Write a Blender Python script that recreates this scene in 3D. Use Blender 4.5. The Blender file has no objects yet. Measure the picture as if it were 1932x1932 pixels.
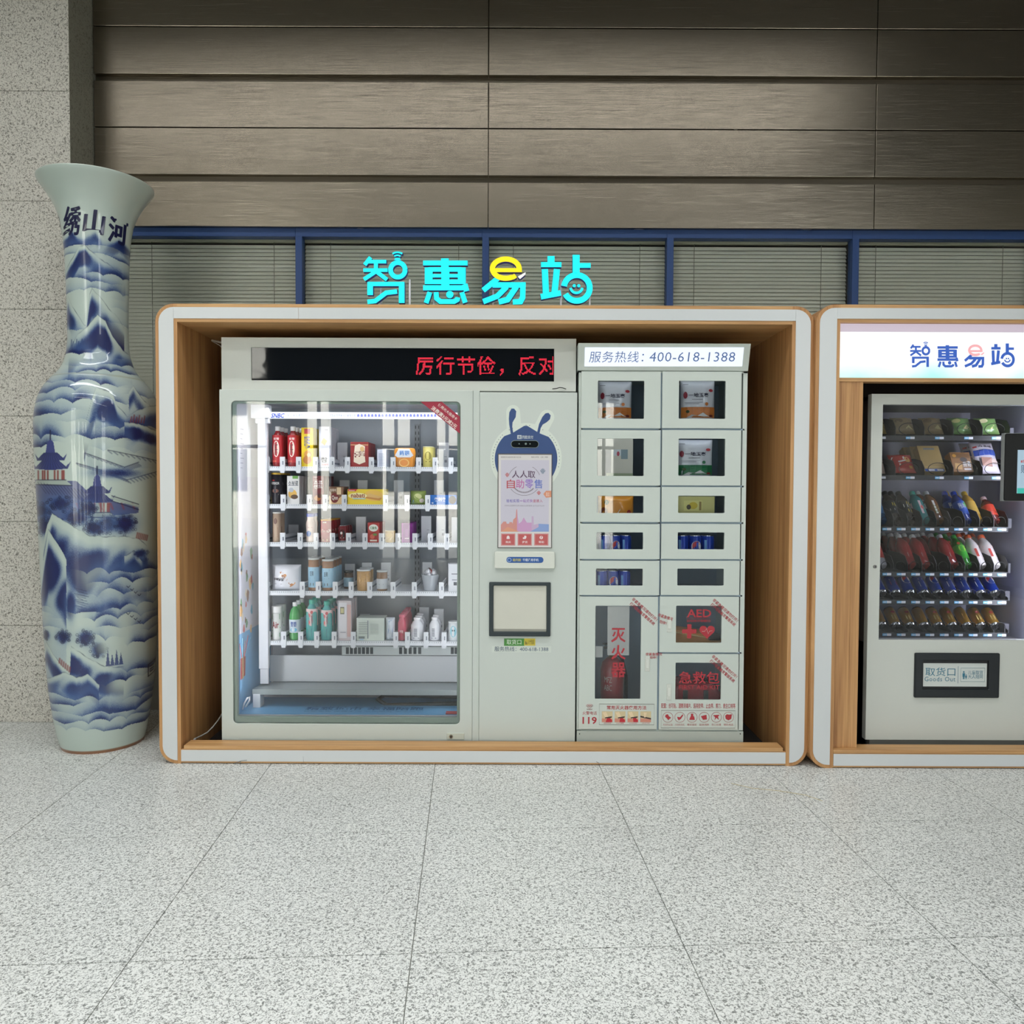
import bpy, math, random
import numpy as np
from mathutils import Matrix, Vector
random.seed(7)
R = math.radians
scene = bpy.context.scene
COL = scene.collection

# ---------------------------------------------------------------- camera
F_PX = 1450.0
CAM = Vector((0.0, 0.0, 1.35))
PITCH, ROLL = R(1.77), 0.0042
_f = Vector((0, math.cos(PITCH), -math.sin(PITCH)))
_u0 = Vector((0, math.sin(PITCH), math.cos(PITCH)))
_r = Vector((1, 0, 0)) * math.cos(ROLL) + _u0 * math.sin(ROLL)
_u = Vector((1, 0, 0)) * -math.sin(ROLL) + _u0 * math.cos(ROLL)
cam_data = bpy.data.cameras.new('camera')
cam_data.sensor_fit = 'HORIZONTAL'; cam_data.sensor_width = 36.0
cam_data.lens = F_PX / 1932.0 * 36.0
cam_data.clip_start = 0.05; cam_data.clip_end = 200
cam = bpy.data.objects.new('camera', cam_data); COL.objects.link(cam)
cam.matrix_world = Matrix(((_r.x, _u.x, -_f.x, CAM.x), (_r.y, _u.y, -_f.y, CAM.y), (_r.z, _u.z, -_f.z, CAM.z), (0, 0, 0, 1)))
scene.camera = cam

# ---------------------------------------------------------------- world, exposure, large lights
scene.view_settings.view_transform = 'Standard'
scene.view_settings.look = 'None'
scene.view_settings.gamma = 1.0
scene.view_settings.use_curve_mapping = False
scene.view_settings.exposure = -0.06
world = bpy.data.worlds.new('overcast_sky'); scene.world = world
world.use_nodes = True
wn = world.node_tree.nodes; wl = world.node_tree.links
wn['Background'].inputs['Color'].default_value = (0.93, 0.98, 1.0, 1)
wn['Background'].inputs['Strength'].default_value = 7.0

def area_light(name, loc, target, sx, sy, power, color=(1, 1, 1), portal=False):
    d = bpy.data.lights.new(name, 'AREA'); d.shape = 'RECTANGLE'; d.size = sx; d.size_y = sy
    d.energy = power; d.color = color
    o = bpy.data.objects.new(name, d); COL.objects.link(o)
    o.location = loc
    o.rotation_euler = (Vector(target) - Vector(loc)).to_track_quat('-Z', 'Y').to_euler()
    d.spread = R(140)
    if portal: d.cycles.is_portal = True; d.spread = R(180)
    return o

sun_d = bpy.data.lights.new('sun', 'SUN'); sun_d.energy = 20; sun_d.angle = R(1); sun_d.color = (1.0, 0.97, 0.92)
sun = bpy.data.objects.new('sun', sun_d); COL.objects.link(sun); sun.rotation_euler = (R(-42), 0, R(20)); sun.location = (0, 10, 14)
# linear ceiling luminaires of the lobby (fixtures are built with the ceiling)
LAMP_YS = (2.3, 0.4, -1.5, -3.4)
for ly in LAMP_YS:
    area_light('ceiling_lamp_light', (-0.7, ly, 4.93), (-0.7, ly, 0), 7.0, 0.22, 80, (0.985, 1.0, 0.99))

# ---------------------------------------------------------------- helpers
def px(x, y, Y):
    d = _f + _r * ((x - 966) / F_PX) + _u * ((966 - y) / F_PX)
    t = Y / d.y
    return CAM + d * t

def rect(x0, y0, x1, y1, Y):
    """pixel box seen on the plane at depth Y -> real X0, X1, Z0, Z1"""
    a, b, c, d = px(x0, y0, Y), px(x1, y0, Y), px(x0, y1, Y), px(x1, y1, Y)
    return (a.x + c.x) / 2, (b.x + d.x) / 2, (c.z + d.z) / 2, (a.z + b.z) / 2

def lin(c):
    return tuple(((v / 255) / 12.92 if v / 255 <= 0.04045 else (((v / 255) + 0.055) / 1.055) ** 2.4) for v in c)

_mats = {}
def mat(rgb, rough=0.5, metal=0.0, emit=0.0, name=None, noise=0.0, coat=0.0, alpha=None, scale=40.0, spec=0.5):
    key = (tuple(rgb), rough, metal, emit, noise, coat, alpha, scale, spec)
    if key in _mats: return _mats[key]
    m = bpy.data.materials.new(name or 'paint_%d_%d_%d' % tuple(int(v) for v in rgb)); m.use_nodes = True
    nt = m.node_tree; b = nt.nodes['Principled BSDF']; c = lin(rgb)
    b.inputs['Base Color'].default_value = (*c, 1)
    b.inputs['Roughness'].default_value = rough
    b.inputs['Metallic'].default_value = metal
    b.inputs['Specular IOR Level'].default_value = spec
    b.inputs['Coat Weight'].default_value = coat
    if emit:
        b.inputs['Emission Color'].default_value = (*c, 1); b.inputs['Emission Strength'].default_value = emit
    if noise:
        tc = nt.nodes.new('ShaderNodeTexCoord'); n = nt.nodes.new('ShaderNodeTexNoise'); n.inputs['Scale'].default_value = scale
        n.inputs['Detail'].default_value = 3
        hsv = nt.nodes.new('ShaderNodeHueSaturation'); hsv.inputs['Color'].default_value = (*c, 1)
        mr = nt.nodes.new('ShaderNodeMapRange'); mr.inputs['To Min'].default_value = 1 - noise; mr.inputs['To Max'].default_value = 1 + noise
        nt.links.new(tc.outputs['Object'], n.inputs['Vector']); nt.links.new(n.outputs['Fac'], mr.inputs['Value'])
        nt.links.new(mr.outputs['Result'], hsv.inputs['Value']); nt.links.new(hsv.outputs['Color'], b.inputs['Base Color'])
    _mats[key] = m
    return m

def emitter(rgb, strength, name):
    m = bpy.data.materials.new(name); m.use_nodes = True; nt = m.node_tree
    b = nt.nodes['Principled BSDF']; c = lin(rgb)
    b.inputs['Base Color'].default_value = (*[v * 0.3 for v in c], 1); b.inputs['Roughness'].default_value = 0.4
    b.inputs['Emission Color'].default_value = (*c, 1); b.inputs['Emission Strength'].default_value = strength
    return m

def glass_mat(name, tint=(1, 1, 1), rough=0.0, ior=1.5, cover=0.0, covercol=(1, 1, 1)):
    """thin pane: clear except for its mirror reflection (and an optional film)"""
    m = bpy.data.materials.new(name); m.use_nodes = True; nt = m.node_tree; n = nt.nodes; l = nt.links
    n.remove(n['Principled BSDF']); out = n['Material Output']
    fr = n.new('ShaderNodeFresnel'); fr.inputs['IOR'].default_value = ior
    tr = n.new('ShaderNodeBsdfTransparent'); tr.inputs['Color'].default_value = (*tint, 1)
    gl = n.new('ShaderNodeBsdfGlossy'); gl.inputs['Roughness'].default_value = rough
    mx = n.new('ShaderNodeMixShader')
    src = tr
    if cover:
        df = n.new('ShaderNodeBsdfDiffuse'); df.inputs['Color'].default_value = (*covercol, 1)
        m2 = n.new('ShaderNodeMixShader'); m2.inputs['Fac'].default_value = cover
        l.new(tr.outputs[0], m2.inputs[1]); l.new(df.outputs[0], m2.inputs[2]); src = m2
    l.new(fr.outputs[0], mx.inputs['Fac']); l.new(src.outputs[0], mx.inputs[1]); l.new(gl.outputs[0], mx.inputs[2])
    l.new(mx.outputs[0], out.inputs['Surface'])
    return m

def wood_mat(name, c1, c2, axis, scale=1.0, rough=0.45, bump=0.05):
    m = bpy.data.materials.new(name); m.use_nodes = True; nt = m.node_tree; n = nt.nodes; l = nt.links; b = n['Principled BSDF']
    tc = n.new('ShaderNodeTexCoord'); mp = n.new('ShaderNodeMapping')
    s = [26 * scale, 26 * scale, 26 * scale]; s[axis] = 0.9 * scale
    mp.inputs['Scale'].default_value = s
    no = n.new('ShaderNodeTexNoise'); no.inputs['Scale'].default_value = 1.0; no.inputs['Detail'].default_value = 4; no.inputs['Distortion'].default_value = 0.6
    s2 = [160 * scale] * 3; s2[axis] = 3 * scale
    mp2 = n.new('ShaderNodeMapping'); mp2.inputs['Scale'].default_value = s2
    no2 = n.new('ShaderNodeTexNoise'); no2.inputs['Scale'].default_value = 1.0; no2.inputs['Detail'].default_value = 2
    mix = n.new('ShaderNodeMath'); mix.operation = 'MULTIPLY_ADD'; mix.inputs[1].default_value = 0.45
    ml = n.new('ShaderNodeMath'); ml.operation = 'MULTIPLY'; ml.inputs[1].default_value = 0.6
    cr = n.new('ShaderNodeValToRGB')
    cr.color_ramp.elements[0].position = 0.35; cr.color_ramp.elements[0].color = (*lin(c2), 1)
    cr.color_ramp.elements[1].position = 0.68; cr.color_ramp.elements[1].color = (*lin(c1), 1)
    l.new(tc.outputs['Object'], mp.inputs['Vector']); l.new(mp.outputs[0], no.inputs['Vector'])
    l.new(tc.outputs['Object'], mp2.inputs['Vector']); l.new(mp2.outputs[0], no2.inputs['Vector'])
    l.new(no2.outputs['Fac'], mix.inputs[0]); l.new(no.outputs['Fac'], ml.inputs[0]); l.new(ml.outputs[0], mix.inputs[2])
    l.new(mix.outputs[0], cr.inputs['Fac']); l.new(cr.outputs['Color'], b.inputs['Base Color'])
    b.inputs['Roughness'].default_value = rough
    bp = n.new('ShaderNodeBump'); bp.inputs['Strength'].default_value = bump; bp.inputs['Distance'].default_value = 0.002
    l.new(mix.outputs[0], bp.inputs['Height']); l.new(bp.outputs[0], b.inputs['Normal'])
    return m

def granite_mat(name, base, fleck, scale, stretch=(1, 1, 1), rough=0.45, lo=0.56, hi=0.64, blotch=0.06):
    m = bpy.data.materials.new(name); m.use_nodes = True; nt = m.node_tree; n = nt.nodes; l = nt.links; b = n['Principled BSDF']
    tc = n.new('ShaderNodeNewGeometry'); mp = n.new('ShaderNodeMapping'); mp.inputs['Scale'].default_value = [scale * s for s in stretch]
    l.new(tc.outputs['Position'], mp.inputs['Vector'])
    no = n.new('ShaderNodeTexNoise'); no.inputs['Scale'].default_value = 1; no.inputs['Detail'].default_value = 2.5; no.inputs['Roughness'].default_value = 0.6; no.inputs['Distortion'].default_value = 1.2
    l.new(mp.outputs[0], no.inputs['Vector'])
    cr = n.new('ShaderNodeValToRGB'); e = cr.color_ramp.elements
    e[0].position = lo; e[0].color = (*lin(base), 1); e[1].position = hi; e[1].color = (*lin(fleck), 1)
    l.new(no.outputs['Fac'], cr.inputs['Fac'])
    n2 = n.new('ShaderNodeTexNoise'); n2.inputs['Scale'].default_value = 1.3; n2.inputs['Detail'].default_value = 4
    l.new(tc.outputs['Position'], n2.inputs['Vector'])
    mr = n.new('ShaderNodeMapRange'); mr.inputs['From Min'].default_value = 0.3; mr.inputs['From Max'].default_value = 0.7
    mr.inputs['To Min'].default_value = 1 - blotch; mr.inputs['To Max'].default_value = 1 + blotch
    l.new(n2.outputs['Fac'], mr.inputs['Value'])
    hsv = n.new('ShaderNodeHueSaturation'); l.new(cr.outputs['Color'], hsv.inputs['Color']); l.new(mr.outputs['Result'], hsv.inputs['Value'])
    l.new(hsv.outputs['Color'], b.inputs['Base Color'])
    b.inputs['Roughness'].default_value = rough
    return m

class MB:
    """collects simple solids into one mesh"""
    def __init__(s): s.v = []; s.f = []; s.m = []; s.sm = []
    def add(s, vs, fs, m=0, smooth=False):
        o = len(s.v); s.v += [tuple(v) for v in vs]
        for f in fs: s.f.append([i + o for i in f]); s.m.append(m); s.sm.append(smooth)
        return s
    def box(s, x0, x1, y0, y1, z0, z1, m=0):
        x0, x1 = min(x0, x1), max(x0, x1); y0, y1 = min(y0, y1), max(y0, y1); z0, z1 = min(z0, z1), max(z0, z1)
        vs = [(x0, y0, z0), (x1, y0, z0), (x1, y1, z0), (x0, y1, z0), (x0, y0, z1), (x1, y0, z1), (x1, y1, z1), (x0, y1, z1)]
        return s.add(vs, [(0, 3, 2, 1), (4, 5, 6, 7), (0, 1, 5, 4), (1, 2, 6, 5), (2, 3, 7, 6), (3, 0, 4, 7)], m)
    def prism(s, poly, y0, y1, m=0, ms=None):
        """polygon in (x,z), counter-clockwise seen from -Y, extruded y0 (front) .. y1"""
        ar = sum(poly[i][0] * poly[(i + 1) % len(poly)][1] - poly[(i + 1) % len(poly)][0] * poly[i][1] for i in range(len(poly)))
        if ar < 0: poly = poly[::-1]
        n = len(poly)
        vs = [(x, y0, z) for x, z in poly] + [(x, y1, z) for x, z in poly]
        o = len(s.v); s.v += vs
        s.f.append([o + i for i in range(n)]); s.m.append(m); s.sm.append(False)
        s.f.append([o + n + i for i in range(n)][::-1]); s.m.append(m); s.sm.append(False)
        for i in range(n):
            j = (i + 1) % n
            s.f.append([o + i, o + n + i, o + n + j, o + j]); s.m.append(m if ms is None else ms); s.sm.append(False)
        return s
    def ring(s, x0, x1, z0, z1, ix0, ix1, iz0, iz1, r, y0, y1, m=0, k=5):
        inner = rrect(ix0, ix1, iz0, iz1, r, k); nk = len(inner) // 4
        oc = [(x1, z1), (x0, z1), (x0, z0), (x1, z0)]
        o = len(s.v)
        s.v += [(x, y0, z) for x, z in oc] + [(x, y1, z) for x, z in oc] + [(x, y0, z) for x, z in inner] + [(x, y1, z) for x, z in inner]
        N = len(inner); I = o + 8; J = o + 8 + N
        def F(*a): s.f.append(list(a)); s.m.append(m); s.sm.append(False)
        for c in range(4):
            for i in range(nk - 1):
                a = c * nk + i
                F(o + c, I + a + 1, I + a); F(o + 4 + c, J + a, J + a + 1)
            a = c * nk + nk - 1; b = (a + 1) % N; d = (c + 1) % 4
            F(o + c, o + d, I + b, I + a); F(o + 4 + c, J + a, J + b, o + 4 + d)
            F(o + c, o + 4 + c, o + 4 + d, o + d)
        for i in range(N):
            j = (i + 1) % N
            F(I + i, I + j, J + j, J + i)
        return s
    def lathe(s, prof, cx=0, cy=0, n=24, m=0, ms=None, sq=None):
        """profile of (r,z); sq: squareness exponent"""
        o = len(s.v)
        for r, z in prof:
            for i in range(n):
                a = 2 * math.pi * (i + 0.5) / n; c, d = math.cos(a), math.sin(a)
                if sq:
                    g = (abs(c) ** sq + abs(d) ** sq) ** (-1 / sq); c *= g; d *= g
                s.v.append((cx + r * c, cy + r * d, z))
        for k in range(len(prof) - 1):
            mm = m if ms is None else ms[k]
            for i in range(n):
                j = (i + 1) % n
                s.f.append([o + k * n + i, o + k * n + j, o + (k + 1) * n + j, o + (k + 1) * n + i]); s.m.append(mm); s.sm.append(True)
        if prof[0][0] > 1e-5: s.f.append([o + i for i in range(n)][::-1]); s.m.append(m if ms is None else ms[0]); s.sm.append(False)
        if prof[-1][0] > 1e-5:
            k = (len(prof) - 1) * n; s.f.append([o + k + i for i in range(n)]); s.m.append(m if ms is None else ms[-1]); s.sm.append(False)
        return s
    def tube(s, pts, r, n=8, m=0, closed=False):
        pts = [Vector(p) for p in pts]; o = len(s.v); N = len(pts); prev = None
        for k, p in enumerate(pts):
            if closed: t = pts[(k + 1) % N] - pts[k - 1]
            else: t = pts[min(k + 1, N - 1)] - pts[max(k - 1, 0)]
            t.normalize()
            a = prev if prev is not None else (Vector((0, 0, 1)) if abs(t.z) < 0.9 else Vector((1, 0, 0)))
            a = (a - t * a.dot(t)).normalized(); b = t.cross(a); prev = a
            rr = r[k] if isinstance(r, (list, tuple)) else r
            for i in range(n):
                q = 2 * math.pi * i / n
                s.v.append(tuple(p + a * (rr * math.cos(q)) + b * (rr * math.sin(q))))
        for k in range(N if closed else N - 1):
            k2 = (k + 1) % N
            for i in range(n):
                j = (i + 1) % n
                s.f.append([o + k * n + i, o + k * n + j, o + k2 * n + j, o + k2 * n + i]); s.m.append(m); s.sm.append(True)
        if not closed:
            s.f.append([o + i for i in range(n)][::-1]); s.m.append(m); s.sm.append(False)
            s.f.append([o + (N - 1) * n + i for i in range(n)]); s.m.append(m); s.sm.append(False)
        return s
    def quad(s, x0, x1, z0, z1, y, m=0):
        return s.add([(x0, y, z0), (x1, y, z0), (x1, y, z1), (x0, y, z1)], [(0, 1, 2, 3)], m)
    def mesh(s, name, mats):
        me = bpy.data.meshes.new(name); me.from_pydata(s.v, [], s.f)
        if not isinstance(mats, (list, tuple)): mats = [mats]
        for m in mats: me.materials.append(m)
        me.polygons.foreach_set('material_index', s.m); me.polygons.foreach_set('use_smooth', s.sm)
        me.update(); return me
    def build(s, name, mats, parent=None, bevel=0.0, seg=2, loc=None):
        o = bpy.data.objects.new(name, s.mesh(name, mats)); COL.objects.link(o)
        if loc is not None: o.location = loc
        attach(o, parent)
        if bevel:
            b = o.modifiers.new('edge', 'BEVEL'); b.width = bevel; b.segments = seg; b.limit_method = 'ANGLE'; b.angle_limit = R(40)
        return o

def world_of(o):
    m = o.matrix_basis.copy()
    if o.parent: m = world_of(o.parent) @ o.matrix_parent_inverse @ m
    return m

def attach(o, parent):
    if parent is not None:
        o.parent = parent; o.matrix_parent_inverse = world_of(parent).inverted()

def rrect(x0, x1, z0, z1, r, k=5, corners=(1, 1, 1, 1)):
    """rounded rectangle; corners in order TR, TL, BL, BR"""
    pts = []
    for c, (cx, cz, a0) in enumerate(((x1, z1, 0), (x0, z1, 90), (x0, z0, 180), (x1, z0, 270))):
        rr = r if corners[c] else 0.0
        sx = -1 if c in (0, 3) else 1; sz = -1 if c in (0, 1) else 1
        if rr == 0: pts += [(cx, cz)] * (1 if 0 in corners else k); continue
        for i in range(k):
            a = R(a0 + 90 * i / (k - 1)); pts.append((cx + sx * rr + rr * math.cos(a), cz + sz * rr + rr * math.sin(a)))
    return pts

def empty(name, loc, label=None, cat=None, group=None, kind=None):
    o = bpy.data.objects.new(name, None); COL.objects.link(o); o.location = loc; o.empty_display_size = 0.05
    tag(o, label, cat, group, kind); return o

def tag(o, label=None, cat=None, group=None, kind=None):
    if label: o['label'] = label
    if cat: o['category'] = cat
    if group: o['group'] = group
    if kind: o['kind'] = kind
    return o

def copy_tree(o, parent=None, loc=None):
    c = o.copy(); COL.objects.link(c)
    if parent is not None: c.parent = parent
    if loc is not None: c.location = loc
    for ch in list(o.children): copy_tree(ch, c)
    return c

_glyphs = {}
def glyph_mesh(body, bold=0.0, shear=0.0, res=2, spacing=1.0):
    key = (body, bold, shear, res, spacing)
    if key in _glyphs: return _glyphs[key]
    c = bpy.data.curves.new('lettering', 'FONT'); c.body = body; c.size = 1; c.resolution_u = res; c.offset = bold; c.shear = shear
    c.space_character = spacing; c.space_line = 0.95
    o = bpy.data.objects.new('lettering', c); COL.objects.link(o)
    dg = bpy.context.evaluated_depsgraph_get(); dg.update()
    me = bpy.data.meshes.new_from_object(o.evaluated_get(dg))
    v = np.empty(len(me.vertices) * 3); me.vertices.foreach_get('co', v); v = v.reshape(-1, 3)[:, :2]
    f = [list(p.vertices) for p in me.polygons]
    bpy.data.objects.remove(o); bpy.data.curves.remove(c); bpy.data.meshes.remove(me)
    _glyphs[key] = (v, f); return v, f

def text_verts(body, X0, X1, Z0, Z1, bold=0.0, rot=0.0, shear=0.0, keep=False, spacing=1.0):
    """glyphs stretched into the X/Z box (keep: keep proportions, centred)"""
    v, f = glyph_mesh(body, bold, shear, spacing=spacing)
    lo, hi = v.min(0), v.max(0); w = (v - lo) / np.maximum(hi - lo, 1e-6)
    sx, sz = X1 - X0, Z1 - Z0
    if keep:
        k = min(sx / (hi[0] - lo[0]), sz / (hi[1] - lo[1])); sx, sz = k * (hi[0] - lo[0]), k * (hi[1] - lo[1])
    p = (w - 0.5) * (sx, sz)
    if rot:
        ca, sa = math.cos(rot), math.sin(rot); p = p @ np.array([[ca, sa], [-sa, ca]])
    p = p + ((X0 + X1) / 2, (Z0 + Z1) / 2)
    return p, f

def text(body, box, Y, material, parent=None, bold=0.0, rot=0.0, shear=0.0, keep=False, depth=0.0, name='lettering', mb=None, m=0, spacing=1.0):
    p, f = text_verts(body, *box, bold=bold, rot=rot, shear=shear, keep=keep, spacing=spacing)
    t = mb or MB(); t.add([(a, Y, b) for a, b in p], f, m)
    if mb is None: return t.build(name, material, parent)

def ptext(body, x0, y0, x1, y1, Y, material, parent=None, plane=None, **k):
    """lettering filling a pixel box seen on the plane at depth plane (default Y)"""
    return text(body, rect(x0, y0, x1, y1, plane or Y), Y, material, parent, **k)

def pxz(x, y, Y):
    p = px(x, y, Y); return (p.x, p.z)
# ================================================================ shared materials
M_GRAN_FLOOR = granite_mat('granite_floor', (230, 232, 229), (122, 125, 122), 120, rough=0.36, lo=0.47, hi=0.62, blotch=0.05)
M_GRAN_WALL = granite_mat('granite_wall', (208, 205, 196), (112, 108, 100), 100, rough=0.6, lo=0.49, hi=0.64, blotch=0.04)
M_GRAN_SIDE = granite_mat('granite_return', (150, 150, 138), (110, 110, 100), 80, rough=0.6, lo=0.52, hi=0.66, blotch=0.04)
M_GROUT = mat((150, 152, 146), 0.8, noise=0.1)
M_LAM = mat((208, 212, 213), 0.28, noise=0.015, scale=3, name='white_laminate')
M_WOOD_V = wood_mat('oak_upright', (206, 158, 104), (160, 112, 68), 2)
M_WOOD_H = wood_mat('oak_level', (212, 168, 114), (170, 124, 78), 0)
M_WOOD_D = wood_mat('oak_depth', (190, 140, 92), (150, 104, 66), 1)
M_CREAM = mat((204, 208, 201), 0.35, noise=0.012, scale=4, name='powder_coat_cream')
M_SAGE = mat((198, 206, 200), 0.35, noise=0.012, scale=4, name='powder_coat_sage')
M_WHITE = mat((226, 228, 232), 0.4, name='white_plastic')
M_BLACK = mat((14, 15, 17), 0.35, name='black_plastic')
M_DARK = mat((34, 36, 38), 0.5, name='dark_metal')
M_RED = mat((166, 34, 44), 0.45, name='red_print')
M_BLUEFRAME = mat((30, 66, 122), 0.45, name='blue_window_frame', noise=0.03)
M_GLASS = glass_mat('clear_glass')
M_GLASS2 = glass_mat('window_glass', tint=(0.98, 0.99, 0.98))

def steel_mat(name, col, rough):
    m = bpy.data.materials.new(name); m.use_nodes = True; nt = m.node_tree; n = nt.nodes; l = nt.links; b = n['Principled BSDF']
    b.inputs['Base Color'].default_value = (*lin(col), 1); b.inputs['Metallic'].default_value = 1.0
    g = n.new('ShaderNodeNewGeometry'); mp = n.new('ShaderNodeMapping'); mp.inputs['Scale'].default_value = (3, 3, 900)
    no = n.new('ShaderNodeTexNoise'); no.inputs['Scale'].default_value = 1; no.inputs['Detail'].default_value = 2
    l.new(g.outputs['Position'], mp.inputs['Vector']); l.new(mp.outputs[0], no.inputs['Vector'])
    mr = n.new('ShaderNodeMapRange'); mr.inputs['To Min'].default_value = rough - 0.06; mr.inputs['To Max'].default_value = rough + 0.1
    l.new(no.outputs['Fac'], mr.inputs['Value']); l.new(mr.outputs['Result'], b.inputs['Roughness'])
    n3 = n.new('ShaderNodeTexNoise'); n3.inputs['Scale'].default_value = 1.1; n3.inputs['Detail'].default_value = 1
    l.new(g.outputs['Position'], n3.inputs['Vector'])
    bp = n.new('ShaderNodeBump'); bp.inputs['Strength'].default_value = 0.05; bp.inputs['Distance'].default_value = 0.03
    l.new(n3.outputs['Fac'], bp.inputs['Height'])
    b2 = n.new('ShaderNodeBump'); b2.inputs['Strength'].default_value = 0.5; b2.inputs['Distance'].default_value = 0.0006
    l.new(no.outputs['Fac'], b2.inputs['Height']); l.new(bp.outputs[0], b2.inputs['Normal']); l.new(b2.outputs[0], b.inputs['Normal'])
    return m
M_STEEL = steel_mat('brushed_steel', (150, 141, 127), 0.22)
M_STEELD = steel_mat('groove_steel', (104, 97, 86), 0.35)

# ================================================================ floor with its tiles
FL = MB().box(-7.2, 7.2, -7.2, 5.5, -0.12, -0.006).build('floor', M_GROUT); tag(FL, 'pale speckled granite floor laid in large square tiles', None, None, 'structure')
ta = R(3.2); ex = Vector((math.cos(ta), math.sin(ta), 0)); ey = Vector((-math.sin(ta), math.cos(ta), 0))
T = 0.80; org = Vector((-0.3665, 3.64, 0)); org = org + ey * ((2.957 - (org.y + 0.0)) / math.cos(ta) + 0.03)
tm = MB().box(0.0016, T - 0.0016, 0.0016, T - 0.0016, -0.03, 0.0).mesh('tile', M_GRAN_FLOOR)
big = MB()
for i in range(-9, 9):
    for j in range(-13, 4):
        p = org + ex * (i * T) + ey * (j * T); c = p + (ex + ey) * (T / 2)
        if c.y > 4.95 or c.y < -6.6 or abs(c.x) > 6.6: continue
        if c.y > 0.9 and abs(c.x) < 4.2:
            o = bpy.data.objects.new('tile', tm); COL.objects.link(o); o.location = p; o.rotation_euler.z = ta; o.parent = FL
        else:
            a = p + (ex + ey) * 0.0016; e = T - 0.0032
            q = [a, a + ex * e, a + ex * e + ey * e, a + ey * e]
            big.add([(v.x, v.y, 0) for v in q] + [(v.x, v.y, -0.03) for v in q], [(0, 1, 2, 3), (0, 4, 5, 1), (1, 5, 6, 2), (2, 6, 7, 3), (3, 7, 4, 0)])
bo = big.build('tiling', M_GRAN_FLOOR, FL); bo['kind'] = 'stuff'

# ================================================================ granite wall beside the vase
YW, YS = 4.36, 4.60
XC = px(133, 320, YW).x
WL = MB().box(-7.2, XC - 0.004, YW + 0.02, 5.4, 0, 5.0).box(XC - 0.004, XC, YW + 0.001, 5.4, 0, 5.0, 1).build('wall_left', [M_GROUT, M_GRAN_SIDE])
tag(WL, 'pale flecked granite clad wall behind the blue and white vase', None, None, 'structure')
zl = [0.0] + [px(30, y, YW).z for y in (1180, 984, 785, 583, 379)]
zl += [zl[-1] + 0.607, zl[-1] + 1.214, 5.0]
for a, b in zip(zl, zl[1:]):
    for xa, xb in ((-7.2, -4.75), (-4.75, XC)):
        MB().box(xa + 0.001, xb - 0.001, YW, YW + 0.022, a + 0.0012, b - 0.0012).build('stone_panel', M_GRAN_WALL, WL, bevel=0.0008, seg=1)

# ================================================================ steel clad beam over the windows
BM = MB().box(XC, 7.2, YS + 0.035, 5.4, px(966, 430, YS).z, 5.0).build('beam', M_STEELD); tag(BM, 'brushed stainless steel clad beam above the blue framed windows', None, None, 'structure')
rows = [(rect(300, 344, 1500, 429, YS)[2:]), (rect(300, 243, 1500, 331, YS)[2:])]
gap = rows[1][0] - rows[0][1]; h = rows[1][1] - rows[1][0]
rows.append((rows[1][1] + 0.004, rows[1][1] + h)); rows.append((rows[2][1] + gap, rows[2][1] + gap + h)); rows.append((rows[3][1] + 0.004, 5.0))
xs = [XC + 0.004, px(921, 380, YS).x, px(1650, 380, YS).x, px(1650, 380, YS).x + 2.3, 7.2]
for k, (z0, z1) in enumerate(rows):
    for a, b in zip(xs, xs[1:]):
        MB().box(a + 0.0012, b - 0.0012, YS, YS + 0.036, z0, z1).build('steel_panel', M_STEEL, BM, bevel=0.003)

# ================================================================ windows with blue frames, blinds behind the glass
YF = 4.63
WB = MB().box(XC, 7.2, YF - 0.02, 5.4, 0, 0.9).box(XC, 7.2, 5.3, 5.45, 0.9, 5.0).build('wall_back', mat((150, 150, 142), 0.8, noise=0.03)); tag(WB, 'wall under the blue framed windows behind the kiosks', None, None, 'structure')
zt = px(966, 428, YF).z; zh = px(966, 448, YF).z
mull = [XC + 0.02] + [px(x, 520, YF).x for x in (564, 916, 1264, 1613.5)]; mp_ = mull[-1] - mull[-2]; mull += [mull[-1] + mp_, mull[-1] + 2 * mp_]
mw = 0.020
BLIND_LABELS = ['closed grey venetian blind in the window beside the vase', 'closed grey venetian blind in the second window from the vase, above the led panel',
 'closed grey venetian blind behind the yellow and cyan sign characters', 'closed grey venetian blind above the locker cabinet',
 'closed grey venetian blind above the second kiosk surround', 'closed grey venetian blind of the last window, mostly outside the view']
M_BLIND = mat((242, 242, 232), 0.55, noise=0.02, scale=6, name='blind_slat')
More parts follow.
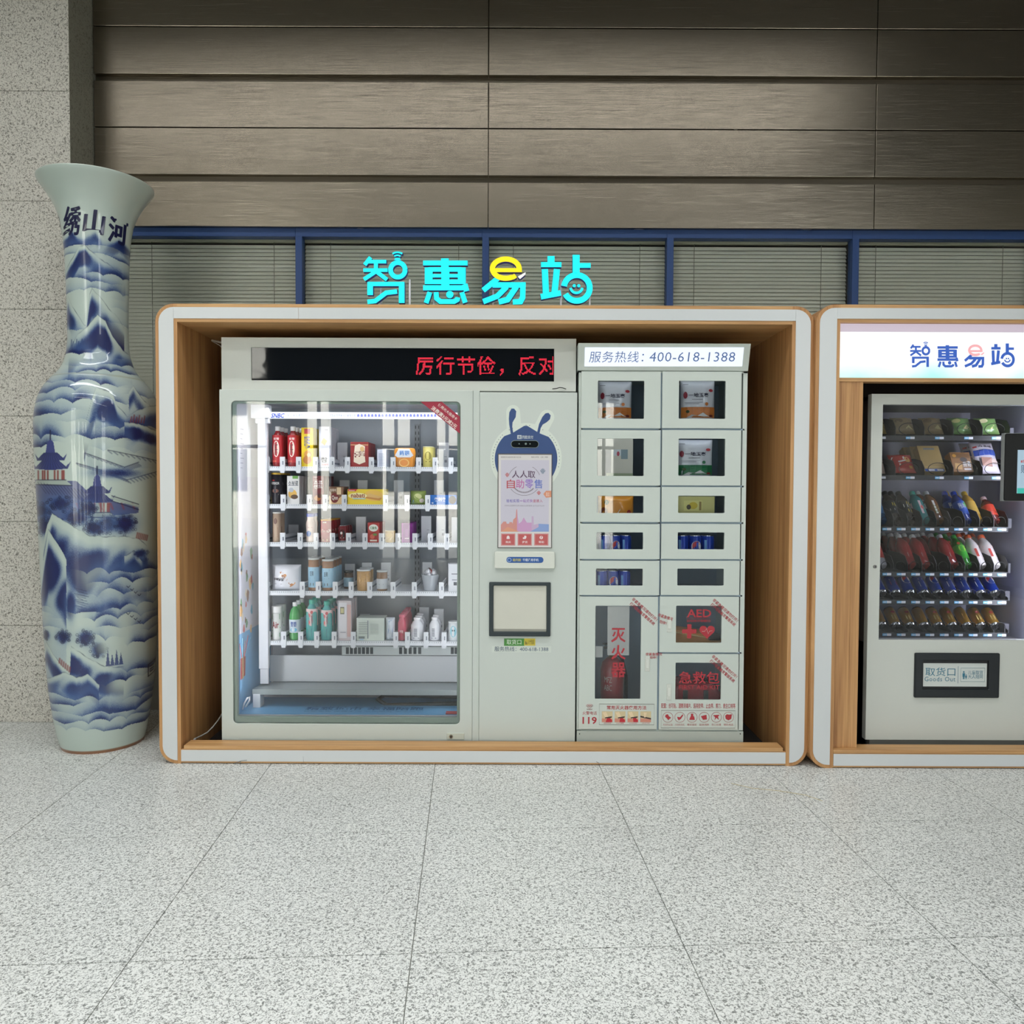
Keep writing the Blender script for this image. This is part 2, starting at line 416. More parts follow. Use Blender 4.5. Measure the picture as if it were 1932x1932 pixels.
for k in range(len(mull) - 1):
    xa, xb = mull[k], mull[k + 1]
    W = empty('window_%d' % (k + 1), ((xa + xb) / 2, YF, 0.9), None, None, None, 'structure')
    MB().box(xa - mw, xb - mw if k < 5 else xb, YF, YF + 0.06, zh, zt + 0.02).build('window_frame', M_BLUEFRAME, W, bevel=0.002)
    MB().box(xa - mw, xa + mw, YF - 0.004, YF + 0.06, 0.9, zh).build('mullion', M_BLUEFRAME, W, bevel=0.002)
    MB().box(xa + mw, xb - mw, YF, YF + 0.06, 0.9, 0.95).build('window_sill', M_BLUEFRAME, W)
    MB().box(xa + mw, xb - mw, YF + 0.030, YF + 0.034, 0.95, zh).build('pane', M_GLASS2, W)
    Yb = YF + 0.105
    B = empty('venetian_blind', ((xa + xb) / 2, Yb, zh), BLIND_LABELS[k], 'blind', 'venetian blinds')
    z1 = px(966, 450, Yb).z; z2 = px(966, 459.5, Yb).z
    MB().box(xa + 0.01, xb - 0.01, Yb - 0.014, Yb + 0.014, z2, z1 + 0.05).build('headrail', mat((206, 208, 188), 0.4), B)
    a_, b_ = xa + 0.012, xb - 0.012
    sl = MB().add([(a_, 0.0085, 0.0125), (b_, 0.0085, 0.0125), (b_, -0.0085, -0.0125), (a_, -0.0085, -0.0125), (a_, 0.0080, 0.0128), (b_, 0.0080, 0.0128), (b_, -0.0090, -0.0122), (a_, -0.0090, -0.0122)],
                  [(0, 1, 2, 3), (7, 6, 5, 4), (0, 4, 5, 1), (2, 6, 7, 3)]).mesh('slat', M_BLIND)
    zz = px(966, 468, Yb).z; zend = 1.75 if k == 0 else 1.98
    while zz > zend:
        o = bpy.data.objects.new('slat', sl); COL.objects.link(o); o.location = (0, Yb, zz); attach(o, B); zz -= 0.0228
    for q in ((0.15, 0.85) if k else (0.22, 0.85)):
        xx = xa + (xb - xa) * q
        MB().box(xx - 0.0015, xx + 0.0015, Yb - 0.008, Yb - 0.007, zz, z2).build('ladder_cord', mat((120, 122, 108), 0.7), B)

# ================================================================ rest of the lobby, out of view but lighting and mirrored
CE = MB().box(-7.2, 7.2, -7.2, 5.5, 5.0, 5.12).build('ceiling', mat((70, 70, 70), 0.7)); tag(CE, 'dark lobby ceiling hung with pale baffles', None, None, 'structure')
bf = MB().box(-7.0, 7.0, -0.045, 0.045, -0.10, 0.0).mesh('slat', mat((170, 170, 165), 0.6))
yy = -6.6
while yy < 4.0:
    if min(abs(yy - l) for l in LAMP_YS) > 0.2:
        o = bpy.data.objects.new('slat', bf); COL.objects.link(o); o.location = (0, yy, 5.0); attach(o, CE)
    yy += 0.3
for ly in LAMP_YS:
    L = empty('ceiling_lamp', (-0.7, ly, 4.94), 'long white linear lamp set between the ceiling baffles, %s row from the windows' % ('first', 'second', 'third', 'fourth')[LAMP_YS.index(ly)], 'lamp', 'linear ceiling lamps')
    MB().box(-4.3, 2.9, ly - 0.13, ly + 0.13, 4.94, 5.0).build('housing', M_WHITE, L)
WR = MB().box(7.0, 7.2, -7.2, 5.5, 0, 5.0).build('wall_right', mat((176, 174, 166), 0.7)); tag(WR, 'plain lobby side wall', None, None, 'structure')
WL2 = MB().box(-7.2, -7.0, -7.2, YW, 0, 5.0).build('wall_side', mat((176, 174, 166), 0.7)); tag(WL2, 'plain lobby side wall', None, None, 'structure')
FR = MB()
YA = -7.0
OPEN = [(-6.6, -4.7), (-3.95, -3.45), (-2.5, -1.95), (-1.45, -1.05), (1.55, 1.95), (4.7, 6.6)]
xprev = -7.0
for a, b in OPEN:
    FR.box(xprev, a, YA - 0.2, YA, 0, 5.0); FR.box(a, b, YA - 0.2, YA, 3.0, 5.0 if abs(a + b) < 8 else 3.5); FR.box((a + b) / 2 - 0.03, (a + b) / 2 + 0.03, YA - 0.12, YA - 0.06, 0, 3.0); FR.box(a, b, YA - 0.12, YA - 0.06, 2.1, 2.16)
    xprev = b
FR.box(xprev, 7.0, YA - 0.2, YA, 0, 5.0)
FRo = FR.build('wall_front', mat((96, 94, 90), 0.6)); tag(FRo, 'far lobby wall of dark pillars with tall glazed doorways', None, None, 'structure')
area_light('daylight_portal', (0, YA - 0.25, 2.5), (0, 0, 2.5), 13.5, 5.0, 1, portal=True)
GR = MB().box(-30, 30, -40, -7.25, -0.2, -0.02).build('pavement', mat((214, 212, 204), 0.8)); tag(GR, 'paved forecourt outside the lobby doors', None, None, 'structure')
BD = empty('exterior_building', (-2, -26, 0), 'pale office building across the forecourt', None, None, 'structure')
MB().box(-14, 9, -30, -26, -0.02, 11).build('facade', mat((226, 224, 216), 0.8), BD)
for i in range(9):
    for j in range(3):
        MB().box(-13 + i * 2.5, -11.6 + i * 2.5, -26, -25.95, 1.2 + j * 3.3, 3.0 + j * 3.3).build('window', mat((60, 72, 80), 0.2), BD)
# ================================================================ kiosk surrounds
def surround(name, label, Y0, xl, xr, yt, yb, depth, ix, sides=True, top_in=None, bot_in=None, xi_r=None, seams=()):
    X0, X1, Z0, Z1 = rect(xl, yt, xr, yb, Y0)
    Z0 = 0.0
    S = empty(name, ((X0 + X1) / 2, Y0, 0), label, 'kiosk surround')
    pxs = 1.0 / (F_PX / Y0)
    wo, wi = 6.5 * pxs, 6.5 * pxs          # wooden edges outside and inside of the laminate
    st = ix * pxs                           # full width of a stile
    tb = top_in * pxs; bb = bot_in * pxs
    r = 34 * pxs; Yb = Y0 + depth; e = 0.003
    lp = rrect(X0, X0 + st, Z0, Z1, r, 8, (0, 1, 1, 0)); rp = rrect(X1 - st, X1, Z0, Z1, r, 8, (1, 0, 0, 1))
    ll = rrect(X0 + wo, X0 + st - wi, Z0 + wo, Z1 - wo, r - wo, 8, (0, 1, 1, 0)); rl = rrect(X1 - st + wi, X1 - wo, Z0 + wo, Z1 - wo, r - wo, 8, (1, 0, 0, 1))
    for pp, pl in ((lp, ll), (rp, rl)):
        a = MB().prism(pp, Y0 + e, Yb).build('side_panel', M_WOOD_V, S)
        MB().prism(pl, Y0, Y0 + e + 0.001).build('laminate_strip', M_LAM, a)
    a = MB().box(X0 + st, X1 - st, Y0 + e, Yb, Z1 - tb, Z1).build('top_panel', M_WOOD_H, S)
    cuts = [X0 + st - wi] + [px(s, yt, Y0).x for s in seams] + [X1 - st + wi]
    for c0, c1 in zip(cuts, cuts[1:]):
        MB().box(c0 + 0.0008, c1 - 0.0008, Y0, Y0 + e + 0.001, Z1 - tb + wi, Z1 - wo).build('laminate_strip', M_LAM, a)
    a = MB().box(X0 + st + 0.001, X1 - st - 0.001, Y0 + e, Y0 + 0.02, Z0 + 0.004, bb - 0.015).build('kick_board', M_WOOD_H, S)
    MB().box(X0 + st + 0.002, X1 - st - 0.002, Y0 - 0.001, Y0 + e + 0.001, Z0 + 5 * pxs, bb - 0.017).build('laminate_strip', M_LAM, a)
    MB().box(X0 + st, X1 - st, Yb - 0.012, Yb, 0, Z1 - tb).build('back_panel', mat((52, 44, 38), 0.7, noise=0.05), S)
    MB().box(X0 + st, X1 - st, Y0 + 0.09, Yb - 0.012, 0.0, 0.004).build('niche_shade_panel', mat((40, 36, 34), 0.8), S)  # added dark sheet over the tiles, standing in for shade inside the niche
    return S, (X0 + st, X1 - st, bb, Z1 - tb)

Y1 = 3.71
S1, IN1 = surround('kiosk_surround', 'wide white laminate kiosk surround with oak edges, under the glowing characters',
                   Y1, 296.5, 1530, 575, 1452, 0.82, 41, top_in=34, bot_in=33, seams=(563,))
xa, xb, zc, _ = IN1
TH1 = MB().prism([(xa + 0.012, 0), (xb - 0.012, 0), (xb - 0.012, 1), (xa + 0.012, 1)], 0, 1)
th = MB().box(xa + 0.013, xb - 0.013, Y1 + 0.003, Y1 + 0.088, zc - 0.014, zc + 0.004).build('threshold', M_WOOD_H, S1, bevel=0.0015)

Y2 = 3.685
S2, IN2 = surround('kiosk_surround', 'white laminate kiosk surround with oak edges and a light box sign at its top',
                   Y2, 1534, 2720, 576.5, 1458, 0.82, 45, top_in=33, bot_in=34)
xa, xb, zc, _ = IN2
MB().box(xa + 0.001, xb - 0.001, Y2 + 0.003, Y2 + 0.085, zc - 0.014, zc + 0.004).build('threshold', M_WOOD_H, S2, bevel=0.0015)

# scuffs on the first kick board
kb = [c for c in S1.children if c.name.startswith('kick_board')][0]
for pts in (((440, 1441), (448, 1438), (456, 1435), (466, 1434)), ((454, 1436), (453, 1441)), ((1125, 1437), (1131, 1440)), ((572, 1427), (573, 1444))):
    MB().tube([(*pxz(a, b, Y1)[:1], Y1 - 0.0012, pxz(a, b, Y1)[1]) for a, b in pts], 0.0014 if pts[0][0] != 572 else 0.0005, 4).build('scuff', mat((120, 124, 124), 0.7), kb)
# ================================================================ big blue and white floor vase
def make_vase():
    VC = Vector((px(189, 900, 4.03).x, 4.03, 0.0)); al = math.atan2(-VC.x, VC.y)
    dvec = Vector((math.sin(al), -math.cos(al), 0)); rvec = Vector((math.cos(al), math.sin(al), 0))
    ytop, ybot = 351.0, 1409.0; HV = px(187, ytop, 4.03).z; KR = 0.00245
    y2z = lambda y: HV * (ybot - y) / (ybot - ytop)
    ax = lambda y: 185.5 + (y - 480) * 0.0140
    left = [(351, 72), (360, 79), (372, 89), (385, 98), (400, 107), (420, 115), (450, 121), (480, 124), (520, 126), (560, 128), (600, 129.5), (640, 130), (668, 128), (690, 121), (703, 113), (712, 105),
            (715, 100), (718, 99), (726, 91), (740, 82), (755, 75.5), (775, 71), (800, 69), (850, 70), (900, 72.5), (950, 75.5), (1000, 78), (1050, 80), (1100, 82.5), (1150, 85), (1200, 88), (1250, 91.5), (1300, 96), (1350, 104), (1380, 110), (1400, 115.5), (1409, 119)]
    ly = np.array([p[0] for p in left], float); lh = np.array([ax(p[0]) - p[1] for p in left], float)
    # smooth outline
    def hw(y):
        acc = 0
        for d, w in ((-5, .15), (-2.5, .2), (0, .3), (2.5, .2), (5, .15)): acc = acc + w * np.interp(np.asarray(y, float) + d, ly, lh)
        return acc
    # ---- the painting, on a grid of height rows and angle columns
    NR, NC = 1000, 430
    yy = np.linspace(ytop, ybot, NR)[:, None]; th = np.linspace(-108, 108, NC)[None, :]
    X = hw(yy) * (np.sin(np.radians(np.clip(th, -90, 90))) + np.sign(th) * np.maximum(np.abs(th) - 90, 0) / 60.0)
    YY = np.broadcast_to(yy, X.shape); x = X + ax(yy)          # x: where it is seen
    base = np.array(lin((182, 197, 189))); dark = np.array(lin((18, 32, 88))); mid = np.array(lin((70, 104, 156))); ink = np.array(lin((22, 28, 66))); red = np.array(lin((132, 52, 48)))
    img = np.broadcast_to(base, (NR, NC, 3)).copy()
    SL = [slice(None)]
    def blend(a, col): v = img[SL[0]]; v[:] = v * (1 - a[..., None]) + np.asarray(col) * a[..., None]
    full = {'x': x, 'Y': YY}
    def window(y0, y1):
        nonlocal x, YY, grain
        i0 = max(0, int((y0 - ytop) / (ybot - ytop) * (NR - 1)) - 1); i1 = min(NR, int((y1 - ytop) / (ybot - ytop) * (NR - 1)) + 3)
        i1 = max(i1, i0 + 1); SL[0] = slice(i0, i1); x = full['x'][i0:i1]; YY = full['Y'][i0:i1]; grain = full['g'][i0:i1]
    def unwindow():
        nonlocal x, YY, grain
        SL[0] = slice(None); x = full['x']; YY = full['Y']; grain = full['g']
    rs = np.random.RandomState(3)
    def wob(q, sc, n=4, seed=0):
        r_ = np.random.RandomState(seed); o = 0
        for i in range(n): o = o + np.sin(q / sc * (1.0 + i * 0.83) + r_.rand() * 6.28) / (i + 1)
        return o / 1.6
    grain = rs.rand(NR, NC); full['g'] = grain
    def blue(a):
        """wash: a 0..1.5 from pale to deep cobalt"""
        a = np.clip(a * 1.9 * (0.86 + 0.28 * grain), 0, 1.5)
        blend(np.clip(a * 0.9, 0, 1), mid); blend(np.clip(a - 0.38, 0, 1), dark)
    def cloud(y0, A, w, d, hf, seed, x0=-400, x1=700):
        hf = hf * 1.25; window(y0 - A * 1.7 - hf * 5 - 8, y0 + 60)
        A = A * np.clip(0.95 + 0.7 * wob(x, 31, seed=seed + 17), 0.35, 1.7); edge = y0 - A * np.abs(np.sin(np.pi * x / w + seed * 1.7 + 0.6 * wob(x, 37, seed=seed))) ** 0.7 + 4 * wob(x, 60, seed=seed + 9)
        up = edge - YY; win = 1 / (1 + np.exp(-(x - x0) / 6)) * 1 / (1 + np.exp((x - x1) / 6))
        dn = np.clip(1 + up / 1.2, 0, 1) * np.clip((-up) < 0, 0, 1)
        win = win * np.clip(0.75 + 1.1 * wob(x, 48, seed=seed + 23), 0, 1)
        fill = np.where(up < 0, np.clip(1.25 + up / 34, 0, 1), 0) * win
        blend(fill, base)
        mod = np.clip(0.72 + 0.5 * wob(x, 27, seed=seed + 3), 0, 1.2)
        blue(np.where(up >= 0, np.exp(-np.maximum(up, 0) / hf), 0) * d * mod * win); unwindow()
    def mount(pts, depth, d, seed, line=1.0):
        px_ = np.array([p[0] for p in pts], float); py_ = np.array([p[1] for p in pts], float)
        window(py_.min() - 6, py_.max() + depth + 4)
        rid = np.interp(x, px_, py_) + 0.9 * wob(x, 4, seed=seed); inn = (x >= px_[0]) & (x <= px_[-1])
        dd = YY - rid; q = np.clip(dd / depth, 0, 1)
        blend(np.where(inn & (dd > 0), np.clip(1.6 - 1.6 * q, 0, 1), 0), base)
        sh = np.clip(np.sin(np.pi * np.clip(q * 1.05 - 0.1, 0, 1)) ** 1.3, 0, 1) * (0.75 + 0.5 * wob(x + 0.5 * YY, 16, seed=seed + 2))
        blue(np.where(inn & (dd > 0), sh, 0) * d)
        blend(np.where(inn, np.exp(-(dd / 1.0) ** 2) * line * (0.45 + 0.4 * wob(x, 5, seed=seed + 5)), 0).clip(0, 1), ink); unwindow()
    def poly(pts, col, a=1.0):
        window(min(p[1] for p in pts), max(p[1] for p in pts)); n = len(pts); ins = np.zeros(x.shape, bool)
        for i in range(n):
            (xa, ya), (xb, yb) = pts[i], pts[(i + 1) % n]
            if ya == yb: continue
            c = ((ya > YY) != (yb > YY)) & (x < (xb - xa) * (YY - ya) / (yb - ya) + xa); ins ^= c
        blend(ins * a, col); unwindow()
    def stroke(pts, wd, col, a=1.0):
        for (xa, ya), (xb, yb) in zip(pts, pts[1:]):
            window(min(ya, yb) - 1.4 * wd, max(ya, yb) + 1.4 * wd); L2 = (xb - xa) ** 2 + (yb - ya) ** 2 + 1e-9
            t = np.clip(((x - xa) * (xb - xa) + (YY - ya) * (yb - ya)) / L2, 0, 1)
            d2 = (x - xa - t * (xb - xa)) ** 2 + (YY - ya - t * (yb - ya)) ** 2
            blend(np.clip(1.3 - np.sqrt(d2) / wd, 0, 1) * a, col); unwindow()
    def tree(cx, cy, rx, ry, n, seed, rad=2.2):
        r_ = np.random.RandomState(seed); window(cy - 2 * ry, cy + 2 * ry)
        blue(np.exp(-(((x - cx) / rx) ** 2 + ((YY - cy) / ry) ** 2) * 1.6) * 0.9)
        for i in range(n):
            a_, q = r_.rand() * 6.28, math.sqrt(r_.rand()); xx, yv = cx + rx * q * math.cos(a_), cy + ry * q * math.sin(a_)
            window(yv - 5, yv + 5); d = np.sqrt((x - xx) ** 2 + (YY - yv) ** 2)
            blend(np.clip(1 - np.abs(d - rad) / 0.9, 0, 1) * 0.85, ink); blend(np.where(d < rad - 0.8, 0.55, 0) * (i % 3 == 0), dark)
        unwindow()
    # neck
    mount([(100, 462), (132, 456), (140, 447), (150, 458), (160, 462), (170, 453), (182, 447), (196, 462), (215, 458), (226, 450), (250, 462), (262, 458)], 34, 0.9, 1, 0)
    cloud(482, 3, 60, 0.8, 6, 2); cloud(496, 3, 70, 0.7, 5, 5)
    mount([(128, 520), (140, 502), (152, 482), (163, 478), (176, 490), (190, 500), (206, 508), (238, 522)], 40, 1.15, 3)
    cloud(527, 5, 40, 0.9, 9, 4); cloud(541, 5, 44, 0.8, 8, 6); cloud(562, 6, 38, 0.8, 9, 7)
    mount([(165, 620), (172, 566), (176, 556), (190, 568), (206, 588), (222, 600), (236, 618)], 66, 1.1, 8)
    mount([(126, 600), (132, 566), (140, 588), (152, 606), (162, 622), (175, 630)], 60, 1.1, 9)
    cloud(585, 5, 30, 0.45, 7, 11, 200); cloud(632, 6, 40, 0.8, 9, 12, -400, 170); cloud(618, 6, 30, 0.5, 8, 13, 215)
    mount([(134, 668), (150, 640), (170, 622), (186, 602), (200, 612), (215, 640), (232, 660), (250, 668)], 62, 1.25, 10)
    for k in range(9): stroke([(138 + k * 3.2, 664), (139 + k * 3.2, 648 + (k % 3) * 4)], 1.2, dark, 0.8)
    cloud(681, 5, 46, 1.0, 9, 14); cloud(697, 5, 38, 1.0, 8, 15); cloud(709, 4, 34, 0.8, 6, 16)
    # band at the joint of neck and body
    blend(np.exp(-((YY - 714.5) / 1.6) ** 2), np.array(lin((170, 178, 160))))
    cloud(733, 6, 40, 1.0, 8, 21); cloud(752, 7, 46, 1.0, 10, 22); cloud(768, 7, 42, 0.85, 10, 23)
    mount([(243, 745), (252, 730), (262, 745), (272, 758), (300, 772), (340, 790)], 40, 0.9, 24)
    mount([(163, 815), (176, 765), (184, 740), (200, 744), (214, 752), (222, 772), (240, 790), (262, 775), (300, 760), (330, 775)], 62, 1.3, 20)
    cloud(790, 7, 50, 0.9, 11, 25, -400, 165); cloud(806, 7, 44, 0.9, 11, 26, -400, 175); cloud(812, 7, 36, 0.8, 10, 27, 195)
    mount([(235, 800), (262, 802), (285, 808), (310, 815), (330, 810)], 34, 1.2, 28)
    for k in range(6): stroke([(246 + k * 5, 799), (248 + k * 5, 790 - (k % 2) * 4)], 1.6, red * 0.8, 0.8)
    cloud(836, 8, 40, 0.9, 12, 29); cloud(855, 8, 52, 0.5, 11, 30, 190); cloud(848, 6, 40, 0.8, 10, 33, -400, 110)
    # ridges with fringe of dashes on the far hills
    for (x0_, y0_, x1_, y1_) in ((165, 858, 235, 882), (235, 882, 262, 872), (150, 876, 200, 890), (200, 890, 240, 905), (240, 905, 300, 888), (205, 852, 300, 868)):
        stroke([(x0_, y0_), (x1_, y1_)], 1.0, ink, 0.85)
        for k in range(9):
            t = k / 9; xx, yv = x0_ + (x1_ - x0_) * t, y0_ + (y1_ - y0_) * t
            stroke([(xx, yv + 1), (xx + 7, yv + 6)], 1.5, dark, 0.55)
    blue(np.exp(-(((x - 220) / 45) ** 2 + ((YY - 893) / 9) ** 2)) * 0.7)
    # pavilions
    def pavilion(cx, yb, s):
        for k, (w_, h_, yy0) in enumerate(((26, 11, yb), (32, 12, yb + 15))):
            w_ *= s; h_ *= s
            poly([(cx - w_ * 1.2, yy0 - h_ * 0.9), (cx - w_ * 0.9, yy0 - 1), (cx - w_ * 0.5, yy0 - h_), (cx + w_ * 0.5, yy0 - h_), (cx + w_ * 0.9, yy0 - 1), (cx + w_ * 1.2, yy0 - h_ * 0.9), (cx + w_ * 1.02, yy0 + 3), (cx, yy0 + 6), (cx - w_ * 1.02, yy0 + 3)], dark * 1.6 + 0.02)
            for q in range(-5, 6): stroke([(cx + q * w_ * 0.09, yy0 - h_), (cx + q * w_ * 0.19, yy0 + 3)], 0.7, ink, 0.7)
        poly([(cx - 9 * s, yb - 11 * s), (cx - 6 * s, yb - 30 * s), (cx, yb - 36 * s), (cx + 6 * s, yb - 30 * s), (cx + 9 * s, yb - 11 * s)], dark * 1.8 + 0.03)
        stroke([(cx, yb - 36 * s), (cx, yb - 52 * s)], 1.6, ink)
        poly([(cx - 26 * s, yb + 21), (cx + 26 * s, yb + 21), (cx + 27 * s, yb + 38), (cx - 27 * s, yb + 38)], base * 0.9)
        for q in (-24, -15, -11, -5, 8, 14, 22, 25): stroke([(cx + q * s, yb + 22), (cx + q * s, yb + 37)], 2.0, red)
        poly([(cx - 28 * s, yb + 38), (cx + 29 * s, yb + 38), (cx + 40 * s, yb + 48), (cx - 34 * s, yb + 46)], base * 0.75)
        stroke([(cx - 28 * s, yb + 38), (cx + 29 * s, yb + 38)], 1, ink); stroke([(cx - 34 * s, yb + 46), (cx + 40 * s, yb + 48)], 1.2, ink)
    poly([(60, 905), (150, 908), (185, 940), (262, 952), (262, 966), (150, 975), (60, 985)], dark * 1.7 + 0.03, 0.9)
    pavilion(104, 868, 0.95)
    for k in range(14): stroke([(80 + k * 6, 910 + k), (96 + k * 6, 930 + k)], 0.9, ink, 0.6)
    pavilion(186, 926, 0.85)
    for k in range(10): stroke([(70 + k * 20, 948), (74 + k * 20, 958)], 2.2, red, 0.6)
    stroke([(212, 938), (262, 954)], 2.5, base * 0.8); stroke([(212, 943), (262, 960)], 1.0, ink); stroke([(212, 934), (262, 950)], 1.0, ink)
    for i, (cx_, cy_, rx_, ry_) in enumerate(((85, 962, 22, 18), (122, 948, 26, 14), (150, 972, 30, 18), (92, 990, 14, 20), (205, 985, 22, 18), (236, 985, 26, 22), (170, 955, 18, 12), (182, 992, 20, 14))):
        tree(cx_, cy_, rx_, ry_, 46, 40 + i)
    mount([(90, 1020), (98, 985), (107, 966), (122, 975), (150, 992), (172, 1005), (200, 1008), (235, 1008), (262, 1014), (279, 1028)], 120, 1.35, 31)
    for k in range(7): stroke([(258 + k * 3.3, 1012 + k), (260 + k * 3.3, 1003 + k)], 1.8, red, 0.8)
    mount([(78, 1130), (92, 1040), (100, 995), (118, 1022), (135, 1052), (146, 1072), (142, 1100), (132, 1135)], 130, 1.5, 32)
    mount([(235, 1045), (254, 1036), (262, 1048), (272, 1060), (290, 1085), (330, 1090)], 46, 0.9, 36)
    tree(266, 1042, 16, 9, 16, 70, 1.5); tree(275, 1060, 7, 12, 12, 71, 1.5)
    cloud(1075, 8, 44, 0.8, 10, 41, 160); cloud(1092, 8, 40, 0.8, 10, 42, 165); cloud(1115, 9, 50, 1.0, 13, 43, 150)
    for k in range(16): stroke([(146 + (k % 4) * 2, 1098 + k * 2.6), (160 + (k * 7) % 12, 1102 + k * 2.6)], 0.9, ink, 0.7)
    blue(np.exp(-(((x - 140) / 8) ** 2 + ((YY - 1130) / 24) ** 2)) * 1.1)
    cloud(1143, 7, 36, 1.0, 10, 44); cloud(1160, 9, 48, 0.7, 10, 45); cloud(1178, 8, 44, 0.7, 11, 46)
    tree(126, 1188, 14, 13, 34, 80); tree(166, 1190, 17, 16, 42, 81); tree(190, 1212, 16, 16, 44, 82); tree(95, 1188, 8, 10, 16, 83)
    cloud(1196, 9, 44, 0.8, 11, 47, 190); cloud(1214, 9, 40, 0.7, 11, 48, 235)
    for k in range(4): poly([(202 + k * 8, 1244), (205.5 + k * 8, 1214 + (k % 2) * 8), (210 + k * 8, 1244)], dark * 1.4, 0.9)
    mount([(86, 1240), (95, 1200), (108, 1222), (124, 1240), (138, 1252), (150, 1262)], 50, 1.1, 49)
    mount([(137, 1262), (140, 1204), (156, 1216), (176, 1230), (200, 1244), (235, 1250)], 58, 1.3, 50)
    for k in range(6): stroke([(119 + k * 3.6, 1236 + k * 3), (120 + k * 3.6, 1228 + k * 3)], 2.0, red, 0.8)
    cloud(1262, 8, 44, 0.8, 11, 51, 190); cloud(1277, 8, 40, 0.9, 11, 52, 215)
    mount([(92, 1275), (110, 1262), (130, 1252), (150, 1262), (170, 1256), (190, 1276)], 46, 1.1, 53)
    cloud(1304, 8, 52, 1.0, 11, 54); cloud(1318, 8, 44, 1.0, 9, 55); cloud(1338, 8, 56, 1.0, 11, 56); cloud(1352, 7, 40, 0.9, 9, 57); cloud(1366, 6, 36, 0.85, 8, 58)
    for y_, seed in ((1100, 61), (1150, 62)):
        for k in range(4): stroke([(240 + k * 7, y_ + 6 * k), (243 + k * 7, y_ + 3 + 6 * k), (246 + k * 7, y_ + 6 * k)], 0.8, ink)
    for a_, b_ in (((283, 1257), (300, 1252)), ((283, 1257), (283, 1280)), ((283, 1280), (300, 1275))): stroke([a_, b_], 1.3, ink)
    for k in range(3): stroke([(287, 1262 + k * 5), (294, 1261 + k * 5)], 1.6, ink)
    blend(np.clip((YY - 1402) / 2, 0, 1) * np.ones_like(x), np.array(lin((134, 92, 62))))
    # ---- mesh: painted front fan of columns plus the plain back
    ang = np.radians(np.concatenate([np.linspace(-108, 108, NC), np.linspace(108, 252, 50)[1:-1]])); NA = len(ang)
    Rr = (hw(yy[:, 0]) * KR); Zr = y2z(yy[:, 0])
    rip = np.exp(-((yy[:, 0] - 714) / 1.5) ** 2) * 0.003; Rr = Rr + rip
    cols = np.empty((NR, NA, 4), np.float32); cols[..., 3] = 1
    cols[:, :NC, :3] = img
    tb = np.linspace(0, 1, NA - NC)[None, :, None]; cols[:, NC:, :3] = img[:, -1:, :] * (1 - tb) + img[:, :1, :] * tb
    # rim lip and inside
    inner = [(Rr[0] + 0.001, Zr[0] + 0.004), (Rr[0] - 0.004, Zr[0] + 0.006)] + [(max(float(np.interp(yv, yy[:, 0], Rr)) - 0.012, 0.02), y2z(yv)) for yv in (356, 365, 380, 400, 430, 480, 560)]
    allR = np.concatenate([[r_ for r_, z in inner[::-1]], Rr]); allZ = np.concatenate([[z for r_, z in inner[::-1]], Zr])
    ni = len(inner); cin = np.empty((ni, NA, 4), np.float32); cin[..., :3] = np.array(lin((190, 198, 188))); cin[..., 3] = 1
    cols = np.concatenate([cin, cols], 0); NT = len(allR)
    P = np.empty((NT, NA, 3)); s_, c_ = np.sin(ang)[None, :], np.cos(ang)[None, :]
    for k in range(3): P[..., k] = VC[k] + allR[:, None] * (s_ * rvec[k] + c_ * dvec[k])
    P[..., 2] = allZ[:, None]
    idx = np.arange(NT * NA).reshape(NT, NA); j = np.roll(idx, -1, axis=1)
    quads = np.stack([idx[:-1], idx[1:], j[1:], j[:-1]], -1).reshape(-1, 4)
    me = bpy.data.meshes.new('vase_body'); nq = len(quads)
    me.vertices.add(NT * NA); me.vertices.foreach_set('co', P.reshape(-1).astype(np.float32))
    me.loops.add(nq * 4); me.loops.foreach_set('vertex_index', quads.reshape(-1).astype(np.int32))
    me.polygons.add(nq); me.polygons.foreach_set('loop_start', np.arange(0, nq * 4, 4, dtype=np.int32))
    me.polygons.foreach_set('use_smooth', np.ones(nq, bool))
    at = me.color_attributes.new('glaze_paint', 'FLOAT_COLOR', 'POINT'); at.data.foreach_set('color', cols.reshape(-1))
    me.update(calc_edges=True)
    m = bpy.data.materials.new('painted_porcelain'); m.use_nodes = True; nt = m.node_tree; b = nt.nodes['Principled BSDF']
    an = nt.nodes.new('ShaderNodeAttribute'); an.attribute_name = 'glaze_paint'; nt.links.new(an.outputs['Color'], b.inputs['Base Color'])
    b.inputs['Roughness'].default_value = 0.35; b.inputs['Coat Weight'].default_value = 0.6; b.inputs['Coat Roughness'].default_value = 0.03
    me.materials.append(m)
    V = empty('floor_vase', VC, 'giant blue and white porcelain floor vase painted with cloudy mountains and pavilions', 'vase')
    o = bpy.data.objects.new('vase_body', me); COL.objects.link(o); attach(o, V)
    # brush written characters wrapped onto the neck
    ink_m = mat((24, 26, 66), 0.3, coat=0.5, name='cobalt_ink')
    t = MB()
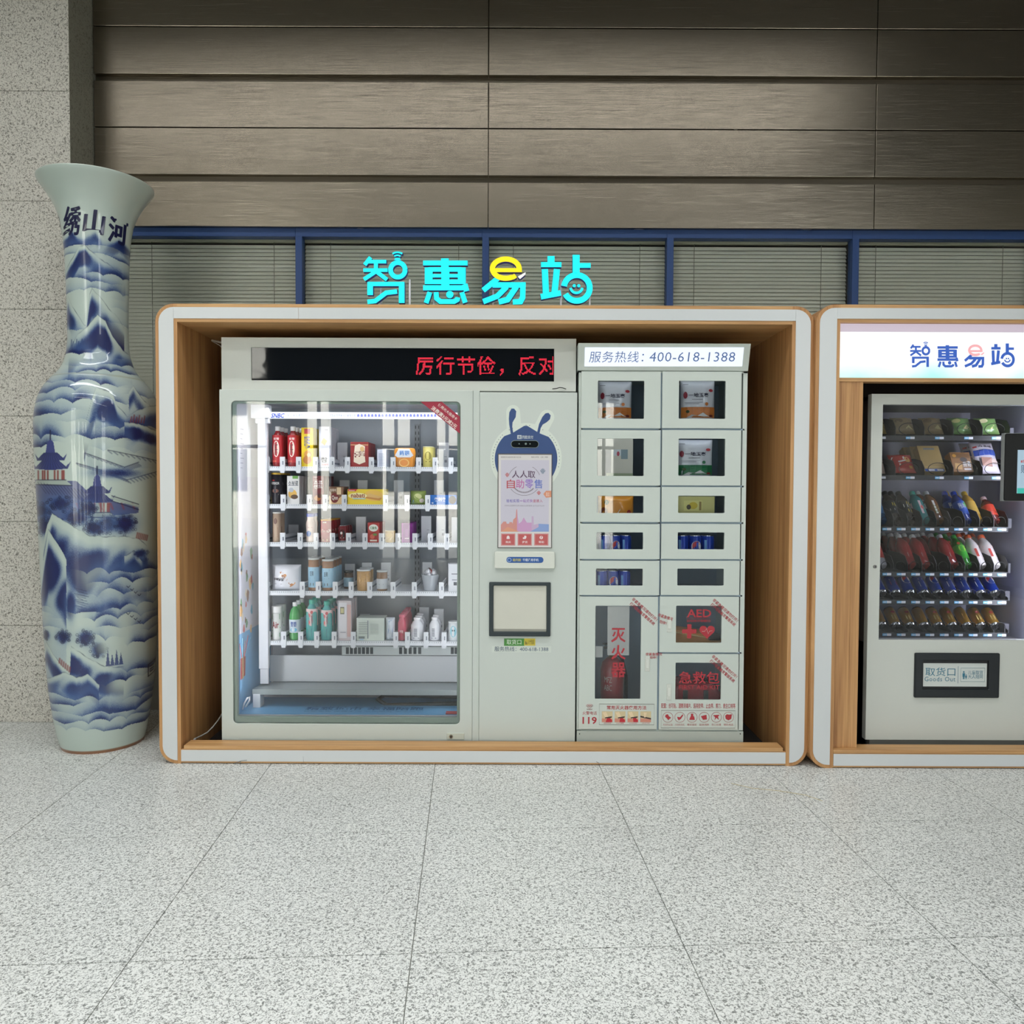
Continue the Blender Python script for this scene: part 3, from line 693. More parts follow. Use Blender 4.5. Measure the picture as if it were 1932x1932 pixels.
    for ch, x0, x1, y0, y1 in (('锦', 80, 114, 416, 464), ('绣', 124, 155, 412, 461), ('山', 159, 199, 416, 457), ('河', 205, 241, 421, 466)):
        v, f = glyph_mesh(ch, 0.012, 0.12); lo, hi = v.min(0), v.max(0); w = (v - lo) / (hi - lo)
        vs = []
        for a_, b_ in [(u0 + dx_, v0 + dy_) for dx_, dy_ in ((-.012, 0), (.012, .012), (.03, -.01), (.045, .01)) for u0, v0 in w]:
            yv = y1 + (y0 - y1) * b_; h_ = float(hw(yv)); u = (x0 + (x1 - x0) * a_ - ax(yv)) / h_
            tt = math.asin(max(-1, min(1, u))) if abs(u) <= 1 else math.copysign(math.pi / 2 + (abs(u) - 1), u)
            rr = h_ * KR + 0.0012 + 0.00004 * (len(vs) // len(w))
            p = VC + rvec * (rr * math.sin(tt)) + dvec * (rr * math.cos(tt)); vs.append((p.x, p.y, y2z(yv)))
        nv = len(w)
        t.add(vs, [[i + nv * k for i in q] for k in range(4) for q in f])
    t.build('lettering', ink_m, V)
make_vase()
# ================================================================ things sold in the machines (built at the origin, front at y=0, base at z=0)
def prints(items, w, h, mb_mats, y=-0.0006, mb=None):
    """flat print on a front: ('r',x0,x1,z0,z1,rgb) rect, ('e',cx,cz,rx,rz,rgb) oval, ('t',body,x0,x1,z0,z1,rgb[,rot]) text, ('p',pts,rgb); fractions of w,h"""
    mb = mb or MB()
    for k, it in enumerate(items):
        yy = y - 0.00025 * k
        col = it[-1] if it[0] != 't' else it[6]
        m = mat(col, 0.4)
        if m not in mb_mats: mb_mats.append(m)
        mi = mb_mats.index(m)
        if it[0] == 'r': mb.quad((it[1] - .5) * w, (it[2] - .5) * w, it[3] * h, it[4] * h, yy, mi)
        elif it[0] == 'e':
            pts = [((it[1] - .5 + it[3] * math.cos(a)) * w, yy, (it[2] + it[4] * math.sin(a)) * h) for a in [2 * math.pi * i / 18 for i in range(18)]]
            mb.add(pts, [list(range(18))], mi)
        elif it[0] == 'p':
            mb.add([((a - .5) * w, yy, b * h) for a, b in it[1]], [list(range(len(it[1])))], mi)
        elif it[0] == 't':
            rot = it[7] if len(it) > 7 else 0.0
            p, f = text_verts(it[1], (it[2] - .5) * w, (it[3] - .5) * w, it[4] * h, it[5] * h, bold=0.02, rot=rot)
            mb.add([(a, yy, b) for a, b in p], f, mi)
    return mb

def p_box(w, h, d, rgb, items=(), side=None, name='carton'):
    o = MB().box(-w / 2, w / 2, 0, d, 0, h).build(name, mat(rgb, 0.4), None, bevel=0.001, seg=1)
    if items:
        ms = []; prints(items, w, h, ms).build('printing', ms, o)
    return o

def curved(items, w, h, r, cy, ms, off=0.0006):
    """prints bent round a cylinder of radius r (centre y=cy)"""
    t = MB(); prints(items, w, h, ms, 0.0, t)
    v2 = []
    for k, (x, y, z) in enumerate(t.v):
        a = max(-1.5, min(1.5, x / r)); rr = r + off - y * 0.6
        v2.append((rr * math.sin(a), cy - rr * math.cos(a), z))
    t.v = v2; return t

def strip_band(z0, z1, r0, r1, cy, off=0.0007, n=22):
    m = MB(); m.lathe([(r0 + off, z0), (r1 + off, z1)], 0, cy, n); m.f = [f for f in m.f if len(f) == 4]; m.m = m.m[:len(m.f)]; m.sm = m.sm[:len(m.f)]
    return m

def p_bottle(w, h, body, cap, label=None, lz=(0.22, 0.62), items=(), rough=0.12, name='drink_bottle', neck=0.42, sq=None, waist=0.0):
    r = w / 2
    prof = [(r * .80, 0), (r * .98, h * .03), (r, h * .08), (r * (1 - waist), h * .35), (r, h * .60), (r * .97, h * .68), (r * .72, h * .80), (r * neck, h * .875), (r * neck, h * .90)]
    o = MB().lathe(prof, 0, r, 22, sq=sq).build(name, mat(body, rough, coat=0.4))
    MB().lathe([(r * neck * 1.12, h * .89), (r * neck * 1.15, h * .90), (r * neck * 1.15, h * .985), (r * neck * 1.05, h)], 0, r, 18).build('cap', mat(cap, 0.4), o)
    if label is not None:
        strip_band(h * lz[0], h * lz[1], r, r, r).build('label_band', mat(label, 0.35), o)
    if items:
        ms = []; t = curved(items, w, h, r, r, ms, 0.0014); t.build('printing', ms, o)
    return o

def p_can(w, h, body, lid, items=(), metal=0.0, name='drink_can', band=None, lidh=0.05, rough=0.3):
    r = w / 2
    o = MB().lathe([(r * .9, 0), (r, h * .03), (r, h * (1 - lidh)), (r * .98, h * (1 - lidh))], 0, r, 24).build(name, mat(body, rough, metal))
    MB().lathe([(r * 1.01, h * (1 - lidh)), (r * 1.02, h * (1 - lidh * .8)), (r * 1.02, h * .992), (r * .95, h)], 0, r, 24).build('lid', mat(lid, 0.35, metal if sum(lid) > 560 else 0), o)
    if band: strip_band(h * band[0], h * band[1], r, r, r).build('label_band', mat(band[2], 0.4), o)
    if items:
        ms = []; t = curved(items, w, h, r, r, ms, 0.0012); t.build('printing', ms, o)
    return o

def p_soda(w, h, body, items=(), name='soda_can', metal=0.6):
    """aluminium drink can with necked ends"""
    r = w / 2
    o = MB().lathe([(r * .72, 0.002), (r * .76, 0), (r * .80, h * .01), (r * .995, h * .075), (r, h * .10), (r, h * .88), (r * .84, h * .965), (r * .86, h * .985), (r * .84, h), (r * .78, h * .985)], 0, r, 22,
               ms=[1, 1, 1, 1, 0, 0, 1, 1, 1]).build(name, [mat(body, 0.28, metal), mat((200, 202, 204), 0.25, 1.0)])
    if items:
        ms = []; t = curved(items, w, h, r, r, ms, 0.0010); t.build('printing', ms, o)
    return o

def p_bag(w, h, d, rgb, items=(), name='snack_bag', rough=0.3, seed=0, crimp=0.06):
    """pillow shaped pouch with crimped ends"""
    rs = np.random.RandomState(seed); nx, nz = 15, 17; V = []; Fc = []
    def bulge(u, v):
        b = max(0.0, (1 - abs(2 * u - 1) ** 2.6)) * max(0.0, min(1, min(v, 1 - v) / 0.16)) ** 0.6
        return b * (1 + 0.10 * math.sin(9 * u + 7 * v + seed) + 0.06 * math.sin(23 * v + 11 * u * seed))
    for side in (-1, 1):
        for j in range(nz):
            v = j / (nz - 1)
            for i in range(nx):
                u = i / (nx - 1); inset = 0.02 * math.sin(math.pi * v) * (1 if seed % 2 else .4)
                V.append(((u - .5) * w * (1 - inset), d / 2 + side * (bulge(u, v) * d / 2 + 0.0004), v * h))
    N = nx * nz
    for j in range(nz - 1):
        for i in range(nx - 1):
            a = j * nx + i; Fc.append((a, a + 1, a + nx + 1, a + nx)); Fc.append((N + a, N + a + nx, N + a + nx + 1, N + a + 1))
    for i in range(nx - 1):
        Fc.append((i, N + i, N + i + 1, i + 1)); t = (nz - 1) * nx + i; Fc.append((t, t + 1, N + t + 1, N + t))
    for j in range(nz - 1):
        a = j * nx; Fc.append((a, a + nx, N + a + nx, N + a)); b = a + nx - 1; Fc.append((b, N + b, N + b + nx, b + nx))
    o = MB().add(V, Fc, 0, True).build(name, mat(rgb, rough, coat=0.3))
    if items:
        ms = []; t = MB(); prints(items, w, h, ms, 0.0, t)
        # subdivide-free drape: push each print vertex onto the pouch front
        t.v = [(x, d / 2 - bulge(x / w + .5, z / h) * d / 2 - 0.0018 + y, z) for x, y, z in t.v]
        t.build('printing', ms, o)
    return o

def grid_rect(x0, x1, z0, z1, col, n=8):
    """rect print split up so it can follow a curved pouch"""
    out = []
    for i in range(n):
        for j in range(n):
            out.append(('r', x0 + (x1 - x0) * i / n, x0 + (x1 - x0) * (i + 1) / n, z0 + (z1 - z0) * j / n, z0 + (z1 - z0) * (j + 1) / n, col))
    return out

def p_jar(w, h, content, lid, band=None, items=(), name='biscuit_jar', lidh=0.12):
    r = w / 2
    o = MB().lathe([(r * .92, 0), (r, h * .03), (r, h * (1 - lidh)), (r * .95, h * (1 - lidh))], 0, r, 22).build(name, mat(content, 0.15, noise=0.35, scale=160, coat=0.5))
    MB().lathe([(r * 1.02, h * (1 - lidh)), (r * 1.03, h * .99), (r * .97, h)], 0, r, 22).build('lid', mat(lid, 0.25, coat=0.3), o)
    if band: strip_band(h * band[0], h * band[1], r, r, r).build('label_band', mat(band[2], 0.4), o)
    if items:
        ms = []; t = curved(items, w, h, r, r, ms, 0.0012); t.build('printing', ms, o)
    return o

def rest(o, loc, label, cat, group=None, tilt=0.0, rz=0.0):
    o.location = loc; o.rotation_euler = (-tilt, 0, rz); return tag(o, label, cat, group)

ORD = ['first', 'second', 'third', 'fourth', 'fifth', 'sixth', 'seventh', 'eighth', 'ninth', 'tenth', 'eleventh', 'twelfth']
def queue(o, X, Y, Z, desc, cat, lane, shelf, n=1, step=0.07, dx=0.0):
    """front product plus n-1 copies standing behind it in the same lane"""
    rest(o, (X, Y, Z), '%s, at the front of the %s lane, %s shelf' % (desc, lane, shelf), cat, desc + ' lane' if n > 1 else None)
    for k in range(1, n):
        c = copy_tree(o, None, (X + dx * k, Y + step * k, Z))
        c['label'] = '%s, %s in line in the %s lane, %s shelf' % (desc, ORD[k], lane, shelf)
# ================================================================ tall vending machine with glass door
YD = 3.82; YSH = 4.10; YBK = 4.44
def make_machine():
    dx0, dx1, dz0, dz1 = rect(416, 736, 1087, 1398, YD)
    VM = empty('vending_machine', ((dx0 + dx1) / 2, YD + 0.3, 0), 'pale green grey vending machine with a large glass door and a touch screen column', 'vending machine')
    Yc = YD + 0.05
    mw_ = mat((214, 216, 222), 0.45, name='inner_white'); mg = mat((150, 158, 166), 0.5, name='inner_grey')
    gx0, gx1, gz0, gz1 = rect(438, 757, 868, 1366, YD)
    xl = dx0 + 0.006; xr = dx1 - 0.004; xp = px(893, 1000, YD).x
    chl = px(447, 1000, Yc).x
    c = MB()
    c.box(xl, chl, Yc, 4.48, 0.02, dz1 - 0.004)                       # left wall
    c.box(xp, xp + 0.02, Yc, 4.48, 0.02, dz1 - 0.004)                  # partition
    c.box(xr - 0.02, xr, Yc, 4.48, 0.02, dz1 - 0.004)
    c.box(xl, xr, Yc, 4.48, dz1 - 0.03, dz1 - 0.003)                   # top
    c.box(xl, xr, Yc, 4.48, 0.02, 0.195)                               # bottom
    c.box(chl, xp, YBK, 4.48, 0.195, dz1 - 0.03, 1)                     # back
    c.build('cabinet', [mw_, mg], VM)
    for fx in (xl + 0.08, xr - 0.08):
        for fy in (Yc + 0.06, 4.40): MB().lathe([(0.03, 0.0042), (0.03, 0.010), (0.012, 0.012), (0.012, 0.025)], fx, fy, 14).build('foot', M_DARK, VM)
    # glass door
    xs = px(892, 1000, YD).x; xs2 = px(904.5, 1000, YD).x
    D = MB().ring(dx0, xs - 0.001, dz0, dz1, gx0, gx1, gz0, gz1, 0.022, YD, Yc - 0.002).build('door', M_SAGE, VM, bevel=0.002)
    ix0, ix1, iz0, iz1 = rect(449, 763, 863, 1351, YD + 0.03)
    gk = mat((152, 172, 160), 0.5)
    MB().ring(gx0 + 0.0005, gx1 - 0.0005, gz0 + 0.0005, gz1 - 0.0005, ix0, ix1, iz0, iz1, 0.01, YD + 0.012, YD + 0.03).build('gasket', gk, D, bevel=0.004)
    MB().box(gx0 + 0.001, gx1 - 0.001, YD + 0.005, YD + 0.010, gz0 + 0.001, gz1 - 0.001).build('glass_pane', M_GLASS, D)
    # promotion ribbon across the glass corner

    rb = [pxz(x, y, YD) for x, y in ((793, 757.5), (833, 757.5), (867.5, 786), (867.5, 818))]
    R_ = MB().prism(rb, YD + 0.0038, YD + 0.0048).build('sticker', mat((164, 44, 66), 0.4), D)
    a_ = -math.atan2(818 - 757.5, 867.5 - 793)
    wt = mat((238, 228, 220), 0.5)
    ptext('使用光大信用卡', 822, 774, 867, 780, YD + 0.0030, wt, R_, rot=a_, bold=0.01)
    ptext('消费满3元减2元', 808, 783, 868, 791.5, YD + 0.0030, wt, R_, rot=a_, bold=0.015)
    lx0, lx1, lz0, lz1 = rect(843, 1383, 876, 1395, YD)
    lk = MB().box(lx0, lx1, YD - 0.004, YD + 0.002, lz0, lz1).build('lock_plate', mat((196, 202, 190), 0.3), D, bevel=0.0015)
    p = px(851, 1389, YD); MB().prism([(p.x + .0095 * math.cos(t), p.z + .0095 * math.sin(t)) for t in [i * math.pi / 8 for i in range(16)]], YD - 0.008, YD).prism([(p.x + .004 * math.cos(t), p.z + .006 * math.sin(t)) for t in [i * math.pi / 4 for i in range(8)]], YD - 0.0088, YD - 0.006, 1).build('lock', [mat((150, 152, 146), 0.25, 0.9), M_DARK], lk)
    MB().box(xs, xs2 - 0.001, YD + 0.003, Yc - 0.002, dz0, dz1).build('hinge_strip', M_SAGE, VM, bevel=0.001)
    # ---- control column
    C = MB().box(xs2, dx1, YD, Yc - 0.002, dz0, dz1 - 0.008).build('control_door', M_SAGE, VM, bevel=0.002)
    Yq = YD - 0.0006
    def P(pts, off=0.0): return [pxz(x, y, YD) for x, y in pts]
    cx_, cy_ = 992.5, 865.0
    # pale sticker outline with two ears
    pale = mat((214, 222, 212), 0.5); navy = mat((52, 78, 128), 0.4, name='navy_sticker')
    o1 = []
    for t in range(-60, 241, 8):
        a = R(t); o1.append((cx_ + 67.5 * math.cos(a), cy_ - 67 * math.sin(a)))
    st = MB().prism(P(o1), Yq - 0.0004, YD)
    def cap_(x0, y0, x1, y1, r0, r1):
        d = math.atan2(y1 - y0, x1 - x0); pts = []
        for k in range(9): a = d + math.pi / 2 + math.pi * k / 8; pts.append((x0 + r0 * math.cos(a), y0 + r0 * math.sin(a)))
        for k in range(9): a = d - math.pi / 2 + math.pi * k / 8; pts.append((x1 + r1 * math.cos(a), y1 + r1 * math.sin(a)))
        return pts
    st.prism(P(cap_(970, 812, 968, 777, 14, 13)), Yq - 0.0005, YD); st.prism(P(cap_(1019, 812, 1032, 787, 14, 14)), Yq - 0.0006, YD)
    sk = st.build('sticker', pale, C)
    h2 = []
    for t in range(-52, 47, 6): a = R(t); h2.append((cx_ + 59 * math.cos(a), 866 - 60 * math.sin(a)))
    h2 += [(1018, 817.5), (995, 803.5), (989, 803.5), (966, 817.5)]
    for t in range(134, 233, 6): a = R(t); h2.append((cx_ + 59 * math.cos(a), 866 - 60 * math.sin(a)))
    fc = MB().prism(P(h2), Yq - 0.0012, YD)
    fc.prism(P([(963.5, 818), (960.8, 801), (960, 790), (961, 778), (965, 771), (970, 771), (974, 776), (973, 787), (967, 797), (966.5, 806), (968.5, 818)]), Yq - 0.0014, YD)
    fc.prism(P([(1013.5, 815), (1017, 800), (1023, 787), (1029, 780), (1035, 779), (1039, 784), (1037.5, 791), (1031, 797), (1024, 801), (1020, 808), (1018, 818)]), Yq - 0.0013, YD)
    fc.build('sticker', navy, C)
    M_PALE = mat((206, 214, 214), 0.5); tick = MB()
    for t in list(range(24, 46, 5)) + list(range(135, 200, 5)) + list(range(-14, 20, 6)) + [60, 66, 84, 90, 114, 120]:
        a = R(t); q = px(cx_ + 63 * math.cos(a), 865.5 - 63 * math.sin(a), YD)
        tick.box(q.x - .0016, q.x + .0016, YD - 0.0016, YD, q.z - .0024, q.z + .0024)
    tick.build('small_print', mat((120, 130, 128), 0.5), C)['kind'] = 'stuff'
    ptext('刷脸支付', 985, 821.5, 1006, 828, YD - 0.0022, M_PALE, C, bold=0.01)
    x0, x1, z0, z1 = rect(976, 821, 984, 828.3, YD); MB().quad(x0, x1, z0, z1, YD - 0.0022).build('logo', M_PALE, C); ptext('支', 977, 822, 983.4, 827.5, YD - 0.0026, navy, C, bold=0.02)
    x0, x1, z0, z1 = rect(964, 831, 1016.5, 845, YD)
    cm = MB().prism(rrect(x0, x1, z0, z1, (z1 - z0) / 2 - .0005, 6), YD - 0.004, YD).build('camera_bar', mat((150, 160, 150), 0.3, 0.6), C)
    e = 0.0022; MB().prism(rrect(x0 + e, x1 - e, z0 + e, z1 - e, (z1 - z0) / 2 - e - .0005, 6), YD - 0.0046, YD - .003).build('camera_window', mat((20, 26, 28), 0.08), cm)
    for xx, r_ in ((979.5, .0032), (992, .0056), (1000, .0036)):
        q = px(xx, 837.5, YD); MB().prism([(q.x + r_ * math.cos(t), q.z + r_ * math.sin(t)) for t in [i * math.pi / 6 for i in range(12)]], YD - 0.0054, YD - .004).build('lens', mat((120, 134, 130), 0.15), cm)
    # touch screen
    x0, x1, z0, z1 = rect(939, 856, 1041.5, 1034, YD)
    sc = MB().box(x0, x1, YD - 0.006, YD, z0, z1).build('screen', mat((92, 88, 86), 0.35), C, bevel=0.001)
    def em(rgb, s=0.55): return emitter(rgb, s, 'screen_glow')
    x0, x1, z0, z1 = rect(940.5, 858, 1040, 1032.5, YD); MB().quad(x0, x1, z0, z1, YD - 0.0064).build('display', em((222, 220, 216)), sc)
    x0, x1, z0, z1 = rect(945, 868, 1035.5, 1003, YD); MB().quad(x0, x1, z0, z1, YD - 0.0068).build('display', em((206, 204, 216)), sc)
    sk_ = MB(); sm_ = [em((214, 150, 140)), em((206, 160, 200)), em((140, 166, 214)), em((200, 176, 204)), em((224, 160, 130))]
    rs = np.random.RandomState(5)
    def T3(pts, m, y): sk_.add([(a, y, b) for a, b in P(pts)], [list(range(len(pts)))[::-1]], m)
    sky = [(945, 1003), (945, 990), (950, 984), (955, 984), (956, 988), (961, 988), (961, 985), (966, 985), (967, 988), (968.5, 980), (973, 976), (974, 962), (975.5, 960), (977, 976), (979, 988), (984, 984), (988, 976), (991, 981), (994, 986), (1003, 986), (1003, 974), (1006.5, 974), (1007, 990), (1016, 988), (1035.5, 989), (1035.5, 1003)]
    for a, b in zip(sky, sky[1:]):
        if a[0] == b[0]: continue
        T3([(a[0], 1003), a, b, (b[0], 1003)], 0 if a[0] < 975 else (1 if a[0] < 995 else (3 if a[0] < 1012 else 2)), YD - 0.0071)
    T3([(945, 1003), (958, 994), (980, 1003)], 4, YD - 0.0074); T3([(980, 1003), (995, 989), (1005, 1003)], 1, YD - 0.0075); T3([(1000, 1003), (1020, 992), (1035.5, 997), (1035.5, 1003)], 2, YD - 0.0076)
    sk_.build('display', sm_, sc)
    YT = YD - 0.0080
    ptext('人人取', 966, 888, 1010, 902, YT, em((96, 70, 96)), sc, bold=0.01)
    cols_ = [(190, 80, 90), (196, 110, 170), (150, 120, 200), (96, 120, 196)]
    for k, ch in enumerate('自助零售'): ptext(ch, 956 + k * 17.3, 904.5, 971.5 + k * 17.3, 921.5, YT, em(cols_[k]), sc, bold=0.008)
    for k, ch in enumerate('轻松实现一站式快速接入'): ptext(ch, 955.5 + k * 6.25, 942 if ch != '一' else 944.5, 961 + k * 6.25, 948 if ch != '一' else 945.5, YT, em([(110, 100, 180), (150, 100, 180), (180, 90, 120)][k * 3 // 11]), sc, bold=0.01)
    ptext('多样化运营模式定制 智能云运营管理 全方位技术支持', 952, 952.6, 1027, 955.6, YT, em((150, 146, 156)), sc)
    ptext('智能售货机自助购物终端 欢迎光临', 945, 861, 983, 864, YT, em((130, 128, 128)), sc); ptext('联网 正常', 1002, 861, 1034, 864, YT, em((130, 128, 128)), sc)
    ring_ = MB()
    for a0, a1 in ((20, 60), (118, 160), (215, 325)):
        pts = [(989 + 31 * math.cos(R(t)), 906 - 29 * math.sin(R(t))) for t in range(a0, a1 + 1, 5)]
        pin = [(989 + 30.3 * math.cos(R(t)), 906 - 28.3 * math.sin(R(t))) for t in range(a0, a1 + 1, 5)]
        for i in range(len(pts) - 1): ring_.add([(a, YT, b) for a, b in P([pts[i], pts[i + 1], pin[i + 1], pin[i]])], [(0, 3, 2, 1)])
    for t in range(222, 320, 5):
        q = P([(989 + 23 * math.cos(R(t)), 907 - 22 * math.sin(R(t)))])[0]; ring_.box(q[0] - .0016, q[0] + .0016, YT - .0001, YT, q[1] - .0035, q[1] + .0035)
    ring_.build('display', em((120, 110, 116)), sc)
    bl = MB()
    for bx, by, r_, m in ((957, 896, 4.2, 0), (1024, 889, 5.2, 1), (1016.5, 930, 4, 0)):
        for k in range(-2, 3):
            w_ = r_ * math.cos(k * .6); bl.add([(a, YT, b) for a, b in P([(bx + k * r_ * .42 - .6, by - w_), (bx + k * r_ * .42 + .6, by - w_), (bx + k * r_ * .3 + .5, by + w_), (bx + k * r_ * .3 - .5, by + w_)])], [(3, 2, 1, 0)], m)
    bl.build('display', [em((196, 110, 110)), em((90, 120, 140))], sc)
    T2 = MB(); T2.add([(a, YT, b) for a, b in P([(1025, 932), (1030, 926), (1040, 926), (1040, 938), (1030, 939)])], [(4, 3, 2, 1, 0)]); T2.build('display', em((222, 150, 116)), sc)
    ptext('更多\n精彩', 1030, 929, 1037, 936.5, YT - 0.0006, em((240, 224, 212)), sc)
    for k, (lab, ic) in enumerate((('购买', 'bag'), ('提货', 'hand'), ('帮助', '?'))):
        x0 = 945.5 + k * 31.2
        a, b, c_, d = rect(x0, 1006.5, x0 + 26.5, 1029, YD); MB().quad(a, b, c_, d, YT).build('button', em((196, 96, 96)), sc)
        fr = MB(); e = 0.0022
        for (u0, u1, v0, v1) in ((a + e, b - e, d - e - .0009, d - e), (a + e, b - e, c_ + e, c_ + e + .0009), (a + e, a + e + .0009, c_ + e, d - e), (b - e - .0009, b - e, c_ + e, d - e)): fr.quad(u0, u1, v0, v1, YT - .0004)
        q = P([(x0 + 13.2, 1014)])[0]
        if ic == 'bag': fr.add([(q[0] + u * .001, YT - .0004, q[1] + v * .001) for u, v in ((-8, -7), (8, -7), (7, 3), (4, 9), (-4, 9), (-7, 3))], [range(6)])
        elif ic == 'hand': fr.add([(q[0] + u * .001, YT - .0004, q[1] + v * .001) for u, v in ((-9, -7), (5, -7), (9, 2), (7, 9), (-3, 9), (-2, 1), (-9, 1))], [range(7)])
        else: fr.add([(q[0] + .0085 * math.cos(t), YT - .0004, q[1] + .0085 * math.sin(t)) for t in [i * math.pi / 8 for i in range(16)]], [range(16)])
        wm = em((244, 232, 230)); fr.build('display', wm, sc)
        if ic == '?': ptext('?', x0 + 11.8, 1011.5, x0 + 14.6, 1016.5, YT - .0008, em((196, 96, 96)), sc, bold=.02)
        ptext(lab, x0 + 8.5, 1020.5, x0 + 18.5, 1025, YT - .0004, wm, sc, bold=.01)
    # face pay box and take-out hatch
    x0, x1, z0, z1 = rect(933, 1040.5, 1046.5, 1072, YD)
    fp = MB().prism(rrect(x0, x1, z0, z1, .008, 4), YD - 0.022, YD).build('reader_box', mat((214, 218, 208), 0.4), C, bevel=0.004, seg=3)
    x0, x1, z0, z1 = rect(955.5, 1050, 1025, 1061, YD); pl = MB().prism(rrect(x0, x1, z0, z1, (z1 - z0) / 2 - .0004, 6), YD - 0.0232, YD - .0215).build('label_band', mat((46, 92, 160), 0.35), fp)
    ptext('能刷脸', 967.5, 1053, 983, 1058.3, YD - 0.0238, mat((206, 196, 90), 0.5), fp, bold=.012, plane=YD); ptext('千载逢用手机', 986, 1053, 1016, 1058.3, YD - 0.0238, mat((226, 232, 238), .5), fp, bold=.012, plane=YD)
    q = px(961, 1055.6, YD); MB().tube([(q.x + .009 * math.cos(t), YD - .0236, q.z + .009 * math.sin(t)) for t in [i * math.pi / 8 for i in range(16)]], .0011, 5, closed=True).build('logo', mat((200, 220, 240), .5), fp)
    x0, x1, z0, z1 = rect(923, 1098, 1038.5, 1200, YD); i0, i1, j0, j1 = rect(931, 1104.5, 1031, 1191, YD)
    h_ = MB().ring(x0, x1, z0, z1, i0, i1, j0, j1, .004, YD - .014, YD + .002).build('hatch_frame', mat((40, 52, 56), 0.4), C, bevel=0.005, seg=3)
    MB().box(i0 + .0003, i1 - .0003, YD - .003, YD + .001, j0 + .0003, j1 - .0003).build('hatch_flap', mat((206, 206, 194), 0.18, noise=0.03, scale=12), h_)
    MB().box(i0, i1, YD - .006, YD - .003, j0, j0 + .012).build('hatch_lip', mat((150, 150, 140), .4), h_)
    x0, x1, z0, z1 = rect(951, 1204.5, 989, 1218.5, YD); MB().quad(x0, x1, z0, z1, YD - .0010).build('sticker', mat((76, 140, 66), .5), C)
    x0, x1, z0, z1 = rect(989, 1204.5, 1010, 1218, YD); MB().quad(x0, x1, z0, z1, YD - .0010).build('sticker', mat((208, 190, 70), .5), C)
    ptext('取货口', 956, 1206.5, 983.5, 1216, YD - .0016, mat((226, 238, 220), .5), C)
    bk = mat((50, 48, 40), .5); ptext('儿童取货\n大人陪同', 996, 1207, 1008, 1216, YD - .0016, bk, C)
    pm = MB()
    for xx, hh in ((991.8, 6.6), (994, 4.2)):
        q = P([(xx, 1216)])[0]; pm.box(q[0] - .0018, q[0] + .0018, YD - .0016, YD - .001, q[1], q[1] + hh * .0021); pm.box(q[0] - .0012, q[0] + .0012, YD - .0016, YD - .001, q[1] + hh * .0022, q[1] + hh * .0022 + .003)
    pm.build('pictogram', bk, C)
    x0, x1, z0, z1 = rect(928, 1219, 1040, 1231, YD); MB().quad(x0, x1, z0, z1, YD - .0006).build('sticker', mat((206, 214, 206), .5), C)
    ptext('服务热线：400-618-1388', 933, 1220, 1034.5, 1229, YD - .0014, mat((60, 82, 110), .5), C)
    # ---- inside: light bar, posts, shelves
    x0, x1, z0, z1 = rect(500, 778, 866, 790, 4.06)
    lb = MB().box(x0, xp - 0.002, 4.06, 4.08, z0, z1).build('light_bar', emitter((240, 246, 255), 0.8, 'led_bar'), VM)
    ptext('SNBC', 511, 779.5, 537, 788.5, 4.0585, emitter((40, 70, 190), .5, 'bar_print'), lb, bold=0.03, shear=0.3)
    bp_ = emitter((110, 120, 200), .5, 'bar_print_pale'); ptext('新北洋 股票代码：002376', 542, 780.5, 596, 786.5, 4.0585, bp_, lb); ptext('全品类智能零售解决方案提供商', 613, 780.5, 671, 786.5, 4.0585, bp_, lb)
    ic = MB()
    for k in range(26):
        q = px(676 + k * 6.6, 783, 4.06); ic.prism([(q.x - .006, q.z - .009), (q.x + .006, q.z - .009), (q.x + .006, q.z), (q.x, q.z + .009), (q.x - .006, q.z)], 4.0584, 4.0595)
    ic.build('printing', bp_, lb)
    x0, x1, z0, z1 = rect(473, 763, 506, 796, 4.04); MB().box(x0, x1, 4.04, 4.10, z0 + .02, z1).box(x0 + .02, x1, 4.05, 4.09, z0 - .006, z0 + .02).build('bar_bracket', mw_, VM, bevel=.003)
    x0, x1, z0, z1 = rect(487, 796, 505, 1262, 4.075); MB().box(x0, x1, 4.075, 4.10, z0, z1).build('post', mw_, VM, bevel=.002)
    x0, x1, z0, z1 = rect(491, 1262, 506, 1290, 4.085); MB().box(x0, x1, 4.085, 4.10, z0, z1).build('post', mw_, VM)
    # perforated rail on the back
    x0, x1, z0, z1 = rect(782, 800, 792, 1215, YBK - .01); rl = MB().box(x0, x1, YBK - .012, YBK, z0, z1).build('perforated_rail', mat((136, 142, 146), .5), VM)
    t = MB(); zz = z0 + .02
    while zz < z1 - .02:
        t.box(x0 + .004, x0 + .009, YBK - .0128, YBK - .011, zz, zz + .018); t.box(x1 - .009, x1 - .004, YBK - .0128, YBK - .011, zz, zz + .018); zz += .034
    t.build('slot', mat((60, 64, 66), .6), rl)
    # poster on the left inner wall
    zA, zB = px(470, 1345, 4.0).z, px(470, 1085, 4.0).z; zC = px(470, 900, 4.0).z
    xw = chl + .0012
    def wallquad(y0_, y1_, z0_, z1_, m, dx=0.0, nm='wall_poster', parent=VM):
        return MB().add([(xw + dx, y0_, z0_), (xw + dx, y1_, z0_), (xw + dx, y1_, z1_), (xw + dx, y0_, z1_)], [(0, 1, 2, 3)]).build(nm, m, parent)
    po = wallquad(Yc + .01, 4.40, .197, px(470, 1190, 4.0).z, mat((118, 172, 214), .5, noise=.12, scale=14))
    po2 = wallquad(Yc + .01, 4.40, px(470, 1190, 4.0).z, zC, mat((208, 206, 218), .5, noise=.05, scale=20))
    rsx = np.random.RandomState(2); cc = [(196, 88, 84), (222, 176, 112), (120, 176, 200), (232, 214, 190), (150, 110, 90), (110, 150, 110)]
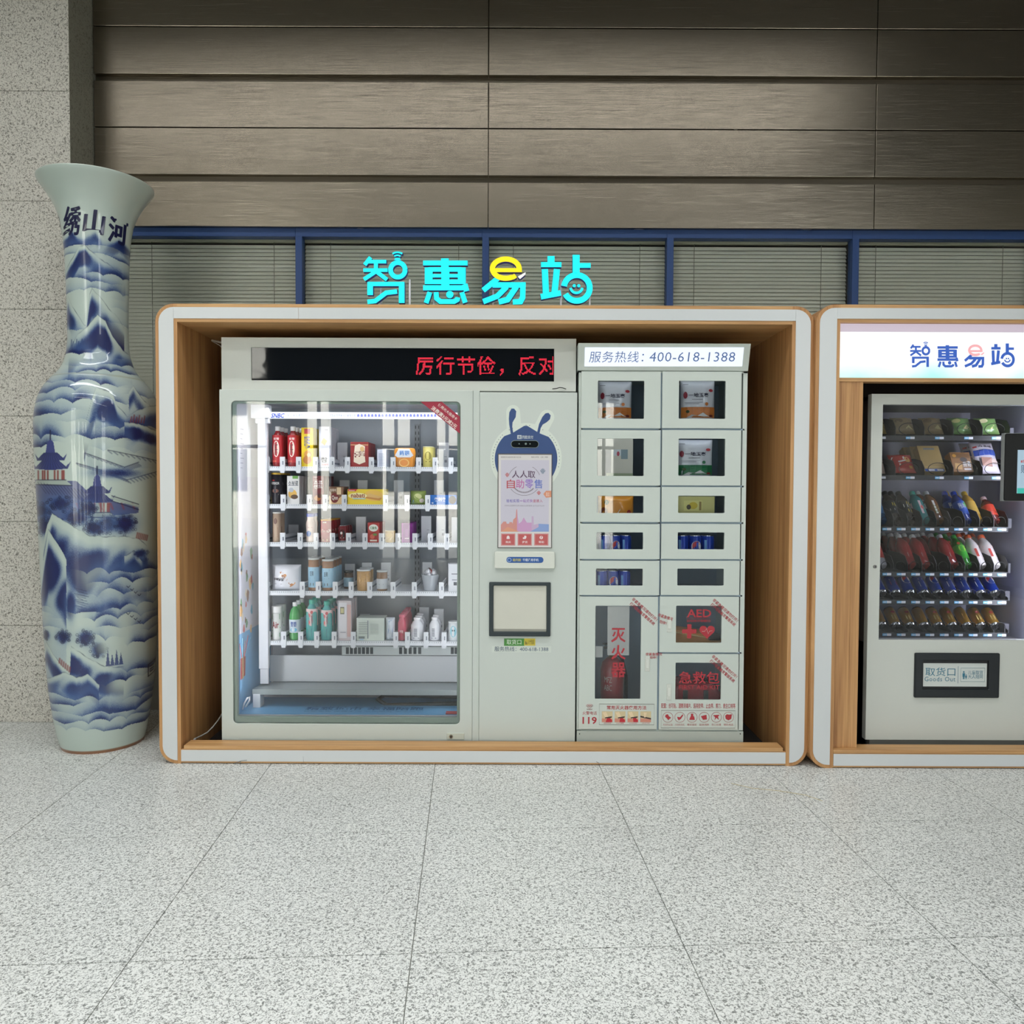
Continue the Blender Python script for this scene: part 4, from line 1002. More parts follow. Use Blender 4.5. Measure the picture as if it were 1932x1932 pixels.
    for k in range(26):
        zq = px(470, 1010 + 7.2 * k, 4.0).z; yq = Yc + .03 + rsx.rand() * .22; s_ = .012 + .014 * rsx.rand(); a = rsx.rand() * 3
        MB().add([(xw + .0008, yq + s_ * math.cos(a + t) * (.6 + .4 * (i % 2)), zq + 1.4 * s_ * math.sin(a + t)) for i, t in enumerate([j * math.pi / 3 for j in range(6)])], [range(6)]).build('poster_print', mat(cc[k % 6], .5), po2)
    zq = px(465, 1255, 3.98).z
    MB().add([(xw + .0008, Yc + .03, zq - .06), (xw + .0008, Yc + .10, zq - .05), (xw + .0008, Yc + .11, zq + .05), (xw + .0008, Yc + .03, zq + .05)], [(0, 1, 2, 3)]).add([(xw + .0012, Yc + .06, zq - .06), (xw + .0012, Yc + .075, zq - .06), (xw + .0012, Yc + .075, zq + .05), (xw + .0012, Yc + .06, zq + .05)], [(0, 1, 2, 3)], 1).build('poster_print', [mat((168, 74, 62), .5), mat((206, 186, 130), .5)], po)
    for k in range(5):
        MB().tube([(xw + .0012, Yc + .05 + .012 * k, zq + .05), (xw + .0012, Yc + .03 + .03 * k, zq + .10), (xw + .0012, Yc + .02 + .042 * k, zq + .13 + .02 * (k % 2))], .0018, 5).build('poster_print', mat(cc[(k * 2) % 6], .5), po)
    pp = wallquad(Yc + .04, Yc + .12, px(470, 905, 4.0).z, px(470, 800, 4.0).z, mat((214, 214, 222), .5), .0006, 'notice_sheet')
    for k in range(9):
        MB().add([(xw + .001, Yc + .05, px(470, 812 + 9 * k, 4.).z), (xw + .001, Yc + .10 - .01 * (k % 3), px(470, 812 + 9 * k, 4.).z), (xw + .001, Yc + .10 - .01 * (k % 3), px(470, 810.8 + 9 * k, 4.).z), (xw + .001, Yc + .05, px(470, 810.8 + 9 * k, 4.).z)], [(0, 1, 2, 3)]).build('small_print', mat((150, 152, 170), .5), pp)
    # lower panels, tray rail and vents
    xL = px(505, 1250, 4.16).x
    x0, x1, z0, z1 = rect(507, 1237, 866, 1286, 4.20); MB().box(xL, xp - .002, 4.20, 4.22, z0, z1).build('lower_panel', mat((206, 210, 216), .45), VM)
    x0, x1, z0, z1 = rect(645, 1220, 866, 1236, 4.17); vp = MB().box(x0, xp - .002, 4.17, 4.20, z0, z1).build('vent_panel', mat((196, 204, 206), .45), VM)
    t = MB()
    for xx in [652.5 + 7.6 * k for k in range(7)] + [753 + 9 * k for k in range(5)] + [850.5, 857.5]:
        a, b, c_, d = rect(xx, 1221.5, xx + 5.6, 1234, 4.168); t.box(a, b, 4.1685, 4.171, c_, d)
    t.build('slot', mat((44, 54, 62), .6), vp)
    zq0, zq1 = px(600, 1310, 4.0).z, px(600, 1300, 4.0).z
    x0 = px(476, 1300, 3.99).x
    MB().box(x0, xp - .002, 3.99, 4.0, zq0, zq1).add([(x0, 3.99, zq1), (xp - .002, 3.99, zq1), (xp - .002, 4.20, px(600, 1287, 4.2).z), (x0, 4.20, px(600, 1287, 4.2).z)], [(0, 1, 2, 3)]).build('tray_rail', mat((150, 160, 162), .35, .3), VM)
    a, b, c_, d = rect(477, 1310, 491, 1343, 3.985); MB().box(a, b, 3.985, 4.05, .197, d).build('rail_leg', mw_, VM, bevel=.002)
    fl = MB().box(chl + .001, xp - .001, Yc + .005, 4.19, .1955, .1975).build('floor_poster', mat((104, 164, 206), .4, noise=.06, scale=8), VM)
    # lettering lying on the bottom poster, seen as a mirror image on the sheet
    v, f = glyph_mesh('精致城市 幸福陪跑', .02); lo, hi = v.min(0), v.max(0); w_ = (v - lo) / (hi - lo)
    xa_, xb_ = px(578, 1340, 3.98).x, px(800, 1340, 3.98).x
    MB().add([(xa_ + (xb_ - xa_) * a, Yc + .075 + .06 * b, .1982) for a, b in w_], f).build('lettering', mat((52, 104, 150), .5), fl)
    v, f = glyph_mesh('智能零售 便捷生活 品质服务 安全放心', .0); lo, hi = v.min(0), v.max(0); w_ = (v - lo) / (hi - lo)
    MB().add([(xa_ + (xb_ - xa_) * a, Yc + .045 + .018 * b, .1982) for a, b in w_], f).build('lettering', mat((70, 124, 168), .5), fl)
    MB().box(px(842, 1350, 3.92).x, xp - .002, Yc + .01, Yc + .05, .1978, .203).build('red_tag', mat((178, 72, 72), .5), VM)
    ch = MB(); zc_ = px(780, 1318, 4.06).z
    pts = [(xp - .02, 4.08, zc_ + .006), (px(725, 1315, 4.08).x, 4.10, zc_ + .008), (px(712, 1322, 4.08).x, 4.08, zc_ - .010), (px(730, 1332, 4.06).x, 4.05, zc_ - .034), (xp - .02, 4.04, zc_ - .02)]
    ch.tube(pts, .012, 6); ch.build('cable_chain', mat((44, 52, 52), .5), VM)
    cb = MB(); q0 = px(452, 1345, 3.92)
    cb.tube([(q0.x + .012, 3.93, .204), (q0.x + .02, 3.935, .235), (q0.x + .035, 3.94, .262), (q0.x + .045, 3.94, .268), (q0.x + .045, 3.94, .25), (q0.x + .025, 3.935, .215)], .005, 7)
    cb.build('power_cable', M_WHITE, VM)
    # shelves
    rows_ = [(881, [504.5, 533.6, 564, 596, 627, 656, 701, 742, 790, 821, 851], [(646, 835), (720, 846), (837, 835)]),
             (952, [504, 535, 584, 614, 650, 728, 768, 807], [(650, 906), (684, 906), (752, 906), (828, 906)]),
             (1024, [504, 534, 567, 597, 628, 658, 689, 720, 751, 783, 812, 843], [(553.5, 990), (681, 975), (804, 974), (832, 974), (861, 976)]),
             (1116, [504, 571, 601, 633, 663, 698, 742, 782, 833], [(660, 1064), (692, 1062), (728, 1062), (806, 1061), (854, 1063)]),
             (1210, [506, 536, 568, 598, 631, 667, 747, 769, 804, 838], [(688, 1159), (800, 1146), (828, 1149)])]
    ms_ = mat((222, 226, 232), .4); mk = mat((120, 128, 142), .5)
    sx0 = px(498, 1000, YSH).x
    cw = .0130
    clip = MB().box(-cw, cw, -.006, .004, -.026, .052).box(-cw * .8, cw * .8, -.008, -.005, -.034, -.022).box(-.003, .003, .004, .30, .0, .042)
    clip.box(.001, .006, -.0085, -.006, .010, .030, 1).box(-.0034, .0034, .02, .28, .014, .024, 1)
    clm = clip.mesh('lane_divider', [ms_, mk])
    push = MB().box(-.027, .027, 0, .02, 0, 1).box(.004, .018, -.001, 0, .44, .455, 1).box(.006, .011, -.001, 0, .22, .32, 1).box(.014, .018, -.001, 0, .22, .32, 1)
    SH = []
    for yb_, clips, pushers in rows_:
        Zs = px(680, yb_, YSH).z
        S_ = MB().box(sx0, xp - .003, YSH, 4.42, Zs - .010, Zs).box(sx0, xp - .003, YSH - .004, YSH, Zs - .022, Zs + .001).build('shelf', ms_, VM)
        t = MB(); xx = sx0 + .01
        while xx < xp - .02: t.box(xx, xx + .006, YSH - .0046, YSH - .003, Zs - .007, Zs - .001); xx += .0115
        t.build('perforation', mat((176, 182, 190), .6), S_)
        for cx2 in clips:
            o = bpy.data.objects.new('lane_divider', clm); COL.objects.link(o); o.location = (px(cx2, yb_, YSH).x, YSH - .004, Zs); attach(o, S_)
        for pxx, pyt in pushers:
            Yp = 4.26 if pyt < yb_ - 44 and yb_ not in (1116, 1210, 952) else 4.36
            if yb_ == 952: Yp = 4.36
            H = px(pxx, pyt, Yp).z - Zs
            pb = MB(); pb.v = [(x_, y_, z_ * H) for x_, y_, z_ in push.v]; pb.f = push.f; pb.m = push.m; pb.sm = push.sm
            pb.build('pusher', [ms_, mk], S_, loc=(px(pxx, yb_, Yp).x, Yp, Zs))
        SH.append(Zs)
    # the machine's own lamps: led strips behind the door edges
    for lx, tx in ((gx0 + .02, -0.9), (gx1 - .01, -0.8)):
        d = bpy.data.lights.new('door_led', 'AREA'); d.shape = 'RECTANGLE'; d.size = .02; d.size_y = 1.4; d.energy = 1.6; d.color = (.93, .96, 1.0)
        o = bpy.data.objects.new('door_led', d); COL.objects.link(o); o.location = (lx, Yc + .012, 1.0)
        o.rotation_euler = (R(90), 0, 0) if False else (Vector((tx, 4.35, 1.0)) - Vector(o.location)).to_track_quat('-Z', 'Y').to_euler(); attach(o, VM)
    d = bpy.data.lights.new('bar_led', 'AREA'); d.shape = 'RECTANGLE'; d.size = 1.0; d.size_y = .03; d.energy = 2.2; d.color = (.93, .96, 1.0)
    o = bpy.data.objects.new('bar_led', d); COL.objects.link(o); o.location = ((chl + xp) / 2, 4.03, px(680, 770, 4.0).z); o.rotation_euler = (R(12), 0, 0); attach(o, VM)
    return VM, SH
VM1, SHELF = make_machine()

def slot_box(x0, x1, ytop, row, Y=4.115):
    X0, X1 = px(x0, ytop + 20, Y).x, px(x1, ytop + 20, Y).x
    return (X0 + X1) / 2, X1 - X0, px((x0 + x1) / 2, ytop, Y).z - SHELF[row]
SN = ['top', 'second', 'middle', 'fourth', 'bottom']
def stock(row, lane, x0, x1, ytop, maker, desc, cat, n=1, step=.07, Y=4.115, d=.06):
    X, w, h = slot_box(x0, x1, ytop, row, Y + (.03 if cat in ('bottle', 'can', 'jar', 'tin', 'tub', 'cup') else .004))
    o = maker(w, h, d); queue(o, X, Y, SHELF[row] + .0004, desc, cat, ORD[lane - 1], SN[row], n, step)
W_ = (236, 236, 236); K_ = (30, 28, 34)
# top shelf
tea = lambda w, h, d: p_bottle(w, h, (150, 30, 36), W_, (186, 44, 52), (.1, .78), [('e', .5, .44, .26, .2, (240, 226, 214)), ('t', '好\n茶', .36, .64, .32, .56, (90, 30, 34)), ('t', '奈雪', .25, .75, .66, .72, (250, 230, 226)), ('r', .2, .5, .12, .15, (230, 120, 90))])
stock(0, 1, 514, 534.5, 805, tea, 'red bottled tea with white cap', 'bottle', 3)
stock(0, 2, 543, 563.5, 805, tea, 'red bottled tea with white cap', 'bottle', 3)
stock(0, 3, 569, 591, 807, lambda w, h, d: p_box(w, h, d, (240, 206, 30), [('r', .25, .75, .84, .97, (190, 40, 40)), ('t', '마가렛트', .25, .72, .45, .8, (40, 60, 150)), ('e', .55, .32, .32, .10, (214, 150, 60)), ('e', .5, .18, .36, .11, (196, 122, 44)), ('e', .62, .3, .16, .05, (238, 200, 130))], name='biscuit_box'), 'tall yellow biscuit box', 'box', 3, .055, d=.05)
stock(0, 4, 602, 622, 805, lambda w, h, d: p_box(w, h, d, (226, 228, 236), [('p', [(.45, .72), (.8, .64), (.55, .53), (.2, .6)], (206, 172, 110)), ('t', '참', .18, .8, .11, .24, (40, 44, 70)), ('t', '크래커', .25, .85, .03, .08, (200, 90, 100)), ('t', 'CROWN', .55, .85, .9, .93, (150, 150, 170))], name='cracker_box'), 'tall white cracker box', 'box', 4, .058, d=.05)
stock(0, 6, 661.5, 695, 834, lambda w, h, d: p_box(w, h, d, (146, 40, 42), [('r', 0, 1, .86, .9, (196, 150, 110)), ('p', [(.2, .5), (.25, .85), (.5, .92), (.82, .82), (.8, .5), (.84, .2), (.5, .1), (.18, .2)], (240, 226, 206)), ('t', '카스타드', .34, .66, .25, .78, (120, 40, 36), -1.45), ('e', .66, .72, .12, .1, (226, 190, 130))], name='custard_box'), 'dark red cake box', 'box', 4, .055, d=.05)
stock(0, 7, 712, 729, 848, lambda w, h, d: p_box(w, h, d, (206, 212, 228), [('r', .2, .8, .1 + .08 * k, .13 + .08 * k, (150, 162, 190)) for k in range(9)], name='small_carton'), 'small pale blue printed carton', 'box', 2, .06)
def jelly(w, h, d):
    o = MB().lathe([(w * .40, 0), (w * .46, h * .1), (w * .5, h * .8), (w * .47, h * .95), (w * .42, h)], 0, w * .32, 24, sq=5).build('jelly_cup', mat((232, 152, 44), .2, coat=.5))
    o.scale = (1, .62, 1); ms = []; t = prints([('p', [(.08, .6), (.25, .95), (.75, .95), (.93, .6), (.8, .5), (.2, .5)], (226, 232, 240)), ('t', '蒟蒻', .28, .75, .6, .85, (60, 130, 210)), ('e', .5, .22, .24, .22, (242, 190, 90)), ('e', .5, .22, .19, .17, (228, 140, 40))], w, h, ms, -.18 * w - .004)
    t.build('printing', ms, o); return o
stock(0, 8, 745, 785, 846, jelly, 'orange fruit jelly cup', 'cup', 1)
stock(0, 9, 798, 819, 843, lambda w, h, d: p_can(w, h, (206, 196, 110), (216, 212, 160), [('e', .5, .55, .3, .2, (150, 140, 60)), ('r', .3, .7, .25, .3, (120, 110, 50))], name='snack_tube'), 'pale yellow snack tube', 'can', 2)
# second shelf
stock(1, 1, 512, 533, 892, lambda w, h, d: p_can(w, h, (32, 30, 40), (206, 170, 60), [('r', 0, 1, .03, .22, (196, 164, 62)), ('t', 'NEXXOR', .1, .85, .62, .7, (236, 236, 236)), ('r', .2, .45, .74, .77, (200, 50, 50)), ('e', .5, .42, .3, .06, (120, 80, 70)), ('r', .15, .8, .3, .31, (160, 150, 140))], name='chocolate_tin', lidh=.06), 'black and gold round tin', 'tin', 3, .072)
stock(1, 2, 542, 565, 898, lambda w, h, d: p_box(w, h, d, (230, 230, 230), [('r', .45, .9, .9, 1.0, (110, 170, 80)), ('t', '소보로', .1, .92, .66, .82, (50, 66, 80)), ('e', .45, .36, .35, .16, (226, 180, 90)), ('e', .6, .26, .3, .08, (90, 62, 40)), ('e', .35, .5, .2, .08, (180, 186, 196))], name='biscuit_box'), 'white streusel biscuit box', 'box', 3, .075)
stock(1, 3, 590, 611, 898, lambda w, h, d: p_box(w, h, d, (116, 34, 44), [('t', '쵸코\n샌드', .12, .88, .56, .84, (240, 226, 226)), ('e', .45, .22, .3, .1, (200, 126, 60)), ('e', .65, .30, .22, .08, (90, 44, 34)), ('r', .1, .45, .94, .97, (230, 200, 200))], name='biscuit_box'), 'dark red sandwich biscuit box', 'box', 4, .06, d=.05)
stock(1, 4, 621, 648, 918, lambda w, h, d: p_box(w, h, d, (122, 84, 58), [('p', [(.0, .02), (1, .02), (1, .55), (.5, .2), (0, .5)], (222, 190, 140)), ('e', .4, .36, .28, .28, (120, 30, 34)), ('t', 'Qoo', .2, .62, .22, .5, (240, 230, 220)), ('r', .55, .85, .55, .95, (226, 200, 160)), ('t', '빅파이', .1, .5, .7, .88, (240, 226, 206))], name='pie_box'), 'brown chocolate pie box', 'box', 2, .07)
stock(1, 5, 656, 724, 923, lambda w, h, d: p_box(w, h, d, (238, 210, 52), [('e', .72, .58, .26, .36, (240, 196, 90)), ('p', [(.48, .42), (.9, .25), (.95, .42), (.6, .66)], (206, 140, 70)), ('p', [(.48, .52), (.86, .4), (.95, .5), (.6, .74)], (232, 190, 120)), ('e', .28, .56, .26, .2, (250, 240, 180)), ('t', 'nabati', .1, .48, .44, .74, (150, 40, 40)), ('p', [(.02, .85), (.02, 1), (.28, 1), (.22, .85)], (200, 46, 46)), ('t', 'Richeese', .05, .2, .87, .95, (250, 240, 230)), ('r', .15, .5, .34, .4, (150, 200, 220))], name='wafer_box'), 'long yellow cheese wafer box', 'box', 3, .055, d=.05)
stock(1, 7, 774, 803, 926, lambda w, h, d: p_bag(w, h, .05, (140, 160, 80), [('e', .5, .6, .25, .2, (206, 210, 150)), ('e', .75, .3, .15, .15, (206, 196, 190)), ('p', [(.1, .1), (.3, .1), (.2, .35)], (120, 170, 220))], seed=2), 'olive green snack pouch', 'bag', 1)
stock(1, 8, 812, 861, 934, lambda w, h, d: p_box(w, h, d, (40, 110, 190), [('t', '奥利奥', .15, .6, .35, .75, (236, 240, 246)), ('e', .85, .5, .14, .42, (30, 34, 40)), ('r', .05, .12, .1, .25, (220, 230, 240))], name='cookie_packet'), 'blue sandwich cookie packet', 'packet', 1)
# middle shelf
stock(2, 1, 515, 530.5, 966, lambda w, h, d: p_can(w, h, (196, 172, 150), (230, 230, 226), [('r', .2, .8, .15, .5, (150, 110, 90)), ('e', .5, .7, .2, .1, (120, 90, 80))], name='snack_tube'), 'slim beige snack tube', 'can', 2)
stock(2, 3, 578, 595.5, 969, lambda w, h, d: p_bottle(w, h, (226, 206, 196), (40, 80, 190), None, items=[('e', .4, .3, .25, .1, (60, 110, 190)), ('r', .3, .8, .5, .53, (206, 160, 150))], neck=.75, name='yoghurt_jar', waist=.12), 'cream plastic jar with blue lid', 'jar', 2, .062)
stock(2, 4, 605, 627, 980, lambda w, h, d: p_can(w, h, (166, 36, 46), (232, 170, 50), [('t', '巧克力', .35, .62, .2, .8, (240, 200, 190), -1.57), ('r', .3, .6, .84, .9, (240, 220, 210)), ('r', .3, .7, .05, .14, (230, 190, 150))], name='chocolate_tin'), 'red tin with yellow lid', 'tin', 4, .064)
stock(2, 5, 639, 656.5, 991, lambda w, h, d: p_soda(w, h, (110, 24, 32), [('e', .5, .5, .3, .25, (30, 22, 26)), ('e', .42, .55, .12, .08, (230, 220, 214)), ('r', .3, .7, .25, .3, (220, 190, 190))], metal=.2), 'dark red drink can', 'can', 3, .058)
stock(2, 7, 694, 716, 986, lambda w, h, d: p_box(w, h, d, (180, 60, 56), [('e', .5, .73, .4, .18, (236, 240, 230)), ('t', '优酸乳', .2, .8, .66, .8, (40, 120, 60)), ('e', .4, .3, .2, .12, (220, 110, 90)), ('e', .62, .4, .18, .06, (110, 150, 70)), ('r', .2, .8, .06, .14, (240, 226, 214))], name='juice_carton'), 'red milk drink carton', 'carton', 3, .06)
stock(2, 8, 727, 746, 1001, lambda w, h, d: p_can(w, h, (206, 170, 90), (220, 200, 150), [('p', [(.2, .3), (.6, .25), (.8, .5), (.4, .45)], (240, 220, 170)), ('r', .2, .8, .72, .8, (150, 110, 50))], name='snack_tin'), 'short mustard yellow tin', 'tin', 1)
stock(2, 9, 758, 777.5, 987, lambda w, h, d: p_box(w, h, d, (126, 28, 130), [('r', .0, .12, 0, 1, (170, 80, 170)), ('r', .3, .7, .2, .24, (206, 160, 206)), ('r', .35, .65, .3, .7, (140, 44, 146))], name='gum_box'), 'bright purple candy box', 'box', 4, .05, d=.045)
# fourth shelf
stock(3, 1, 511, 566, 1066, lambda w, h, d: p_bag(w, h, .06, (222, 224, 232), [('p', [(.3, .72), (.38, .74), (.78, .22), (.7, .16)], (196, 138, 92)), ('p', [(.42, .62), (.5, .66), (.84, .3), (.78, .22)], (214, 160, 112)), ('p', [(.36, .58), (.42, .62), (.74, .2), (.66, .14)], (180, 120, 80)), ('t', '무뼈닭발', .08, .45, .38, .5, (60, 60, 70)), ('r', .1, .4, .25, .27, (160, 160, 170))], seed=3), 'white pouch of chicken feet', 'bag', 1)
blu = lambda w, h, d: p_jar(w, h, (150, 104, 70), (206, 208, 206), (.1, .72, (150, 196, 222)), [('t', '坚果', .25, .6, .45, .6, (60, 90, 120)), ('r', .25, .7, .38, .4, (80, 110, 140)), ('r', .3, .6, .16, .24, (60, 70, 80)), ('r', .2, .75, .64, .66, (90, 120, 150))], name='nut_jar', lidh=.06)
stock(3, 2, 582, 602.5, 1052, blu, 'nut jar with sky blue label', 'jar', 3, .065); stock(3, 3, 608, 629.5, 1055, blu, 'nut jar with sky blue label', 'jar', 4, .065)
stock(3, 4, 649, 667, 1076, lambda w, h, d: p_jar(w, h, (96, 74, 58), (40, 46, 50), (.12, .62, (150, 186, 206)), [('r', .25, .75, .3, .34, (70, 90, 110))], name='nut_jar'), 'small nut jar with dark lid', 'jar', 1, Y=4.2)
stock(3, 5, 673, 699, 1074, lambda w, h, d: p_jar(w, h, (200, 160, 104), (216, 220, 220), None, [], name='biscuit_jar', lidh=.08), 'clear jar of golden biscuits', 'jar', 2, .08)
stock(3, 6, 711, 731, 1076, lambda w, h, d: p_jar(w, h, (140, 110, 84), (206, 210, 212), (.1, .6, (200, 206, 212)), [('r', .3, .7, .3, .35, (120, 126, 140))], name='biscuit_jar', lidh=.08), 'clear jar with pale label', 'jar', 1)
def tub(w, h, d):
    o = MB().lathe([(w * .34, 0), (w * .36, .004), (w * .48, h * .62), (w * .5, h * .64), (w * .47, h * .63)], 0, w * .5, 22).build('sweets_tub', mat((176, 182, 190), .15, coat=.5))
    rs = np.random.RandomState(4)
    for k in range(9):
        a = rs.rand() * 6.28; r_ = w * .26 * math.sqrt(rs.rand()); c = MB(); col = [(206, 208, 214), (150, 60, 56), (60, 56, 60), (222, 224, 230)][k % 4]
        q = [(r_ * math.cos(a) + (rs.rand() - .5) * .03, w * .5 + r_ * math.sin(a) + (rs.rand() - .5) * .02, h * .55 + (rs.rand() - .3) * h * .35) for _ in range(8)]
        bm_ = MB(); cx, cz = r_ * math.cos(a), h * (.58 + .2 * rs.rand()); bm_.lathe([(0.0005, cz - .018), (.014, cz - .008), (.017, cz), (.011, cz + .012), (.0005, cz + .02)], cx, w * .5 + r_ * math.sin(a), 7)
        bm_.build('wrapped_sweet', mat(col, .25, .4), o)
    return o
stock(3, 8, 794, 828, 1068, tub, 'clear tub of silver wrapped sweets', 'tub', 1)
stock(3, 9, 846, 866, 1064, lambda w, h, d: p_box(w, h, d, (216, 220, 226), [('r', .3, .9, .62, .65, (110, 116, 130)), ('r', .35, .8, .4, .44, (150, 156, 170)), ('r', .5, .8, .22, .34, (60, 66, 80))], name='tissue_pack'), 'white printed pack', 'packet', 1)
# bottom shelf
stock(4, 1, 513.5, 532.5, 1143, lambda w, h, d: p_can(w, h, (226, 228, 226), (238, 238, 238), [('r', .1, .9, .62, .78, (40, 130, 70)), ('r', .1, .9, .1, .22, (60, 160, 90)), ('t', 'Air', .15, .8, .36, .56, (150, 60, 70)), ('p', [(.05, .25), (.95, .35), (.95, .4), (.05, .3)], (70, 170, 90))], name='spray_can', lidh=.2), 'white and green spray can', 'can', 2)
stock(4, 2, 546, 567, 1136, lambda w, h, d: p_bottle(w, h, (70, 160, 84), W_, (210, 222, 232), (.2, .55), [('t', '雪碧', .25, .75, .36, .5, (60, 90, 160)), ('e', .5, .28, .3, .06, (120, 190, 220))], neck=.36), 'green soda bottle with pale label', 'bottle', 3)
pch = lambda w, h, d: p_bottle(w, h, (60, 160, 160), (40, 170, 150), (228, 206, 206), (.36, .78), [('e', .35, .62, .14, .05, (206, 90, 96)), ('e', .6, .7, .12, .04, (196, 80, 90)), ('e', .3, .45, .16, .06, (214, 100, 100)), ('t', '桃桃', .55, .85, .42, .66, (140, 90, 100)), ('r', .55, .85, .1, .3, (70, 150, 160))], neck=.45, sq=3.2)
stock(4, 3, 578, 599, 1131, pch, 'teal peach drink bottle', 'bottle', 3); stock(4, 4, 606, 627.5, 1134, pch, 'teal peach drink bottle', 'bottle', 3)
stock(4, 5, 637, 663, 1133, lambda w, h, d: p_box(w, h, .04, (206, 196, 200), [('r', .0, .1, 0, 1, (170, 170, 178)), ('r', .1, .68, .06, .95, (222, 220, 226)), ('r', .2, .5, .66, .84, (120, 120, 100)), ('r', .24, .46, .69, .81, (206, 200, 150)), ('r', .7, .98, .1, .9, (206, 170, 166)), ('r', .2, .6, .2, .22, (170, 170, 180))], name='tumbler_box'), 'tall pearl grey gift box', 'box', 3, .06)
stock(4, 6, 673, 725, 1166, lambda w, h, d: p_box(w, h, .10, (204, 214, 206), [('r', .08, .4, .3 + .08 * k, .33 + .08 * k, (150, 160, 156)) for k in range(7)] + [('r', .5, .8, .3 + .06 * k, .32 + .06 * k, (160, 170, 166)) for k in range(8)] + [('r', .4, .43, .1, .9, (110, 124, 130)), ('r', .08, .3, .1, .2, (120, 130, 130)), ('r', .12, .26, .04, .08, (150, 190, 220))], name='mask_carton'), 'white carton of small print', 'carton', 1)
stock(4, 7, 727, 744, 1166, lambda w, h, d: p_bag(w, h, .05, (206, 216, 226), [('p', [(.3, .3), (.8, .35), (.75, .9), (.4, .85)], (80, 140, 200)), ('p', [(.1, .1), (.6, .05), (.5, .25)], (130, 180, 220))], seed=5), 'blue and white tissue pouch', 'bag', 1)
stock(4, 8, 751, 767, 1159, lambda w, h, d: p_bottle(w, h, (196, 70, 96), (206, 90, 116), None, items=[('r', .2, .8, .1, .35, (150, 90, 60)), ('t', '樱花', .3, .7, .3, .5, (240, 200, 206))], neck=.62, name='lotion_bottle'), 'slim pink lotion bottle', 'bottle', 6, .05)
lot = lambda w, h, d: p_bottle(w, h, (226, 228, 234), (238, 238, 242), None, items=[('r', .3, .55, .2 + .06 * k, .23 + .06 * k, (110, 116, 130)) for k in range(6)] + [('r', .25, .7, .1, .14, (150, 156, 170))], neck=.5, name='shampoo_bottle')
stock(4, 9, 775, 799, 1165, lot, 'white shampoo bottle', 'bottle', 3); stock(4, 10, 810, 830, 1164, lot, 'white shampoo bottle', 'bottle', 2)
stock(4, 11, 846, 866, 1172, lambda w, h, d: p_can(w, h, (226, 232, 236), (236, 240, 240), [('e', .5, .5, .3, .3, (150, 206, 220)), ('e', .42, .55, .05, .05, (60, 80, 90)), ('e', .58, .55, .05, .05, (60, 80, 90))], name='wipes_tub'), 'white and mint wipes tub', 'tub', 1)
